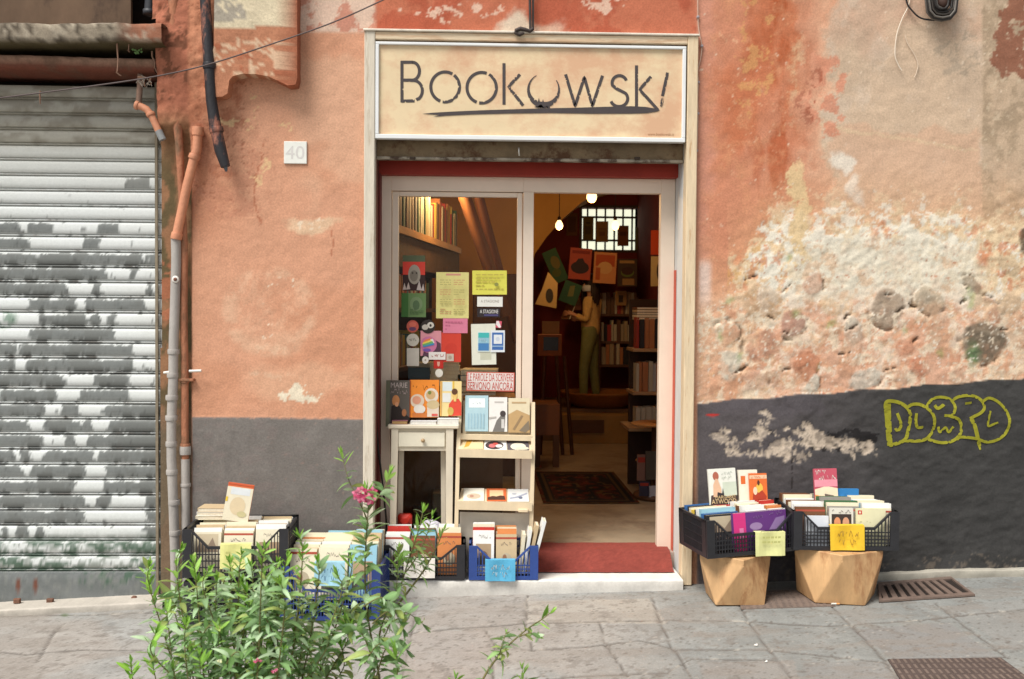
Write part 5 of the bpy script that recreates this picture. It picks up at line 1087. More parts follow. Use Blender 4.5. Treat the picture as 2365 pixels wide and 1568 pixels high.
note('sticker', 'small round white sticker left of the red square one', (975, 823, 990, 840), (236, 228, 218), [('e', .5, .5, .14, .14, (180, 166, 150))], 'sticker', shape='e')
note('sticker', 'small grey sticker at the foot of the red sheet', (1031, 817, 1048, 834), (206, 190, 174), [('e', .5, .5, .25, .25, (176, 156, 140))], 'sticker', lift=.003)
note('sticker', 'round white sticker in front of the stacked books', (1005, 852, 1023, 871), (238, 234, 222), None, 'sticker', shape='e')
note('paper_notice', 'plain white sheet behind the two blue cards', (1090, 748, 1147, 842), (232, 232, 216), [('r', .35, .12, .8, .3, (206, 206, 184))], tilt=-.03, lift=-.002)
note('card', 'teal and blue card on the white sheet', (1103, 766, 1131, 812), (226, 240, 236), [('r', .05, .05, .95, .42, (72, 132, 190)), ('r', .05, .42, .95, .7, (150, 196, 214)), ('r', .05, .7, .95, .95, (70, 186, 184)), ('w', .2, .48, .8, .62, (232, 240, 240))], 'card', lift=.002)
note('card', 'blue framed white card, right of the teal card', (1133, 763, 1166, 813), (232, 236, 240), [('r', .1, .1, .9, .9, (64, 110, 180)), ('r', .22, .38, .8, .8, (232, 236, 240)), ('e', .5, .6, .14, .1, (206, 214, 230)), ('r', .1, .24, .9, .3, (150, 180, 214))], 'card', lift=.004)
note('sticker', 'tiny pink and white sticker above the blue framed card', (1144, 741, 1157, 757), (214, 90, 110), [('p', [(.0, .9), (.4, 1), (1, .2), (.7, .0), (.05, .4)], (238, 228, 228))], 'sticker', tilt=.15)
note('banner', 'white banner with tall red edged lettering at the lower right of the glass', (1077, 860, 1188, 903), (226, 110, 92), [('r', .02, .06, .98, .96, (236, 226, 220)), ('t', 'LE PAROLE DA SCRIVERE', .03, .53, .97, .93, (206, 70, 58)), ('t', 'SERVONO ANCORA', .03, .08, .97, .48, (206, 70, 58))], 'banner', tilt=.012, lift=.006)
# ------------------------------------------------------------------ small table
TY0, TY1 = .115, .272
tp = at(978, 991, TY0); tx0, tx1 = X(896, TY0, 985), X(1060, TY0, 985); tz = tp.z+.028
pw = M((226, 214, 192), .6, .1, 6, .15, (1, 1, .5), c2=(190, 150, 110), thr=.68)
t = thing('small_table', ((tx0+tx1)/2, TY0, SILL), 'small worn cream side table with one drawer in front of the glass', 'table')
mb = MB(); mb.box(tx0, tx1, TY0-.01, TY1, tz-.026, tz, pw, .006); mb.build('top', None, t)
ax0, ax1 = X(904, TY0, 1010), X(1047, TY0, 1010); zb_ = at(978, 1042, TY0).z
mb = MB(); mb.box(ax0+.006, ax1-.006, TY0+.02, TY1-.01, zb_, tz-.027, pw); mb.build('apron', None, t)
dr0, dr1 = at(919, 1032, TY0+.01), at(1028, 999, TY0+.01)
mb = MB(); mb.box(dr0.x, dr1.x, TY0+.006, TY0+.03, dr0.z, dr1.z, M((236, 228, 206), .55, .06), .004); dw = mb.build('drawer', None, t)
mb = MB(); p = at(977, 1017, TY0); mb.lathe([(0, -.026), (.010, -.024), (.013, -.016), (.007, -.006), (.006, 0)], (p.x, TY0+.006, p.z), 12, M((186, 156, 116), .5), 'Y'); mb.build('knob', None, dw)
for (x0, x1, xb0, xb1, ya, yb) in ((904, 920, 899, 912, TY0, TY0+.032), (1030, 1047, 1030, 1044, TY0, TY0+.032), (921, 933, 918, 928, TY1-.04, TY1-.012), (1018, 1030, 1020, 1029, TY1-.04, TY1-.012)):
    a0, a1 = X(x0, ya, 1010), X(x1, ya, 1010); b0, b1 = X(xb0, ya, 1215), X(xb1, ya, 1215); zt_ = zb_+.02 if ya > TY0 else tz-.027; mb = MB()
    mb.add([(b0, ya, SILL), (b1, ya, SILL), (b1, yb, SILL), (b0, yb, SILL), (a0, ya, zt_), (a1, ya, zt_), (a1, yb, zt_), (a0, yb, zt_)], [(0, 3, 2, 1), (4, 5, 6, 7), (0, 1, 5, 4), (1, 2, 6, 5), (2, 3, 7, 6), (3, 0, 4, 7)], pw); mb.build('leg', None, t)
def stand(label, P, th, cover, dec, Y, lean=-.12, ry=0, page=(236, 226, 202)):
    """book standing face out; P = measured outline"""
    x0, y0, x1, y1 = P; a = at(x0, y1, Y); b = at(x1, y0, Y); return book('book', label, b.x-a.x, (b.z-a.z)/math.cos(lean), th, cover, ((a.x+b.x)/2, Y, a.z), rx=lean, ry=ry, dec=dec, parts=True, page=page)
stand('dark grey book with pale lettering and a seated figure, left on the small table', (891, 879, 946, 985), .02, (92, 84, 76), [('r', 0, .0, .16, 1, (104, 104, 84)), ('t', 'MARIE', .2, .84, .9, .95, (186, 170, 164)), ('w', .2, .70, .9, .81, (170, 150, 146)), ('e', .42, .56, .16, .12, (196, 130, 80)), ('p', [(.2, .0), (.24, .44), (.5, .5), (.8, .28), (1, .2), (1, 0)], (40, 28, 24)), ('e', .78, .3, .1, .08, (170, 110, 70)), ('e', .46, .48, .08, .05, (214, 150, 110))], TY0+.06, -.09, .0)
stand('orange cookery book with dark lettering over pale dishes', (946, 878, 1014, 964), .02, (238, 140, 44), [('w', .1, .72, .9, .86, (150, 84, 24)), ('e', .74, .58, .24, .2, (226, 214, 196)), ('e', .72, .6, .16, .12, (206, 170, 120)), ('e', .68, .66, .06, .05, (120, 130, 60)), ('e', .26, .44, .24, .18, (220, 200, 176)), ('e', .24, .46, .15, .11, (214, 150, 120)), ('e', .34, .22, .2, .12, (230, 222, 210)), ('r', .6, .02, 1, .28, (224, 206, 186)), ('e', .8, .34, .22, .12, (206, 184, 140)), ('r', .1, .0, .6, .12, (206, 120, 56)), ('r', 0, .0, .03, 1, (196, 90, 40)), ('r', .76, .04, .96, .1, (214, 90, 80))], TY0+.075, -.1)
stand('yellow and white book with a figure in a red shirt', (1016, 881, 1066, 961), .022, (238, 214, 150), [('r', .12, .72, .55, .98, (214, 224, 224)), ('r', .6, .7, .66, 1, (226, 184, 60)), ('r', .12, .4, .5, .66, (226, 226, 220)), ('p', [(.4, .0), (.42, .34), (.6, .48), (.86, .5), (1, .38), (1, .02)], (222, 76, 54)), ('e', .7, .6, .12, .13, (232, 190, 110)), ('e', .68, .70, .14, .09, (96, 60, 36)), ('r', .0, .0, .08, 1, (224, 170, 90)), ('e', .5, .14, .14, .12, (206, 176, 90)), ('r', .64, .42, .76, .56, (236, 200, 120))], TY0+.075, -.1)
fz = tz+.001
def flat(label, P, d, th, cover, col2=None, rz=0, Y=None, z=None, page=(240, 236, 226)):
    x0, x1 = P; w = X(x1, TY0, 975)-X(x0, TY0, 975); cx = (X(x1, TY0, 975)+X(x0, TY0, 975))/2
    return book('book', label, w, d, th, cover, (cx, (TY0+.002) if Y is None else Y, (fz if z is None else z)+th/2), rx=-math.pi/2, rz=rz, page=page, face='flat', parts=True)
flat('mauve covered book lying at the left front edge of the small table', (905, 941), .05, .022, (150, 92, 104), page=(176, 140, 90)); flat('thin white book lying in the middle of the small table', (948, 1008), .055, .020, (240, 240, 240)); flat('thick white book lying at the right edge of the small table', (1010, 1060), .055, .036, (242, 242, 242))
# things on the step below the table
mb = MB(); p = at(935, 1200, .2); mb.box(p.x-.045, p.x+.045, .17, .25, p.z-.04, p.z+.035, M((206, 52, 34), .45, .1), .02); mb.box(p.x-.04, p.x+.02, .168, .24, p.z-.12, p.z-.041, M((206, 96, 70), .5, .1), .01)
tag(mb.build('red_box', None, None, p), 'shiny red box between the legs of the small table', 'box')
def bag():
    p = at(998, 1212, .2); bm = bmesh.new(); bmesh.ops.create_icosphere(bm, subdivisions=3, radius=1)
    for v in bm.verts: n = float(fbm(np.array(v.co.x*3+5), np.array(v.co.z*3+v.co.y*2), 1., 601)); v.co = Vector((p.x+v.co.x*.085*(.8+.5*n), .2+v.co.y*.04*(.8+.4*n), p.z-.05+v.co.z*.085*(.75+.5*n)))
    me = bpy.data.meshes.new('plastic_bag'); bm.to_mesh(me); bm.free(); me.materials.append(M((214, 208, 220), .4, .12, 20, .4)); o = bpy.data.objects.new('plastic_bag', me); COL.objects.link(o); tag(o, 'crumpled pale lilac plastic bag under the small table', 'bag')
bag()
# ------------------------------------------------------------------ tall book rack
rk = M((232, 212, 178), .6, .12, 6, .2, (1, 1, .4), c2=(196, 160, 120), thr=.66)
RY = .10; t = thing('book_rack', (X(1145, RY, 1200), RY, SILL), 'pale wooden book rack with three sloping tiers, right of the small table', 'rack')
def rp(x, y, Y): p = at(x, y, Y); return (p.x, p.y, p.z)
def board(mb, P, Ys, th, mat=None):            # quad board given by 4 image points + depths, thickened downwards
    q = [rp(x, y, Y) for (x, y), Y in zip(P, Ys)]; mb.add(q+[(a, b, c-th) for a, b, c in q], [(0, 1, 2, 3), (7, 6, 5, 4), (0, 4, 5, 1), (1, 5, 6, 2), (2, 6, 7, 3), (3, 7, 4, 0)], mat or rk)
for nm, pts_ in (('left', [(1064, 910, .25), (1058, 1040, .14), (1054, 1210, .09), (1052, 1330, .08)]), ('right', [(1231, 929, .25), (1231, 1040, .14), (1227, 1200, .09), (1224, 1330, .08)])):
    mb = MB(); Q = [Vector(rp(*p)) for p in pts_]
    for a, b in zip(Q[:-1], Q[1:]): mb.add([a+Vector(o) for o in ((-.012, -.012, 0), (.012, -.012, 0), (.012, .014, 0), (-.012, .014, 0))]+[b+Vector(o) for o in ((-.012, -.012, 0), (.012, -.012, 0), (.012, .014, 0), (-.012, .014, 0))], [(0, 1, 2, 3), (7, 6, 5, 4), (0, 4, 5, 1), (1, 5, 6, 2), (2, 6, 7, 3), (3, 7, 4, 0)], rk)
    mb.build('side_rail', None, t)
mb = MB(); mb.add([rp(1070, 925, .25), rp(1226, 930, .25), rp(1226, 1010, .20), rp(1068, 1005, .20)], [(0, 1, 2, 3)], rk); mb.build('back_rest', None, t)
for (ya, yb, Yb, Yf, lip, nm) in ((1000, 1006, .20, .16, 8, 0), (1006, 1040, .24, .10, 15, 1), (1128, 1160, .22, .07, 16, 2)):
    mb = MB(); board(mb, [(1058, yb), (1228, yb+4), (1226, ya+3), (1066, ya)], [Yf, Yf, Yb, Yb], .010); a = Vector(rp(1056, yb-3, Yf-.004)); b = Vector(rp(1229, yb+1, Yf-.004)); h = lip/370
    mb.add([a, b, b+Vector((0, .012, 0)), a+Vector((0, .012, 0))]+[q-Vector((0, 0, h+.01)) for q in (a, b, b+Vector((0, .012, 0)), a+Vector((0, .012, 0)))], [(0, 3, 2, 1), (4, 5, 6, 7), (0, 1, 5, 4), (1, 2, 6, 5), (2, 3, 7, 6), (3, 0, 4, 7)], rk); mb.build('tier', None, t)
mb = MB(); mb.add([rp(1062, 1182, .15), rp(1222, 1186, .15), rp(1222, 1330, .14), rp(1060, 1330, .14)], [(0, 1, 2, 3)], M((232, 222, 206), .6, .08)); mb.build('bottom_panel', None, t)
mb = MB(); p = at(1212, 1178, .065); mb.box(p.x-.04, p.x+.02, .05, .08, p.z-.012, p.z+.008, rk, .003); mb.build('foot_block', None, t)
stand('pale blue book with a white title panel, left on the top tier of the rack', (1074, 915, 1128, 996), .012, (176, 206, 214), [('r', .16, .66, .86, .92, (236, 240, 240)), ('w', .3, .76, .74, .83, (150, 170, 176))]+[('r', .12+.13*k, .08, .17+.13*k, .5, (158, 192, 206)) for k in range(6)], .185, -.2)
stand('white book with a grey leaning figure, middle of the top tier of the rack', (1129, 919, 1172, 997), .012, (232, 228, 222), [('p', [(.2, 0), (.42, .32), (.7, .5), (.9, .45), (.84, .0)], (120, 116, 110)), ('e', .76, .52, .16, .09, (66, 58, 56)), ('r', .68, .1, .84, .36, (206, 202, 196)), ('r', .3, .84, .8, .88, (196, 190, 184)), ('p', [(.0, .36), (.4, .4), (.4, .44), (0, .42)], (186, 180, 172))], .185, -.2)
stand('beige book with a brown landscape, right on the top tier of the rack', (1174, 921, 1224, 999), .012, (222, 208, 176), [('p', [(0, 0), (0, .52), (.4, .66), (1, .5), (1, 0)], (190, 156, 108)), ('r', .16, .84, .84, .89, (186, 156, 116)), ('p', [(.2, .1), (.6, .5), (.7, .48), (.3, .06)], (150, 124, 90)), ('p', [(.5, .05), (.95, .35), (1, .1), (.8, 0)], (130, 116, 96))], .185, -.2)
def lay(label, P, Yf, Yb, cover, dec):
    q = [Vector(rp(x, y, Y)) for (x, y), Y in zip(P, (Yf, Yf, Yb, Yb))]; w = (q[1]-q[0]).length; up = (q[3]-q[0]); h = up.length; rx = math.atan2(up.z, up.y)-math.pi/2
    c0 = (q[0]+q[1])/2; return book('book', label, w, h, .012, cover, (c0.x, c0.y, c0.z+.006), rx=rx, dec=dec, parts=True)
lay('cream book with yellow drawings, left on the middle tier of the rack', [(1068, 1040), (1116, 1041), (1124, 1011), (1074, 1010)], .11, .22, (228, 206, 160), [('p', [(.08, .1), (.3, .2), (.5, .7), (.2, .6)], (214, 160, 60)), ('p', [(.5, .5), (.8, .6), (.84, .8), (.5, .84)], (196, 156, 84))])
lay('white book with a red and black circle, middle tier of the rack', [(1119, 1042), (1170, 1044), (1176, 1012), (1126, 1011)], .11, .22, (240, 238, 232), [('e', .45, .34, .42, .3, (70, 54, 54)), ('e', .35, .3, .16, .14, (206, 110, 110)), ('e', .66, .28, .16, .12, (226, 220, 214)), ('e', .5, .44, .12, .08, (196, 80, 70))])
lay('black and white book, right on the middle tier of the rack', [(1172, 1044), (1222, 1045), (1222, 1014), (1178, 1013)], .11, .22, (92, 84, 88), [('e', .5, .3, .36, .26, (226, 218, 196)), ('r', .3, .72, .9, .82, (206, 200, 196)), ('e', .7, .16, .3, .12, (214, 206, 184))])
lay('white book with a faint brown drawing, left on the bottom tier of the rack', [(1070, 1160), (1118, 1161), (1126, 1132), (1076, 1131)], .08, .21, (238, 232, 216), [('e', .5, .36, .34, .22, (206, 186, 160)), ('e', .4, .36, .1, .1, (186, 140, 120))])
lay('orange book with a dark skyline, middle of the bottom tier of the rack', [(1124, 1161), (1170, 1162), (1174, 1133), (1132, 1132)], .08, .21, (214, 106, 56), [('r', .15, .35, .85, .86, (232, 196, 150)), ('p', [(.05, .1), (.05, .3), (.3, .4), (.5, .36), (.7, .44), (.9, .4), (.95, .1)], (84, 52, 38))])
lay('white book with blue grey sketches, right on the bottom tier of the rack', [(1174, 1162), (1222, 1163), (1224, 1134), (1178, 1133)], .08, .21, (222, 222, 218), [('p', [(.05, .3), (.4, .4), (.9, .7), (.95, .6), (.5, .3), (.1, .2)], (160, 164, 180)), ('e', .6, .3, .1, .1, (110, 116, 136)), ('e', .3, .6, .12, .06, (176, 178, 186))])
mb = MB(); mb.tube(pth([(868, 960), (874, 1040), (884, 1120), (892, 1200), (894, 1260)], .16), .006, 6, M((40, 34, 30), .6)); tag(mb.build('power_cord', None, None, at(868, 960, .16)), 'thin black cord hanging down the left door jamb', 'cord')
# ------------------------------------------------------------------ crates
def crate(name, label, cx, cy, z, w, d, h, col, rz=0, tilt=0, dip=.42, gap=.016, bars=4, group='plastic crates of books', solid=.0, rx=0):
    t = thing(name, (cx, cy, z), label, 'crate', group); t.rotation_euler = (rx, tilt, rz); t['_rot'] = 1; t['_local'] = 1
    m_ = M(col, .42, .14, 14, .12, spec=.5); T = .012
    def side(mb, L, horiz, pos, out, dipf, full):
        # L: half length along the axis, pos: position on the other axis
        def bx(u0, u1, z0, z1, t0=0, t1=T):
            a, b = (pos, pos+out*T) if t0 == 0 else (pos+out*t0, pos+out*t1); a, b = min(a, b), max(a, b)
            if horiz: mb.box(u0, u1, a, b, z0, z1, m_)
            else: mb.box(a, b, u0, u1, z0, z1, m_)
        zr = h*(1-dipf); bx(-L, L, 0, .022, 0, T*1.25); cw = .05
        bx(-L, -L+cw, .022, h, 0, T*.9); bx(L-cw, L, .022, h, 0, T*.9)
        if dipf:
            ds = .09
            bx(-L+cw+ds, L-cw-ds, zr-.016, zr, 0, T*1.3)
            for sgn in (-1, 1):
                a, b = sgn*(L-cw), sgn*(L-cw-ds); lo, hi = pos-T*.2, pos+T*1.1
                if out < 0: lo, hi = pos-T*1.1, pos+T*.2
                q = [(a, h-.014), (a, h), (b, zr), (b, zr-.016)]
                vs = [((u, lo, zz) if horiz else (lo, u, zz)) for u, zz in q]+[((u, hi, zz) if horiz else (hi, u, zz)) for u, zz in q]
                mb.add(vs, [(0, 1, 2, 3), (7, 6, 5, 4), (0, 4, 5, 1), (1, 5, 6, 2), (2, 6, 7, 3), (3, 7, 4, 0)], m_)
        else: bx(-L, L, h-.016, h, 0, T*1.4)
        n = int(2*(L-cw)/gap)
        for k in range(n+1):
            u = -L+cw+(k+.5)*2*(L-cw)/(n+1); top = h-.012
            if dipf: e = min(1, (L-cw-abs(u))/.09); top = h-(h-zr)*e-.01
            bx(u-gap*.13, u+gap*.13, .02, top, T*.15, T*.75)
        for k in range(1, bars): zz = .02+(zr-.03)*k/bars; bx(-L+cw, L-cw, zz-.003, zz+.003, T*.3, T*.9)
        bx(-L+cw*.5, -L+cw*.6, 0, h, T*.9, T*1.3); bx(L-cw*.6, L-cw*.5, 0, h, T*.9, T*1.3)
    gap = gap*1.1; mb = MB(); side(mb, w/2, True, -d/2, 1, dip, 0); mb.build('front_side', None, t)
    mb = MB(); side(mb, w/2, True, d/2-T, 1, 0, 0); mb.build('back_side', None, t)
    mb = MB(); side(mb, d/2-T*1.5, False, -w/2, 1, 0, 0); mb.build('end_side', None, t); mb = MB(); side(mb, d/2-T*1.5, False, w/2-T, 1, 0, 0); mb.build('end_side', None, t)
    mb = MB()
    for k in range(int(w/.03)): x = -w/2+.02+k*.03; mb.box(x, x+.012, -d/2+T, d/2-T, .004, .010, m_)
    mb.box(-w/2+T, w/2-T, -.01, .01, .0105, .016, m_); mb.build('bottom', None, t)
    return t
def fill(cr, w, d, h, cols, where, seed, lean=-.2, zb=.02, group=None, y0=None, y1=None):
    """columns of upright books, faces to the front; cols: (x0, x1, n, height, colours)"""
    rr = random.Random(seed); Tm = cr.matrix_basis.copy() if False else Matrix.Translation(cr.location) @ cr.rotation_euler.to_matrix().to_4x4()
    nm = {1: ['single'], 2: ['left', 'right'], 3: ['left', 'middle', 'right'], 4: ['far left', 'left centre', 'right centre', 'far right']}[len(cols)]
    for ci, (x0, x1, n, hh, cc) in enumerate(cols):
        ya = -d/2+.03 if y0 is None else y0; yb = d/2-.03 if y1 is None else y1
        for k in range(n):
            cn = cc[k % len(cc)] if isinstance(cc, list) else rr.choice(cc); th = (yb-ya)/n*.9; y = ya+(yb-ya)*(k+.5)/n; H = hh*rr.uniform(.92, 1.04)
            if k == 0: H = hh*.93
            o = book('book', f'{cn} book, {ORD[k]} from front, {nm[ci]} row of {where}', (x1-x0)*rr.uniform(.90, .99), H, th*rr.uniform(.8, 1), CN[cn], (0, 0, 0), group=group or ('books in '+where),
                     page=rr.choice([(240, 232, 212), (232, 220, 190), (244, 240, 228), (226, 210, 178)]), dec=(rr.choice([[('w', .15, .82, .85, .9, (150, 134, 120)), ('r', .14, .2, .86, .7, (176, 150, 120)), ('e', .5, .4, .22, .14, (120, 96, 80)), ('p', [(.14, .2), (.14, .36), (.5, .46), (.86, .3), (.86, .2)], (96, 90, 84))], [('r', .0, .88, 1, .93, (176, 80, 60)), ('w', .2, .72, .8, .8, (120, 104, 96)), ('e', .5, .38, .26, .16, (190, 176, 150)), ('e', .42, .42, .1, .09, (150, 110, 84))], [('r', .1, .5, .9, .95, (206, 190, 160)), ('w', .16, .3, .84, .4, (130, 110, 100)), ('p', [(.1, .5), (.3, .8), (.5, .6), (.7, .86), (.9, .5)], (150, 130, 110))]]) if k == 0 else None))
            o.matrix_world = Tm @ Matrix.Translation(Vector(((x0+x1)/2+rr.uniform(-.004, .004), y, zb+rr.uniform(0, .008)))) @ rotm(lean+rr.uniform(-.03, .03), 0, rr.uniform(-.03, .03))
blackc, bluec = (42, 42, 46), (44, 66, 130)
pale = ['cream', 'white', 'cream', 'beige', 'white', 'cream']
# left black crate standing on a second crate
g = at(541, 1335, -.50); cxA = g.x
crate('plastic_crate', 'empty looking black crate under the leftmost black crate of books', cxA+.02, -.30, float(gz(cxA))+.012, .60, .40, .24, blackc, group='plastic crates of books')
cA = crate('plastic_crate', 'leftmost black crate of books, with a pale yellow note', cxA, -.30, float(gz(cxA))+.275, .58, .40, .27, blackc, dip=.35, rz=.03)
fill(cA, .58, .4, .25, [(-.26, -.09, 11, .235, pale), (-.085, .085, 12, .245, ['cream', 'white', 'beige', 'cream']), (.09, .26, 11, .25, pale)], 'the leftmost black crate', 41)
TA = Matrix.Translation(cA.location)
b_ = book('book', 'white and orange book leaning upright on top of the leftmost crate', .145, .215, .03, (222, 110, 64), (at(545, 1200, -.28).x, -.30, at(545, 1203, -.30).z), rz=.12, rx=-.12, ry=.16, dec=[('r', .0, .0, 1, .9, (236, 226, 200)), ('r', .15, .7, .9, .88, (226, 230, 232)), ('e', .5, .4, .3, .24, (226, 206, 170)), ('r', .0, .5, .08, .62, (238, 200, 60)), ('r', .0, .96, 1, 1, (214, 96, 60)), ('e', .7, .2, .18, .08, (206, 196, 150))], parts=True)
rr = random.Random(77)
for k in range(3):
    p = at(488+k*2, 1196-k*9, -.22); book('book', f'{["cream", "white", "beige"][k]} flat book, {ORD[k]} from bottom, back left on the leftmost crate', .18, .13, .022, CN[['cream', 'white', 'beige'][k]], (p.x, -.22, p.z), rx=-math.pi/2, rz=rr.uniform(-.06, .06), group='flat books on the leftmost crate', face='flat')
def cnote(label, cr, w, h, x, zt_, d, col, dec=None, tilt=0, h0=.0, name='paper_note'):
    """paper hung over the front edge of a crate"""
    mb = MB(); n = 8; y = -d/2-.012
    L = [(-w/2+w*i/n, -.0+.006*math.sin(i*1.3+x*9), 0) for i in range(n+1)]; vs = []
    for r_ in range(6):
        v = r_/5
        for i in range(n+1): vs.append((-w/2+w*i/n, y-.004*math.sin(i*.9+v*2)-.010*v*v, zt_-h*(v)))
    vs2 = [(-w/2+w*i/n, y+.03, zt_+.002) for i in range(n+1)]
    mb.add(vs+vs2, [(r_*(n+1)+i, r_*(n+1)+i+1, (r_+1)*(n+1)+i+1, (r_+1)*(n+1)+i) for r_ in range(5) for i in range(n)]+[(6*(n+1)+i, 6*(n+1)+i+1, i+1, i) for i in range(n)], paper(col))
    if dec: decals(mb, -w/2, zt_-h, w, h, y-.016, dec)
    o = mb.build(name, None, None, (0, 0, 0)); o.matrix_world = Matrix.Translation(cr.location) @ cr.rotation_euler.to_matrix().to_4x4() @ Matrix.Translation((x, 0, 0)) @ rotm(0, tilt, 0); return tag(o, label, 'note')
def scrib(t1, t2, col): return [('w', .2, .56, .8, .80, col), ('w', .24, .22, .74, .44, col)]
cnote('pale yellow note on the leftmost black crate', cA, .17, .135, .005, .19, .4, (232, 230, 150), lines(2, (196, 196, 120), .2, .8, .3, .8, 5))
# blue crate half hidden by the shrub, on the paving
gB = atg(760, 1438); cB = crate('plastic_crate', 'dark blue crate on the paving, half hidden by the shrub', gB.x+.01, gB.y+.22, gB.z+.005, .56, .40, .30, bluec, rz=-.04)
fill(cB, .56, .4, .3, [(-.25, -.09, 8, .30, ['cream', 'orange', 'cream', 'white', 'beige']), (-.085, .085, 8, .31, ['cream', 'cream', 'white', 'light blue']), (.09, .25, 8, .33, ['light blue', 'cream', 'beige', 'cream', 'beige'])], 'the dark blue crate', 43, zb=.10)
cnote('light blue note on the dark blue crate behind the shrub', cB, .17, .13, .0, .33, .4, (160, 206, 224), scrib('LIBRI', '2 euro', (90, 130, 160)))
# black crate on the step with the white note
gC = at(978, 1352, -.15); cC = crate('plastic_crate', 'black crate on the door step with a white note', X(977, -.12, 1300), -.015, SILL+.004, .50, .23, .21, blackc, dip=.35)
fill(cC, .5, .24, .2, [(-.23, -.08, 6, .26, ['white', 'white', 'red', 'red']), (-.075, .075, 7, .25, ['brown', 'light blue', 'white', 'teal']), (.08, .225, 8, .265, ['orange', 'cream', 'cream', 'white'])], 'the black doorstep crate', 44, lean=-.14)
cnote('white note with pen marks on the black crate on the step', cC, .185, .11, -.02, .13, .24, (238, 232, 222), scrib('Libri', 'usati', (150, 140, 120)))
# blue crate beside the open door
cD = crate('plastic_crate', 'bright blue crate on the door step beside the open doorway', X(1163, -.13, 1300), -.015, SILL+.004, .415, .23, .205, (48, 78, 150), dip=.42, gap=.02)
fill(cD, .41, .24, .2, [(-.185, -.05, 7, .285, ['white', 'red', 'cream', 'cream', 'white', 'cream']), (-.045, .085, 7, .26, ['beige', 'orange', 'cream', 'cream'])], 'the bright blue crate', 45, lean=-.16)
for k in range(4):
    cn = ['cream', 'white', 'beige', 'white'][k]; book('book', f'{cn} book leaning sideways, {ORD[k]} from left, right end of the bright blue crate', .13, .24+.03*k, .02, CN[cn], (X(1163, -.13, 1300)+.105+k*.022, -.03+.01*k, SILL+.03), rz=math.pi/2, rx=0, ry=0, group='books leaning in the bright blue crate').matrix_world = Matrix.Translation((X(1163, -.13, 1300)+.10+k*.022, -.03, SILL+.03)) @ rotm(0, .10+.05*k, 0) @ rotm(0, 0, math.pi/2)
cnote('sky blue note on the bright blue crate', cD, .18, .125, -.02, .125, .24, (92, 178, 216), scrib('LIBRI', '3 euro', (214, 232, 240)))
# wooden stools
def stool(label, pxc, Yc, n, rt, rb, h, a0, a1, z, sx=1.):
    c = Vector((X(pxc, Yc, 1340), Yc, z)); t = thing('wooden_stool', c, label, 'stool', 'faceted wooden stools under the right hand crates')
    top = [(c.x+sx*rt*math.cos(a0+2*math.pi*k/n), c.y+rt*.95*math.sin(a0+2*math.pi*k/n), z+h) for k in range(n)]; bot = [(c.x+sx*rb*math.cos(a1+2*math.pi*k/n), c.y+rb*.95*math.sin(a1+2*math.pi*k/n), z) for k in range(n)]
    up = [(q[0], q[1], z+h-.03) for q in top]; m_ = M((212, 170, 122), .6, .22, 9, .2, (1, 1, .35), c2=(178, 128, 86), thr=.57)
    vs = top+up+bot; fs = [tuple(range(n)), tuple(range(3*n-1, 2*n-1, -1))]
    for k in range(n):
        j = (k+1) % n; fs += [(k, k+n, j+n, j)]
        # bottom vertex k lies between top vertices k and k+1
        fs += [(k+n, 2*n+k, j+n), (j+n, 2*n+k, 2*n+j)]
    bm = bmesh.new(); V = [bm.verts.new(v) for v in vs]
    for f in fs: bm.faces.new([V[i] for i in f])
    bmesh.ops.recalc_face_normals(bm, faces=bm.faces); bmesh.ops.bevel(bm, geom=bm.edges[:], offset=.004, segments=1, affect='EDGES')
    me = bpy.data.meshes.new('body'); 
    for v in bm.verts: v.co -= c
    bm.to_mesh(me); bm.free(); me.materials.append(m_); o = bpy.data.objects.new('body', me); COL.objects.link(o); o.parent = t
    mb = MB(); mb.lathe([(0, h+.0005), (rt*.5, h+.0005), (rt*.5, h+.0035), (0, h+.0035)], c, 24, M((226, 190, 138), .5, .15, 12, .1)); mb.build('seat_pad', None, t)
    return c
q = math.pi/180
sA = stool('smaller faceted wooden stool, nearer the door', 1697, -.35, 4, .208, .198, .275, -91*q, -46*q, float(gz(X(1700, -.3)))+.004)
sB = stool('wider faceted wooden stool, farther from the door', 1932, -.35, 5, .258, .232, .295, -103*q, -67*q, float(gz(X(1935, -.3)))+.004)
def fillcover(o): pass
cE = crate('plastic_crate', 'tilted black crate with purple books on the smaller stool', X(1707, -.30, 1250), -.28, sA.z+.275+.014, .57, .40, .215, blackc, rz=.20, tilt=-.04, dip=.4)
fill(cE, .60, .4, .235, [(-.255, -.02, 9, .215, ['black', 'blue', 'light blue', 'white', 'black', 'yellow', 'cream']), (-.0, .15, 7, .222, ['white', 'white', 'brown', 'cream']), (.155, .255, 7, .222, ['white', 'orange', 'cream', 'red'])], 'the tilted black crate', 46, lean=-.12, y0=-.13)
TE = Matrix.Translation(cE.location) @ cE.rotation_euler.to_matrix().to_4x4()
o = book('book', 'wide purple book with a pink band at the front of the tilted crate', .33, .215, .03, (104, 52, 128), (0, 0, 0), dec=[('r', 0, 0, .23, 1, (222, 56, 132)), ('e', .42, .62, .12, .10, (160, 130, 176)), ('p', [(.66, .5), (.8, .8), (.97, .84), (.95, .5)], (150, 120, 170)), ('w', .34, .82, .56, .9, (140, 100, 160)), ('w', .66, .88, .96, .95, (150, 116, 168)), ('r', .1, .3, .18, .6, (236, 130, 180))], parts=True); o.matrix_world = TE @ Matrix.Translation((.06, -.165, .02)) @ rotm(-.1, 0, 0)
cnote('pale yellow note on the tilted black crate', cE, .185, .135, .09, .125, .4, (236, 236, 166), lines(2, (206, 206, 130), .2, .8, .5, .9, 6), tilt=.06)
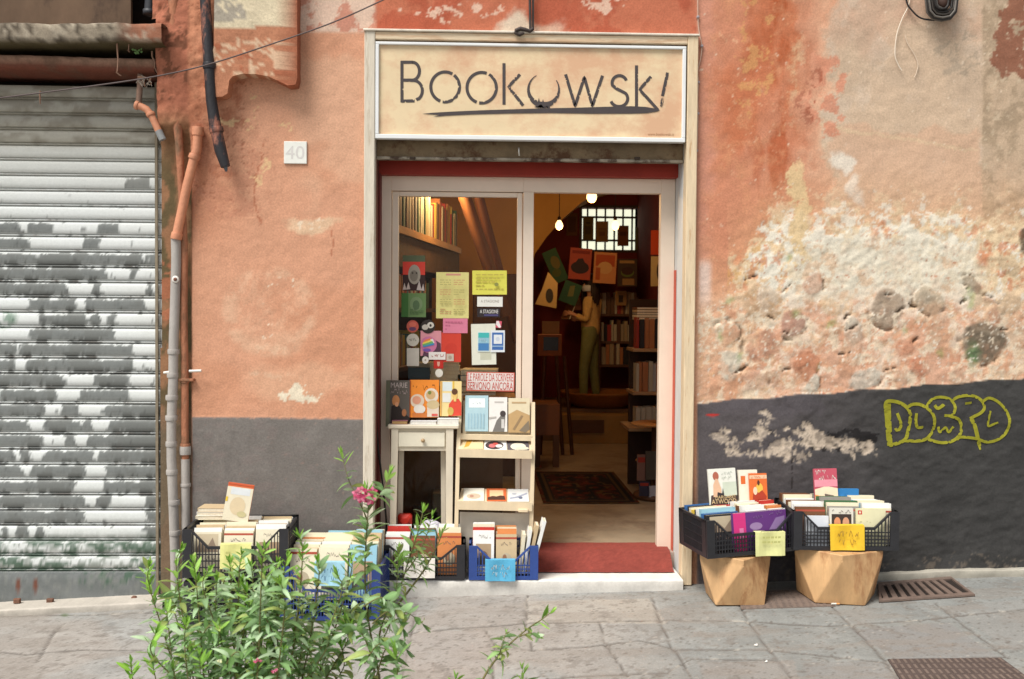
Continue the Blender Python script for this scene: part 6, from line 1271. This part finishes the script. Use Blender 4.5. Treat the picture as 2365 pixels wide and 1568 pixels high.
def top_book(label, P, Y, th, cover, dec, ry=0, rx=-.12, rz=0):
    x0, y0, x1, y1 = P; a = at(x0, y1, Y); b = at(x1, y0, Y); o = book('book', label, b.x-a.x, b.z-a.z, th, cover, ((a.x+b.x)/2, Y, a.z), dec=dec, parts=True, rx=rx, ry=ry, rz=rz)
    return o
top_book('white book with a woman in black and gold lettering, left of the three standing books', (1640, 1083, 1705, 1174), -.16, .022, (232, 232, 222), [('r', .5, .3, 1, .66, (206, 214, 196)), ('p', [(.0, .0), (.06, .34), (.4, .38), (.6, .3), (1, .32), (1, 0)], (74, 56, 54)), ('e', .27, .82, .11, .11, (176, 100, 80)), ('p', [(.14, .3), (.16, .6), (.26, .76), (.34, .74), (.44, .5), (.44, .3)], (226, 184, 152)), ('p', [(.26, .26), (.3, .42), (.46, .38), (.5, .52), (.54, .26)], (50, 42, 46)), ('w', .48, .84, .86, .92, (186, 196, 186)), ('w', .48, .72, .86, .80, (196, 204, 190)), ('t', 'MARGARET', .2, .25, .95, .33, (222, 190, 140)), ('t', 'ATWOOD', .06, .13, .95, .24, (226, 196, 148)), ('r', 0, 0, .7, .10, (196, 70, 66))], ry=-.06)
top_book('cream book with a small orange picture, middle of the three standing books', (1707, 1086, 1752, 1170), -.14, .03, (238, 232, 214), [('r', .12, .62, .36, .84, (222, 110, 50)), ('r', .5, .1, .95, .92, (236, 200, 180))], ry=-.03)
top_book('orange book with a rider picture, right of the three standing books', (1733, 1094, 1774, 1170), -.17, .02, (226, 112, 50), [('r', 0, .84, 1, .95, (240, 196, 160)), ('e', .55, .55, .2, .16, (238, 190, 80)), ('p', [(.1, .1), (.2, .5), (.5, .42), (.7, .5), (.95, .3), (.8, .1)], (176, 60, 36)), ('e', .3, .48, .12, .12, (236, 210, 180)), ('e', .5, .72, .07, .08, (90, 50, 40)), ('p', [(.45, .02), (.45, .2), (.95, .16), (.95, .02)], (226, 150, 130)), ('w', .1, .86, .9, .93, (214, 110, 70))], ry=-.03)
cF = crate('plastic_crate', 'rightmost black crate of books, with a golden yellow note', X(1930, -.30, 1220), -.28, sB.z+.295+.005, .60, .42, .22, blackc, rz=-.03, dip=.40, gap=.018, bars=5)
fill(cF, .62, .42, .24, [(-.28, -.10, 12, .228, ['brown', 'brown', 'white', 'white', 'cream']), (-.09, .10, 12, .235, ['grey', 'cream', 'green', 'cream', 'white']), (.11, .28, 11, .225, ['cream', 'white', 'light blue', 'white'])], 'the rightmost crate', 47, lean=-.1)
TF = Matrix.Translation(cF.location) @ cF.rotation_euler.to_matrix().to_4x4()
for lb_, x, w_, h_, y, cov, dec in (('small white framed book with two faces at the front of the rightmost crate', -.02, .135, .215, -.185, (226, 222, 210), [('r', .08, .3, .92, .84, (62, 50, 46)), ('e', .32, .62, .14, .14, (220, 150, 110)), ('e', .68, .62, .14, .14, (214, 160, 130)), ('r', .1, .32, .9, .5, (214, 206, 190)), ('w', .1, .87, .9, .95, (110, 100, 96))]), ('cream book with a red emblem at the right front of the rightmost crate', .15, .17, .212, -.18, (232, 226, 186), [('r', .06, .84, .2, .95, (206, 70, 60)), ('e', .13, .895, .035, .03, (238, 226, 200)), ('w', .12, .6, .5, .66, (190, 180, 140))]), ('tilted white booklet at the left front of the rightmost crate', -.16, .13, .17, -.188, (226, 230, 236), None)):
    o = book('book', lb_, w_, h_, .016, cov, (0, 0, 0), dec=dec, parts=True); o.matrix_world = TF @ Matrix.Translation((x, y, .02)) @ rotm(-.08, 0, 0)
cnote('golden yellow note on the rightmost black crate', cF, .195, .14, -.0, .145, .42, (240, 196, 50), scrib('LIBRI', '1 euro', (196, 156, 60)), tilt=-.01)
top_book('pink and white book with white lettering standing on the rightmost crate', (1882, 1083, 1936, 1156), -.16, .02, (196, 86, 104), [('p', [(0, .0), (0, .36), (.5, .46), (1, .38), (1, 0)], (240, 226, 196)), ('r', 0, .44, 1, .66, (232, 150, 166)), ('w', .06, .82, .6, .95, (238, 234, 226)), ('w', .2, .66, .95, .82, (238, 234, 226)), ('p', [(.42, 0), (.42, .22), (.8, .16), (.95, 0)], (110, 94, 86)), ('p', [(0, 0), (0, .2), (.4, .12), (.4, 0)], (240, 160, 80))], ry=-.03)
p = at(1978, 1150, -.12); mb = MB()
o = book('book', 'blue book sticking up at the back right of the rightmost crate', .155, .25, .02, (48, 130, 196), (0, 0, 0), dec=None, parts=True); o.matrix_world = TF @ Matrix.Translation((.11, .14, .04)) @ rotm(-.02, 0, 0)
# ------------------------------------------------------------------ flowering shrub in the foreground
leafm = attr_mat('leaf', .5, 90, .12, .10, .4, .002, trans=.38); stemm = attr_mat('stem', .7, 90, .2, .15)
class Leafy:
    def __init__(s): s.v = []; s.f = []; s.c = []
    def leaf(s, p, d, nrm, L, W, col, curl, fold=.25):
        d = d.normalized(); side = d.cross(nrm)
        if side.length < 1e-4: side = Vector((1, 0, 0))
        side.normalize(); nn = side.cross(d).normalized(); o = len(s.v)
        prof = ((0, .06), (.14, .52), (.34, .92), (.56, 1.), (.78, .70), (.92, .34), (1, .02))
        for t, w in prof:
            c = p+d*(L*t)-nn*(curl*L*t*t); e = w*W/2
            s.v += [tuple(c-side*e+nn*(fold*e)), tuple(c), tuple(c+side*e+nn*(fold*e))]
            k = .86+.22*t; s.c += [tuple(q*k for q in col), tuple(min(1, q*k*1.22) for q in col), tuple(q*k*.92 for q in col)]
        for i in range(len(prof)-1):
            for j in (0, 1): a = o+i*3+j; s.f.append((a, a+1, a+4, a+3))
    def build(s, name, mat, parent):
        me = bpy.data.meshes.new(name); b = parent.location; me.from_pydata([(x-b[0], y-b[1], z-b[2]) for x, y, z in s.v], [], s.f); me.materials.append(mat)
        ca = me.color_attributes.new('Col', 'FLOAT_COLOR', 'POINT'); arr = np.ones((len(s.v), 4), dtype=np.float32); arr[:, :3] = np.array(s.c); ca.data.foreach_set('color', arr.ravel())
        me.polygons.foreach_set('use_smooth', [True]*len(s.f)); o = bpy.data.objects.new(name, me); COL.objects.link(o); o.parent = parent; return o
def shrub(name, label, stems, seed, base):
    rr = random.Random(seed); t = thing(name, base, label, 'shrub'); LF = Leafy(); ST = MB(); sc_ = []
    olds = [C(150, 182, 132), C(130, 166, 110), C(172, 200, 158), C(108, 142, 84), C(146, 182, 112), C(188, 210, 174), C(162, 178, 104)]; news = [C(140, 186, 72), C(156, 200, 92), C(122, 170, 66), C(164, 206, 104)]
    for (pts, Y, dens, leafL, start, newf) in stems:
        q = [at(x, y, Y+dy) for (x, y), dy in zip(pts, [0, -.02, .02, .03, .0, .01, .02][:len(pts)])]; path = []
        for i in range(len(q)-1):
            p0, p1, p2, p3 = q[max(i-1, 0)], q[i], q[i+1], q[min(i+2, len(q)-1)]
            for j in range(8): u = j/8; path.append(.5*((2*p1)+(-p0+p2)*u+(2*p0-5*p1+4*p2-p3)*u*u+(-p0+3*p1-3*p2+p3)*u**3))
        path.append(q[-1]); n = len(path); L = sum((path[i+1]-path[i]).length for i in range(n-1))
        r0 = .0042 if L > .35 else .0028; ST.tube(path, [r0*(1-.72*i/(n-1)) for i in range(n)], 6)
        acc = 0; step = leafL*.195/dens; nxt = L*start; whorl = rr.uniform(0, 6)
        for i in range(n-1):
            seg = (path[i+1]-path[i]); l = seg.length
            while nxt < acc+l:
                u = (nxt-acc)/l; p = path[i]+seg*u; f = nxt/L; ax = seg.normalized()
                for w in range(1 if rr.random() < .6 else 2):
                    whorl += 2.4+rr.uniform(-1, 1); a = Vector((math.cos(whorl), math.sin(whorl)*.9, 0)); a = (a-ax*a.dot(ax)).normalized()
                    up = .25+.95*f**3+rr.uniform(-.5, .45) if newf else .1+.7*f+rr.uniform(-.6, .4)
                    d = (a+ax*up).normalized(); new = (f > 1-.22*newf and rr.random() < .85)
                    col = rr.choice(news) if new else rr.choice(olds); col = col*rr.uniform(.75, 1.2)
                    ll = leafL*rr.uniform(.6, 1.25)*(.72 if f > .93 else 1)
                    LF.leaf(p, d, ax if not new else (ax-a*.6), ll, ll*(rr.uniform(.30, .44) if not new else rr.uniform(.22, .3)), col, rr.uniform(.0, .95) if not new else rr.uniform(-.2, .1), rr.uniform(.1, .6))
                nxt += step*rr.uniform(.7, 1.3)
            acc += l
        for k in range(5):       # tuft at the tip
            a = Vector((rr.uniform(-1, 1), rr.uniform(-1, 1), 0)).normalized(); ax = (path[-1]-path[-3]).normalized()
            LF.leaf(path[-1], (ax*1.5+a*.6), a*-1, leafL*rr.uniform(.5, .8), leafL*.14, rr.choice(news if newf else olds)*rr.uniform(.85, 1.15), -.1, .5)
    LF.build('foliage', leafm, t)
    ST.build('stem', stemm, t, cols=np.array([C(118, 112, 70)*(.7+.5*((i*37) % 11)/11) for i in range(len(ST.v))]))
    return t
S = []
rq = random.Random(12)
def sway(x0, y0, x1, y1, k=3, amp=12): return [(x0+(x1-x0)*i/k+(rq.uniform(-amp, amp) if 0 < i < k else 0), y0+(y1-y0)*i/k) for i in range(k+1)]
Y0 = -2.75
# tall stem with the flower and its side shoots
S.append(([(892, 1760), (880, 1590), (852, 1440), (843, 1330), (846, 1240), (850, 1176), (846, 1140)], Y0-.05, 1.15, .066, .30, .2))
S.append(([(850, 1180), (872, 1150), (888, 1128), (899, 1098)], Y0-.05, 1.0, .052, .25, 1)); S.append(([(848, 1200), (826, 1150), (806, 1110), (791, 1056)], Y0-.03, .8, .054, .35, 1.2))
S.append(([(858, 1600), (880, 1450), (916, 1380), (945, 1290), (968, 1220), (976, 1184)], Y0+.1, .8, .05, .35, 1)); S.append(([(930, 1330), (960, 1290), (984, 1240), (997, 1194)], Y0+.12, .9, .045, .3, 1)); S.append(([(900, 1420), (970, 1330), (1005, 1270), (1024, 1226)], Y0+.14, .6, .042, .5, 1))
S.append(([(872, 1500), (900, 1440), (915, 1360), (920, 1282)], Y0+.02, 1.0, .06, .3, .8)); S.append(([(905, 1700), (915, 1600), (918, 1540), (912, 1500)], Y0-.2, 1.0, .06, .2, .8)); S.append(([(860, 1440), (900, 1410), (945, 1418), (975, 1440)], Y0-.1, .9, .06, .3, .0))
S.append(([(840, 1400), (880, 1380), (905, 1400), (930, 1450)], Y0-.12, .9, .066, .3, .0)); S.append(([(870, 1560), (890, 1500), (915, 1480), (938, 1500)], Y0-.1, 1.0, .064, .2, .0)); S.append(([(860, 1520), (840, 1470), (822, 1450), (802, 1470)], Y0-.1, 1.0, .06, .2, .0))
tips = [(417, 1272, .8), (344, 1310, 1), (359, 1464, 1), (303, 1532, 1), (350, 1524, 1), (461, 1514, 1), (508, 1448, .9), (570, 1368, 1.4), (798, 1436, 1), (447, 1300, .8), (558, 1282, .9), (611, 1270, .8), (663, 1288, .7), (810, 1284, .8), (385, 1410, .8), (640, 1412, .5), (757, 1476, .9), (494, 1482, .5), (691, 1240, 1), (735, 1300, .2),
        (612, 1330, .1), (500, 1345, .3), (470, 1380, .2), (540, 1420, .2), (590, 1440, .1), (650, 1350, .1), (700, 1380, .1), (745, 1360, .1), (775, 1400, .1), (720, 1440, .1), (430, 1440, .3), (410, 1360, .3), (680, 1460, .2), (620, 1500, .3), (560, 1490, .5), (780, 1330, .1), (820, 1370, .1), (530, 1300, .3), (580, 1310, .2), (440, 1500, .6), (690, 1540, .8), (740, 1530, .6), (520, 1540, .8), (400, 1546, .8), (600, 1380, .1), (640, 1300, .3), (480, 1320, .4), (760, 1450, .1), (715, 1320, .1), (455, 1345, .3), (560, 1345, .2), (665, 1400, .1), (610, 1410, .1), (500, 1410, .2), (860, 1400, .1), (790, 1500, .4), (655, 1505, .4), (585, 1545, .6)]
for i, (x, y, nf) in enumerate(tips):
    if nf < .15 and i % 3 == 0: continue
    bx = 560+(x-560)*.45+rq.uniform(-30, 30); by = 1600+rq.uniform(60, 160); Yv = Y0+rq.uniform(-.28, .30)
    mx_ = x+(bx-x)*.45+rq.uniform(-24, 24); S.append(([(bx, by), ((bx+mx_)/2, by-70), (mx_, y+(by-y)*.5), (x+rq.uniform(-10, 10), y+45), (x, y)], Yv, .92 if nf < .5 else .9, rq.uniform(.050, .064), .22, nf))
for i in range(14):       # short drooping side shoots fill the middle
    x, y = rq.uniform(400, 860), rq.uniform(1330, 1560); dx = rq.uniform(-60, 60); S.append(([(x, y+30), (x+dx*.5, y-10), (x+dx, y+rq.uniform(-20, 20))], Y0+rq.uniform(-.3, .32), .95, rq.uniform(.045, .06), .05, 0))
trunk = [((560, 1980), (575, 1850), (600, 1700)), ((640, 1980), (660, 1850), (690, 1700)), ((820, 1980), (850, 1850), (880, 1700))]
base = Vector((at(680, 1700, Y0).x, Y0, float(gz(at(680, 1700, Y0).x))))
sh = shrub('flowering_shrub', 'tall leafy green shrub with narrow leaves and pink flowers filling the lower left foreground', S, 21, base)
mb = MB(); 
for x, dx in ((560, -.02), (680, .0), (850, .03)): q = at(x, 1740, Y0); mb.tube([(base.x+dx, base.y, base.z), (base.x+(q.x-base.x)*.6, base.y, base.z+.2), q], [.014, .011, .007], 8, M((110, 92, 66), .85, .25, 30, .3))
mb.build('trunk', None, sh)
def flower(px, py, Y, r, n, seed, cols=((206, 80, 120), (226, 130, 160))):
    rr = random.Random(seed); c0 = at(px, py, Y); LF = Leafy()
    for k in range(n):
        o = c0+Vector((rr.uniform(-1, 1), rr.uniform(-1, 1), rr.uniform(-.7, .7)))*r
        for j in range(5):
            a = j*1.256+rr.uniform(0, .4); d = Vector((math.cos(a), rr.uniform(-.8, .1), math.sin(a)))
            LF.leaf(o, d, Vector((0, -1, .2)), r*rr.uniform(.45, .7), r*.42, C(*rr.choice(cols))*rr.uniform(.8, 1.15), .3, .2)
    o = LF.build('flower', attr_mat('petal', .6, 60, 0, .08, .3, trans=.3), sh)
flower(845, 1146, Y0-.06, .030, 13, 1); flower(594, 1524, Y0-.3, .009, 3, 2); flower(634, 1550, Y0-.3, .009, 3, 3); flower(506, 1528, Y0-.3, .008, 3, 5, ((240, 240, 200), (226, 230, 170)))
S2 = [([(1085, 1640), (1120, 1560), (1165, 1500), (1215, 1455), (1252, 1430), (1270, 1416)], Y0-.1, .55, .046, .1, .8), ([(1150, 1520), (1160, 1490), (1168, 1462)], Y0-.1, .5, .034, .2, .2), ([(1205, 1700), (1212, 1620), (1208, 1578), (1206, 1548)], Y0-.1, .9, .05, .1, 1), ([(1060, 1680), (1050, 1610), (1052, 1570)], Y0-.1, .8, .05, .2, 1), ([(1200, 1470), (1225, 1462), (1245, 1470)], Y0-.1, .5, .036, .2, .1)]
b2 = Vector((at(1100, 1900, Y0).x, Y0, float(gz(.0)))); sh2 = shrub('small_shrub', 'single thin leafy sprig rising from the bottom edge, right of the big shrub', S2, 23, b2)
mb = MB(); q = at(1085, 1640, Y0-.1); mb.tube([b2, (q+b2)/2+Vector((.02, 0, 0)), q], [.008, .006, .004], 6, M((110, 92, 66), .85, .25, 30, .3)); q = at(1205, 1700, Y0-.1); mb.tube([b2, q], [.006, .004], 6, M((110, 92, 66), .85, .25, 30, .3)); mb.build('trunk', None, sh2)
# ------------------------------------------------------------------ woman standing at the back of the shop
PYp = 6.15
pb0 = at(1362, 930, PYp); fz_ = BZ
H = at(1375, 640, PYp).z-fz_           # standing height
t = thing('person', (pb0.x, PYp, fz_), 'woman with long dark hair, face mask, mustard cardigan and green trousers holding a book', 'person')
def skinned(name, V, E, R, mat, parent, sub=2, root=0):
    me = bpy.data.meshes.new(name); me.from_pydata(V, E, []); o = bpy.data.objects.new(name, me); COL.objects.link(o); o.parent = parent
    m_ = o.modifiers.new('skin', 'SKIN'); m_.use_smooth_shade = True
    for i, r in enumerate(R):
        sv = me.skin_vertices[0].data[i]; sv.radius = (r if isinstance(r, tuple) else (r, r)); sv.use_root = (i == root)
    s_ = o.modifiers.new('sub', 'SUBSURF'); s_.levels = sub; s_.render_levels = sub; me.materials.append(mat); return o
def rad(me): return me
skinm = M((206, 150, 116), .6, .06, 20, .05); hs_ = H/1.62
def P_(x, y, z): return (x*hs_, y*hs_, z*hs_)
# local frame: x right in the picture, y away from the camera, z up.  She faces left (-x) and a little to the camera.
J = {'pel': (0, 0, .88), 'sp': (.0, .005, 1.06), 'ch': (.01, .01, 1.24), 'nk': (.01, .0, 1.385), 'nk2': (-.005, -.01, 1.43), 'hd': (-.01, -.015, 1.52), 'hd2': (-.01, -.01, 1.57), 
     'sR': (.10, .09, 1.32), 'eR': (.08, .10, 1.06), 'wR': (-.12, -.02, 1.08), 'sL': (-.05, -.13, 1.32), 'eL': (-.07, -.17, 1.07), 'wL': (-.24, -.16, 1.15),
     'hR': (.03, .085, .86), 'kR': (.05, .08, .47), 'aR': (.10, .09, .09), 'tR': (-.04, .06, .025), 'hL': (-.03, -.085, .86), 'kL': (-.09, -.09, .47), 'aL': (-.09, -.10, .09), 'tL': (-.24, -.13, .025)}
names = list(J); ix = {k: i for i, k in enumerate(names)}
bones = [('pel', 'sp'), ('sp', 'ch'), ('ch', 'nk'), ('nk', 'nk2'), ('nk2', 'hd'), ('hd', 'hd2'), ('ch', 'sR'), ('sR', 'eR'), ('eR', 'wR'), ('ch', 'sL'), ('sL', 'eL'), ('eL', 'wL'), ('pel', 'hR'), ('hR', 'kR'), ('kR', 'aR'), ('aR', 'tR'), ('pel', 'hL'), ('hL', 'kL'), ('kL', 'aL'), ('aL', 'tL')]
Rr = dict(pel=.115, sp=.10, ch=.115, nk=.055, nk2=.048, hd=.082, hd2=.085, sR=.052, eR=.037, wR=.025, sL=.052, eL=.037, wL=.025, hR=.085, kR=.055, aR=.036, tR=.03, hL=.085, kL=.055, aL=.036, tL=.03)
V = [P_(*J[k]) for k in names]; E_ = [(ix[a], ix[b]) for a, b in bones]; R_ = [Rr[k]*hs_ for k in names]
def hand(V, E_, R_, w, d, up, thumb):
    """palm and five fingers grown from wrist index w"""
    w0 = Vector(V[w]); d = Vector(d).normalized(); up = Vector(up).normalized(); sd_ = d.cross(up).normalized()
    pi = len(V); V.append(tuple(w0+d*.045*hs_)); E_.append((w, pi)); R_.append((.03*hs_, .016*hs_))
    for k, (o, l) in enumerate(((-.027, .070), (-.009, .080), (.009, .075), (.026, .058))):
        a = len(V); b0 = w0+d*.082*hs_+up*o*hs_; V += [tuple(b0), tuple(b0+(d*.6+sd_*.5)*l*.5*hs_), tuple(b0+(d*.75+sd_*1.0)*l*.72*hs_)]; E_ += [(pi, a), (a, a+1), (a+1, a+2)]; R_ += [.010*hs_, .0085*hs_, .007*hs_]
    a = len(V); V += [tuple(w0+d*.035*hs_+up*thumb*.030*hs_), tuple(w0+d*.065*hs_+(up*thumb*.04+sd_*.03)*hs_)]; E_ += [(pi, a), (a, a+1)]; R_ += [.012*hs_, .009*hs_]
hand(V, E_, R_, ix['wR'], (-1, -.25, .12), (0, -.2, 1), 1); hand(V, E_, R_, ix['wL'], (-1, .1, .15), (0, .2, 1), 1)
skinned('body', V, E_, R_, skinm, t)
def part(name, ks, bs, rs, mat, extra=None, sub=2):
    ii = {k: i for i, k in enumerate(ks)}; pos = dict(J); pos.update(extra or {}); return skinned(name, [P_(*pos[k]) for k in ks], [(ii[a], ii[b]) for a, b in bs], [r*hs_ for r in rs], mat, t, sub)
part('trousers', ['pel', 'hR', 'kR', 'aR2', 'hL', 'kL', 'aL2', 'ws'], [('ws', 'pel'), ('pel', 'hR'), ('hR', 'kR'), ('kR', 'aR2'), ('pel', 'hL'), ('hL', 'kL'), ('kL', 'aL2')], [.13, .10, .068, .056, .10, .068, .056, .112], M((124, 128, 78), .9, .15, 20, .2), {'aR2': (.095, .09, .10), 'aL2': (-.09, -.10, .10), 'ws': (0, 0, 1.04)})
part('cardigan', ['w0', 'sp', 'ch', 'nk0', 'sR', 'eR', 'wR2', 'sL', 'eL', 'wL2'], [('w0', 'sp'), ('sp', 'ch'), ('ch', 'nk0'), ('ch', 'sR'), ('sR', 'eR'), ('eR', 'wR2'), ('ch', 'sL'), ('sL', 'eL'), ('eL', 'wL2')], [.142, .128, .134, .06, .068, .052, .038, .068, .052, .038], M((214, 176, 110), .95, .15, 30, .3), {'w0': (0, 0, .82), 'nk0': (.01, 0, 1.36), 'wR2': (-.09, .0, 1.075), 'wL2': (-.21, -.16, 1.14)})
for s_, k in (('R', 'a'), ('L', 'a')):
    a = J['a'+s_]; mb = MB(); mb.T = Matrix.Translation(Vector(t.location)); mb.lathe([(.0, -.0), (.045, .0), (.05, .03), (.042, .07), (.03, .09), (0, .09)], P_(a[0]-.03, a[1]-.01, 0), 12, M((46, 38, 34), .6)); q = J['t'+s_]; mb.tube([P_(a[0]-.03, a[1]-.01, .035), P_(q[0], q[1], .03)], [.045*hs_, .034*hs_], 10, M((46, 38, 34), .6)); mb.build('shoe', None, t)
# head details
hc = Vector(P_(-.012, -.012, 1.535)); off = Vector(t.location); mb = MB(); mb.T = Matrix.Translation(off)
fd = Vector((-.86, -.5, -.05)).normalized(); sd_ = Vector((.5, -.86, 0)).normalized(); upv = Vector((0, 0, 1))
def hp(f, s_, u): return hc+(fd*f+sd_*s_+upv*u)*hs_
hairm = M((46, 28, 18), .5, .3, 40, .3, (3, 3, .4))
# hair: a cap and long locks
vs = []; fs = []; nu, nv = 18, 12
for i in range(nv+1):
    ph = math.pi*.62*i/nv
    for j in range(nu): a = 2*math.pi*j/nu; vs.append(hc+Vector((math.cos(a)*math.sin(ph)*.108, math.sin(a)*math.sin(ph)*.108, math.cos(ph)*.118+.012))*hs_-fd*.022*hs_)
for i in range(nv):
    for j in range(nu): fs.append((i*nu+j, i*nu+(j+1) % nu, (i+1)*nu+(j+1) % nu, (i+1)*nu+j))
mb.add(vs, fs, hairm, True)
for k in range(22):
    a = -1.9+3.8*k/21; d = (-fd*math.cos(a)+sd_*math.sin(a)); p = hc+d*.085*hs_; mb.tube([p+upv*.06*hs_, p+d*.022*hs_-upv*.06*hs_, p+d*.03*hs_-upv*.17*hs_, p+d*.012*hs_-upv*(.27+.03*math.sin(k*2.3))*hs_], [.018*hs_, .022*hs_, .022*hs_, .008*hs_], 6, hairm)
mb.build('hair', None, t)
mb = MB(); mb.T = Matrix.Translation(off)
mb.tube([hp(.075, 0, .005), hp(.102, 0, -.022), hp(.09, 0, -.032)], [.008*hs_, .013*hs_, .006*hs_], 8, skinm); mb.build('nose', None, t)
for s_ in (-1, 1):
    mb = MB(); mb.T = Matrix.Translation(off); c = hp(.078, .031*s_, .012); mb.lathe([(0, -.010), (.008, -.007), (.011, 0), (.008, .007), (0, .010)], c, 10, M((30, 22, 20), .3)); mb.build('eye', None, t)
    mb = MB(); mb.T = Matrix.Translation(off); c = hp(-.0, .088*s_, -.01); mb.lathe([(0, -.028), (.012, -.02), (.014, .01), (.008, .026), (0, .03)], c, 8, skinm); mb.build('ear', None, t)
mb = MB(); mb.T = Matrix.Translation(off)
vs = []; fs = []
for i in range(6):
    for j in range(9): a = -1.1+2.2*j/8; u = -.015-.075*i/5; r = .098+.012*math.sin(math.pi*i/5); vs.append(hc+((fd*math.cos(a)*r+sd_*math.sin(a)*r*.82)+upv*u)*hs_)
for i in range(5):
    for j in range(8): fs.append((i*9+j, i*9+j+1, (i+1)*9+j+1, (i+1)*9+j))
mb.add(vs, fs, M((206, 206, 206), .7, .05), True); mb.build('face_mask', None, t)
bk = Vector(P_(-.33, -.12, 1.15))+off; book('book', 'brown book held open in both hands by the standing woman', .15, .2, .02, (120, 84, 50), (bk.x, bk.y, bk.z-.06), rz=-.9, rx=-.5)
# ------------------------------------------------------------------ light
w = bpy.data.worlds.new('World'); sc.world = w; w.use_nodes = True
nt = w.node_tree; bg = nt.nodes['Background']
sk = nt.nodes.new('ShaderNodeTexSky'); sk.sky_type = 'NISHITA'; sk.sun_disc = False
SUN_EL, SUN_AZ = math.radians(56), math.radians(-137)
sk.sun_elevation = SUN_EL; sk.sun_rotation = SUN_AZ
hs = nt.nodes.new('ShaderNodeHueSaturation'); hs.inputs['Saturation'].default_value = .25
mxw = nt.nodes.new('ShaderNodeMix'); mxw.data_type = 'RGBA'; mxw.blend_type = 'MULTIPLY'; mxw.inputs[0].default_value = 1; mxw.inputs[7].default_value = (1.0, .985, .95, 1)
nt.links.new(sk.outputs[0], hs.inputs['Color']); nt.links.new(hs.outputs[0], mxw.inputs[6]); nt.links.new(mxw.outputs[2], bg.inputs['Color'])
bg.inputs['Strength'].default_value = .15
sd = bpy.data.lights.new('sun', 'SUN'); so = bpy.data.objects.new('sun', sd); COL.objects.link(so)
sd.energy = 4.5; sd.angle = math.radians(28); sd.color = (1, .96, .90)
dv = Vector((math.sin(SUN_AZ)*math.cos(SUN_EL), math.cos(SUN_AZ)*math.cos(SUN_EL), math.sin(SUN_EL)))
so.rotation_euler = dv.to_track_quat('Z', 'Y').to_euler(); so.location = (0, -4, 8)
sc.view_settings.view_transform = 'Standard'; sc.view_settings.look = 'None'; sc.view_settings.exposure = 0
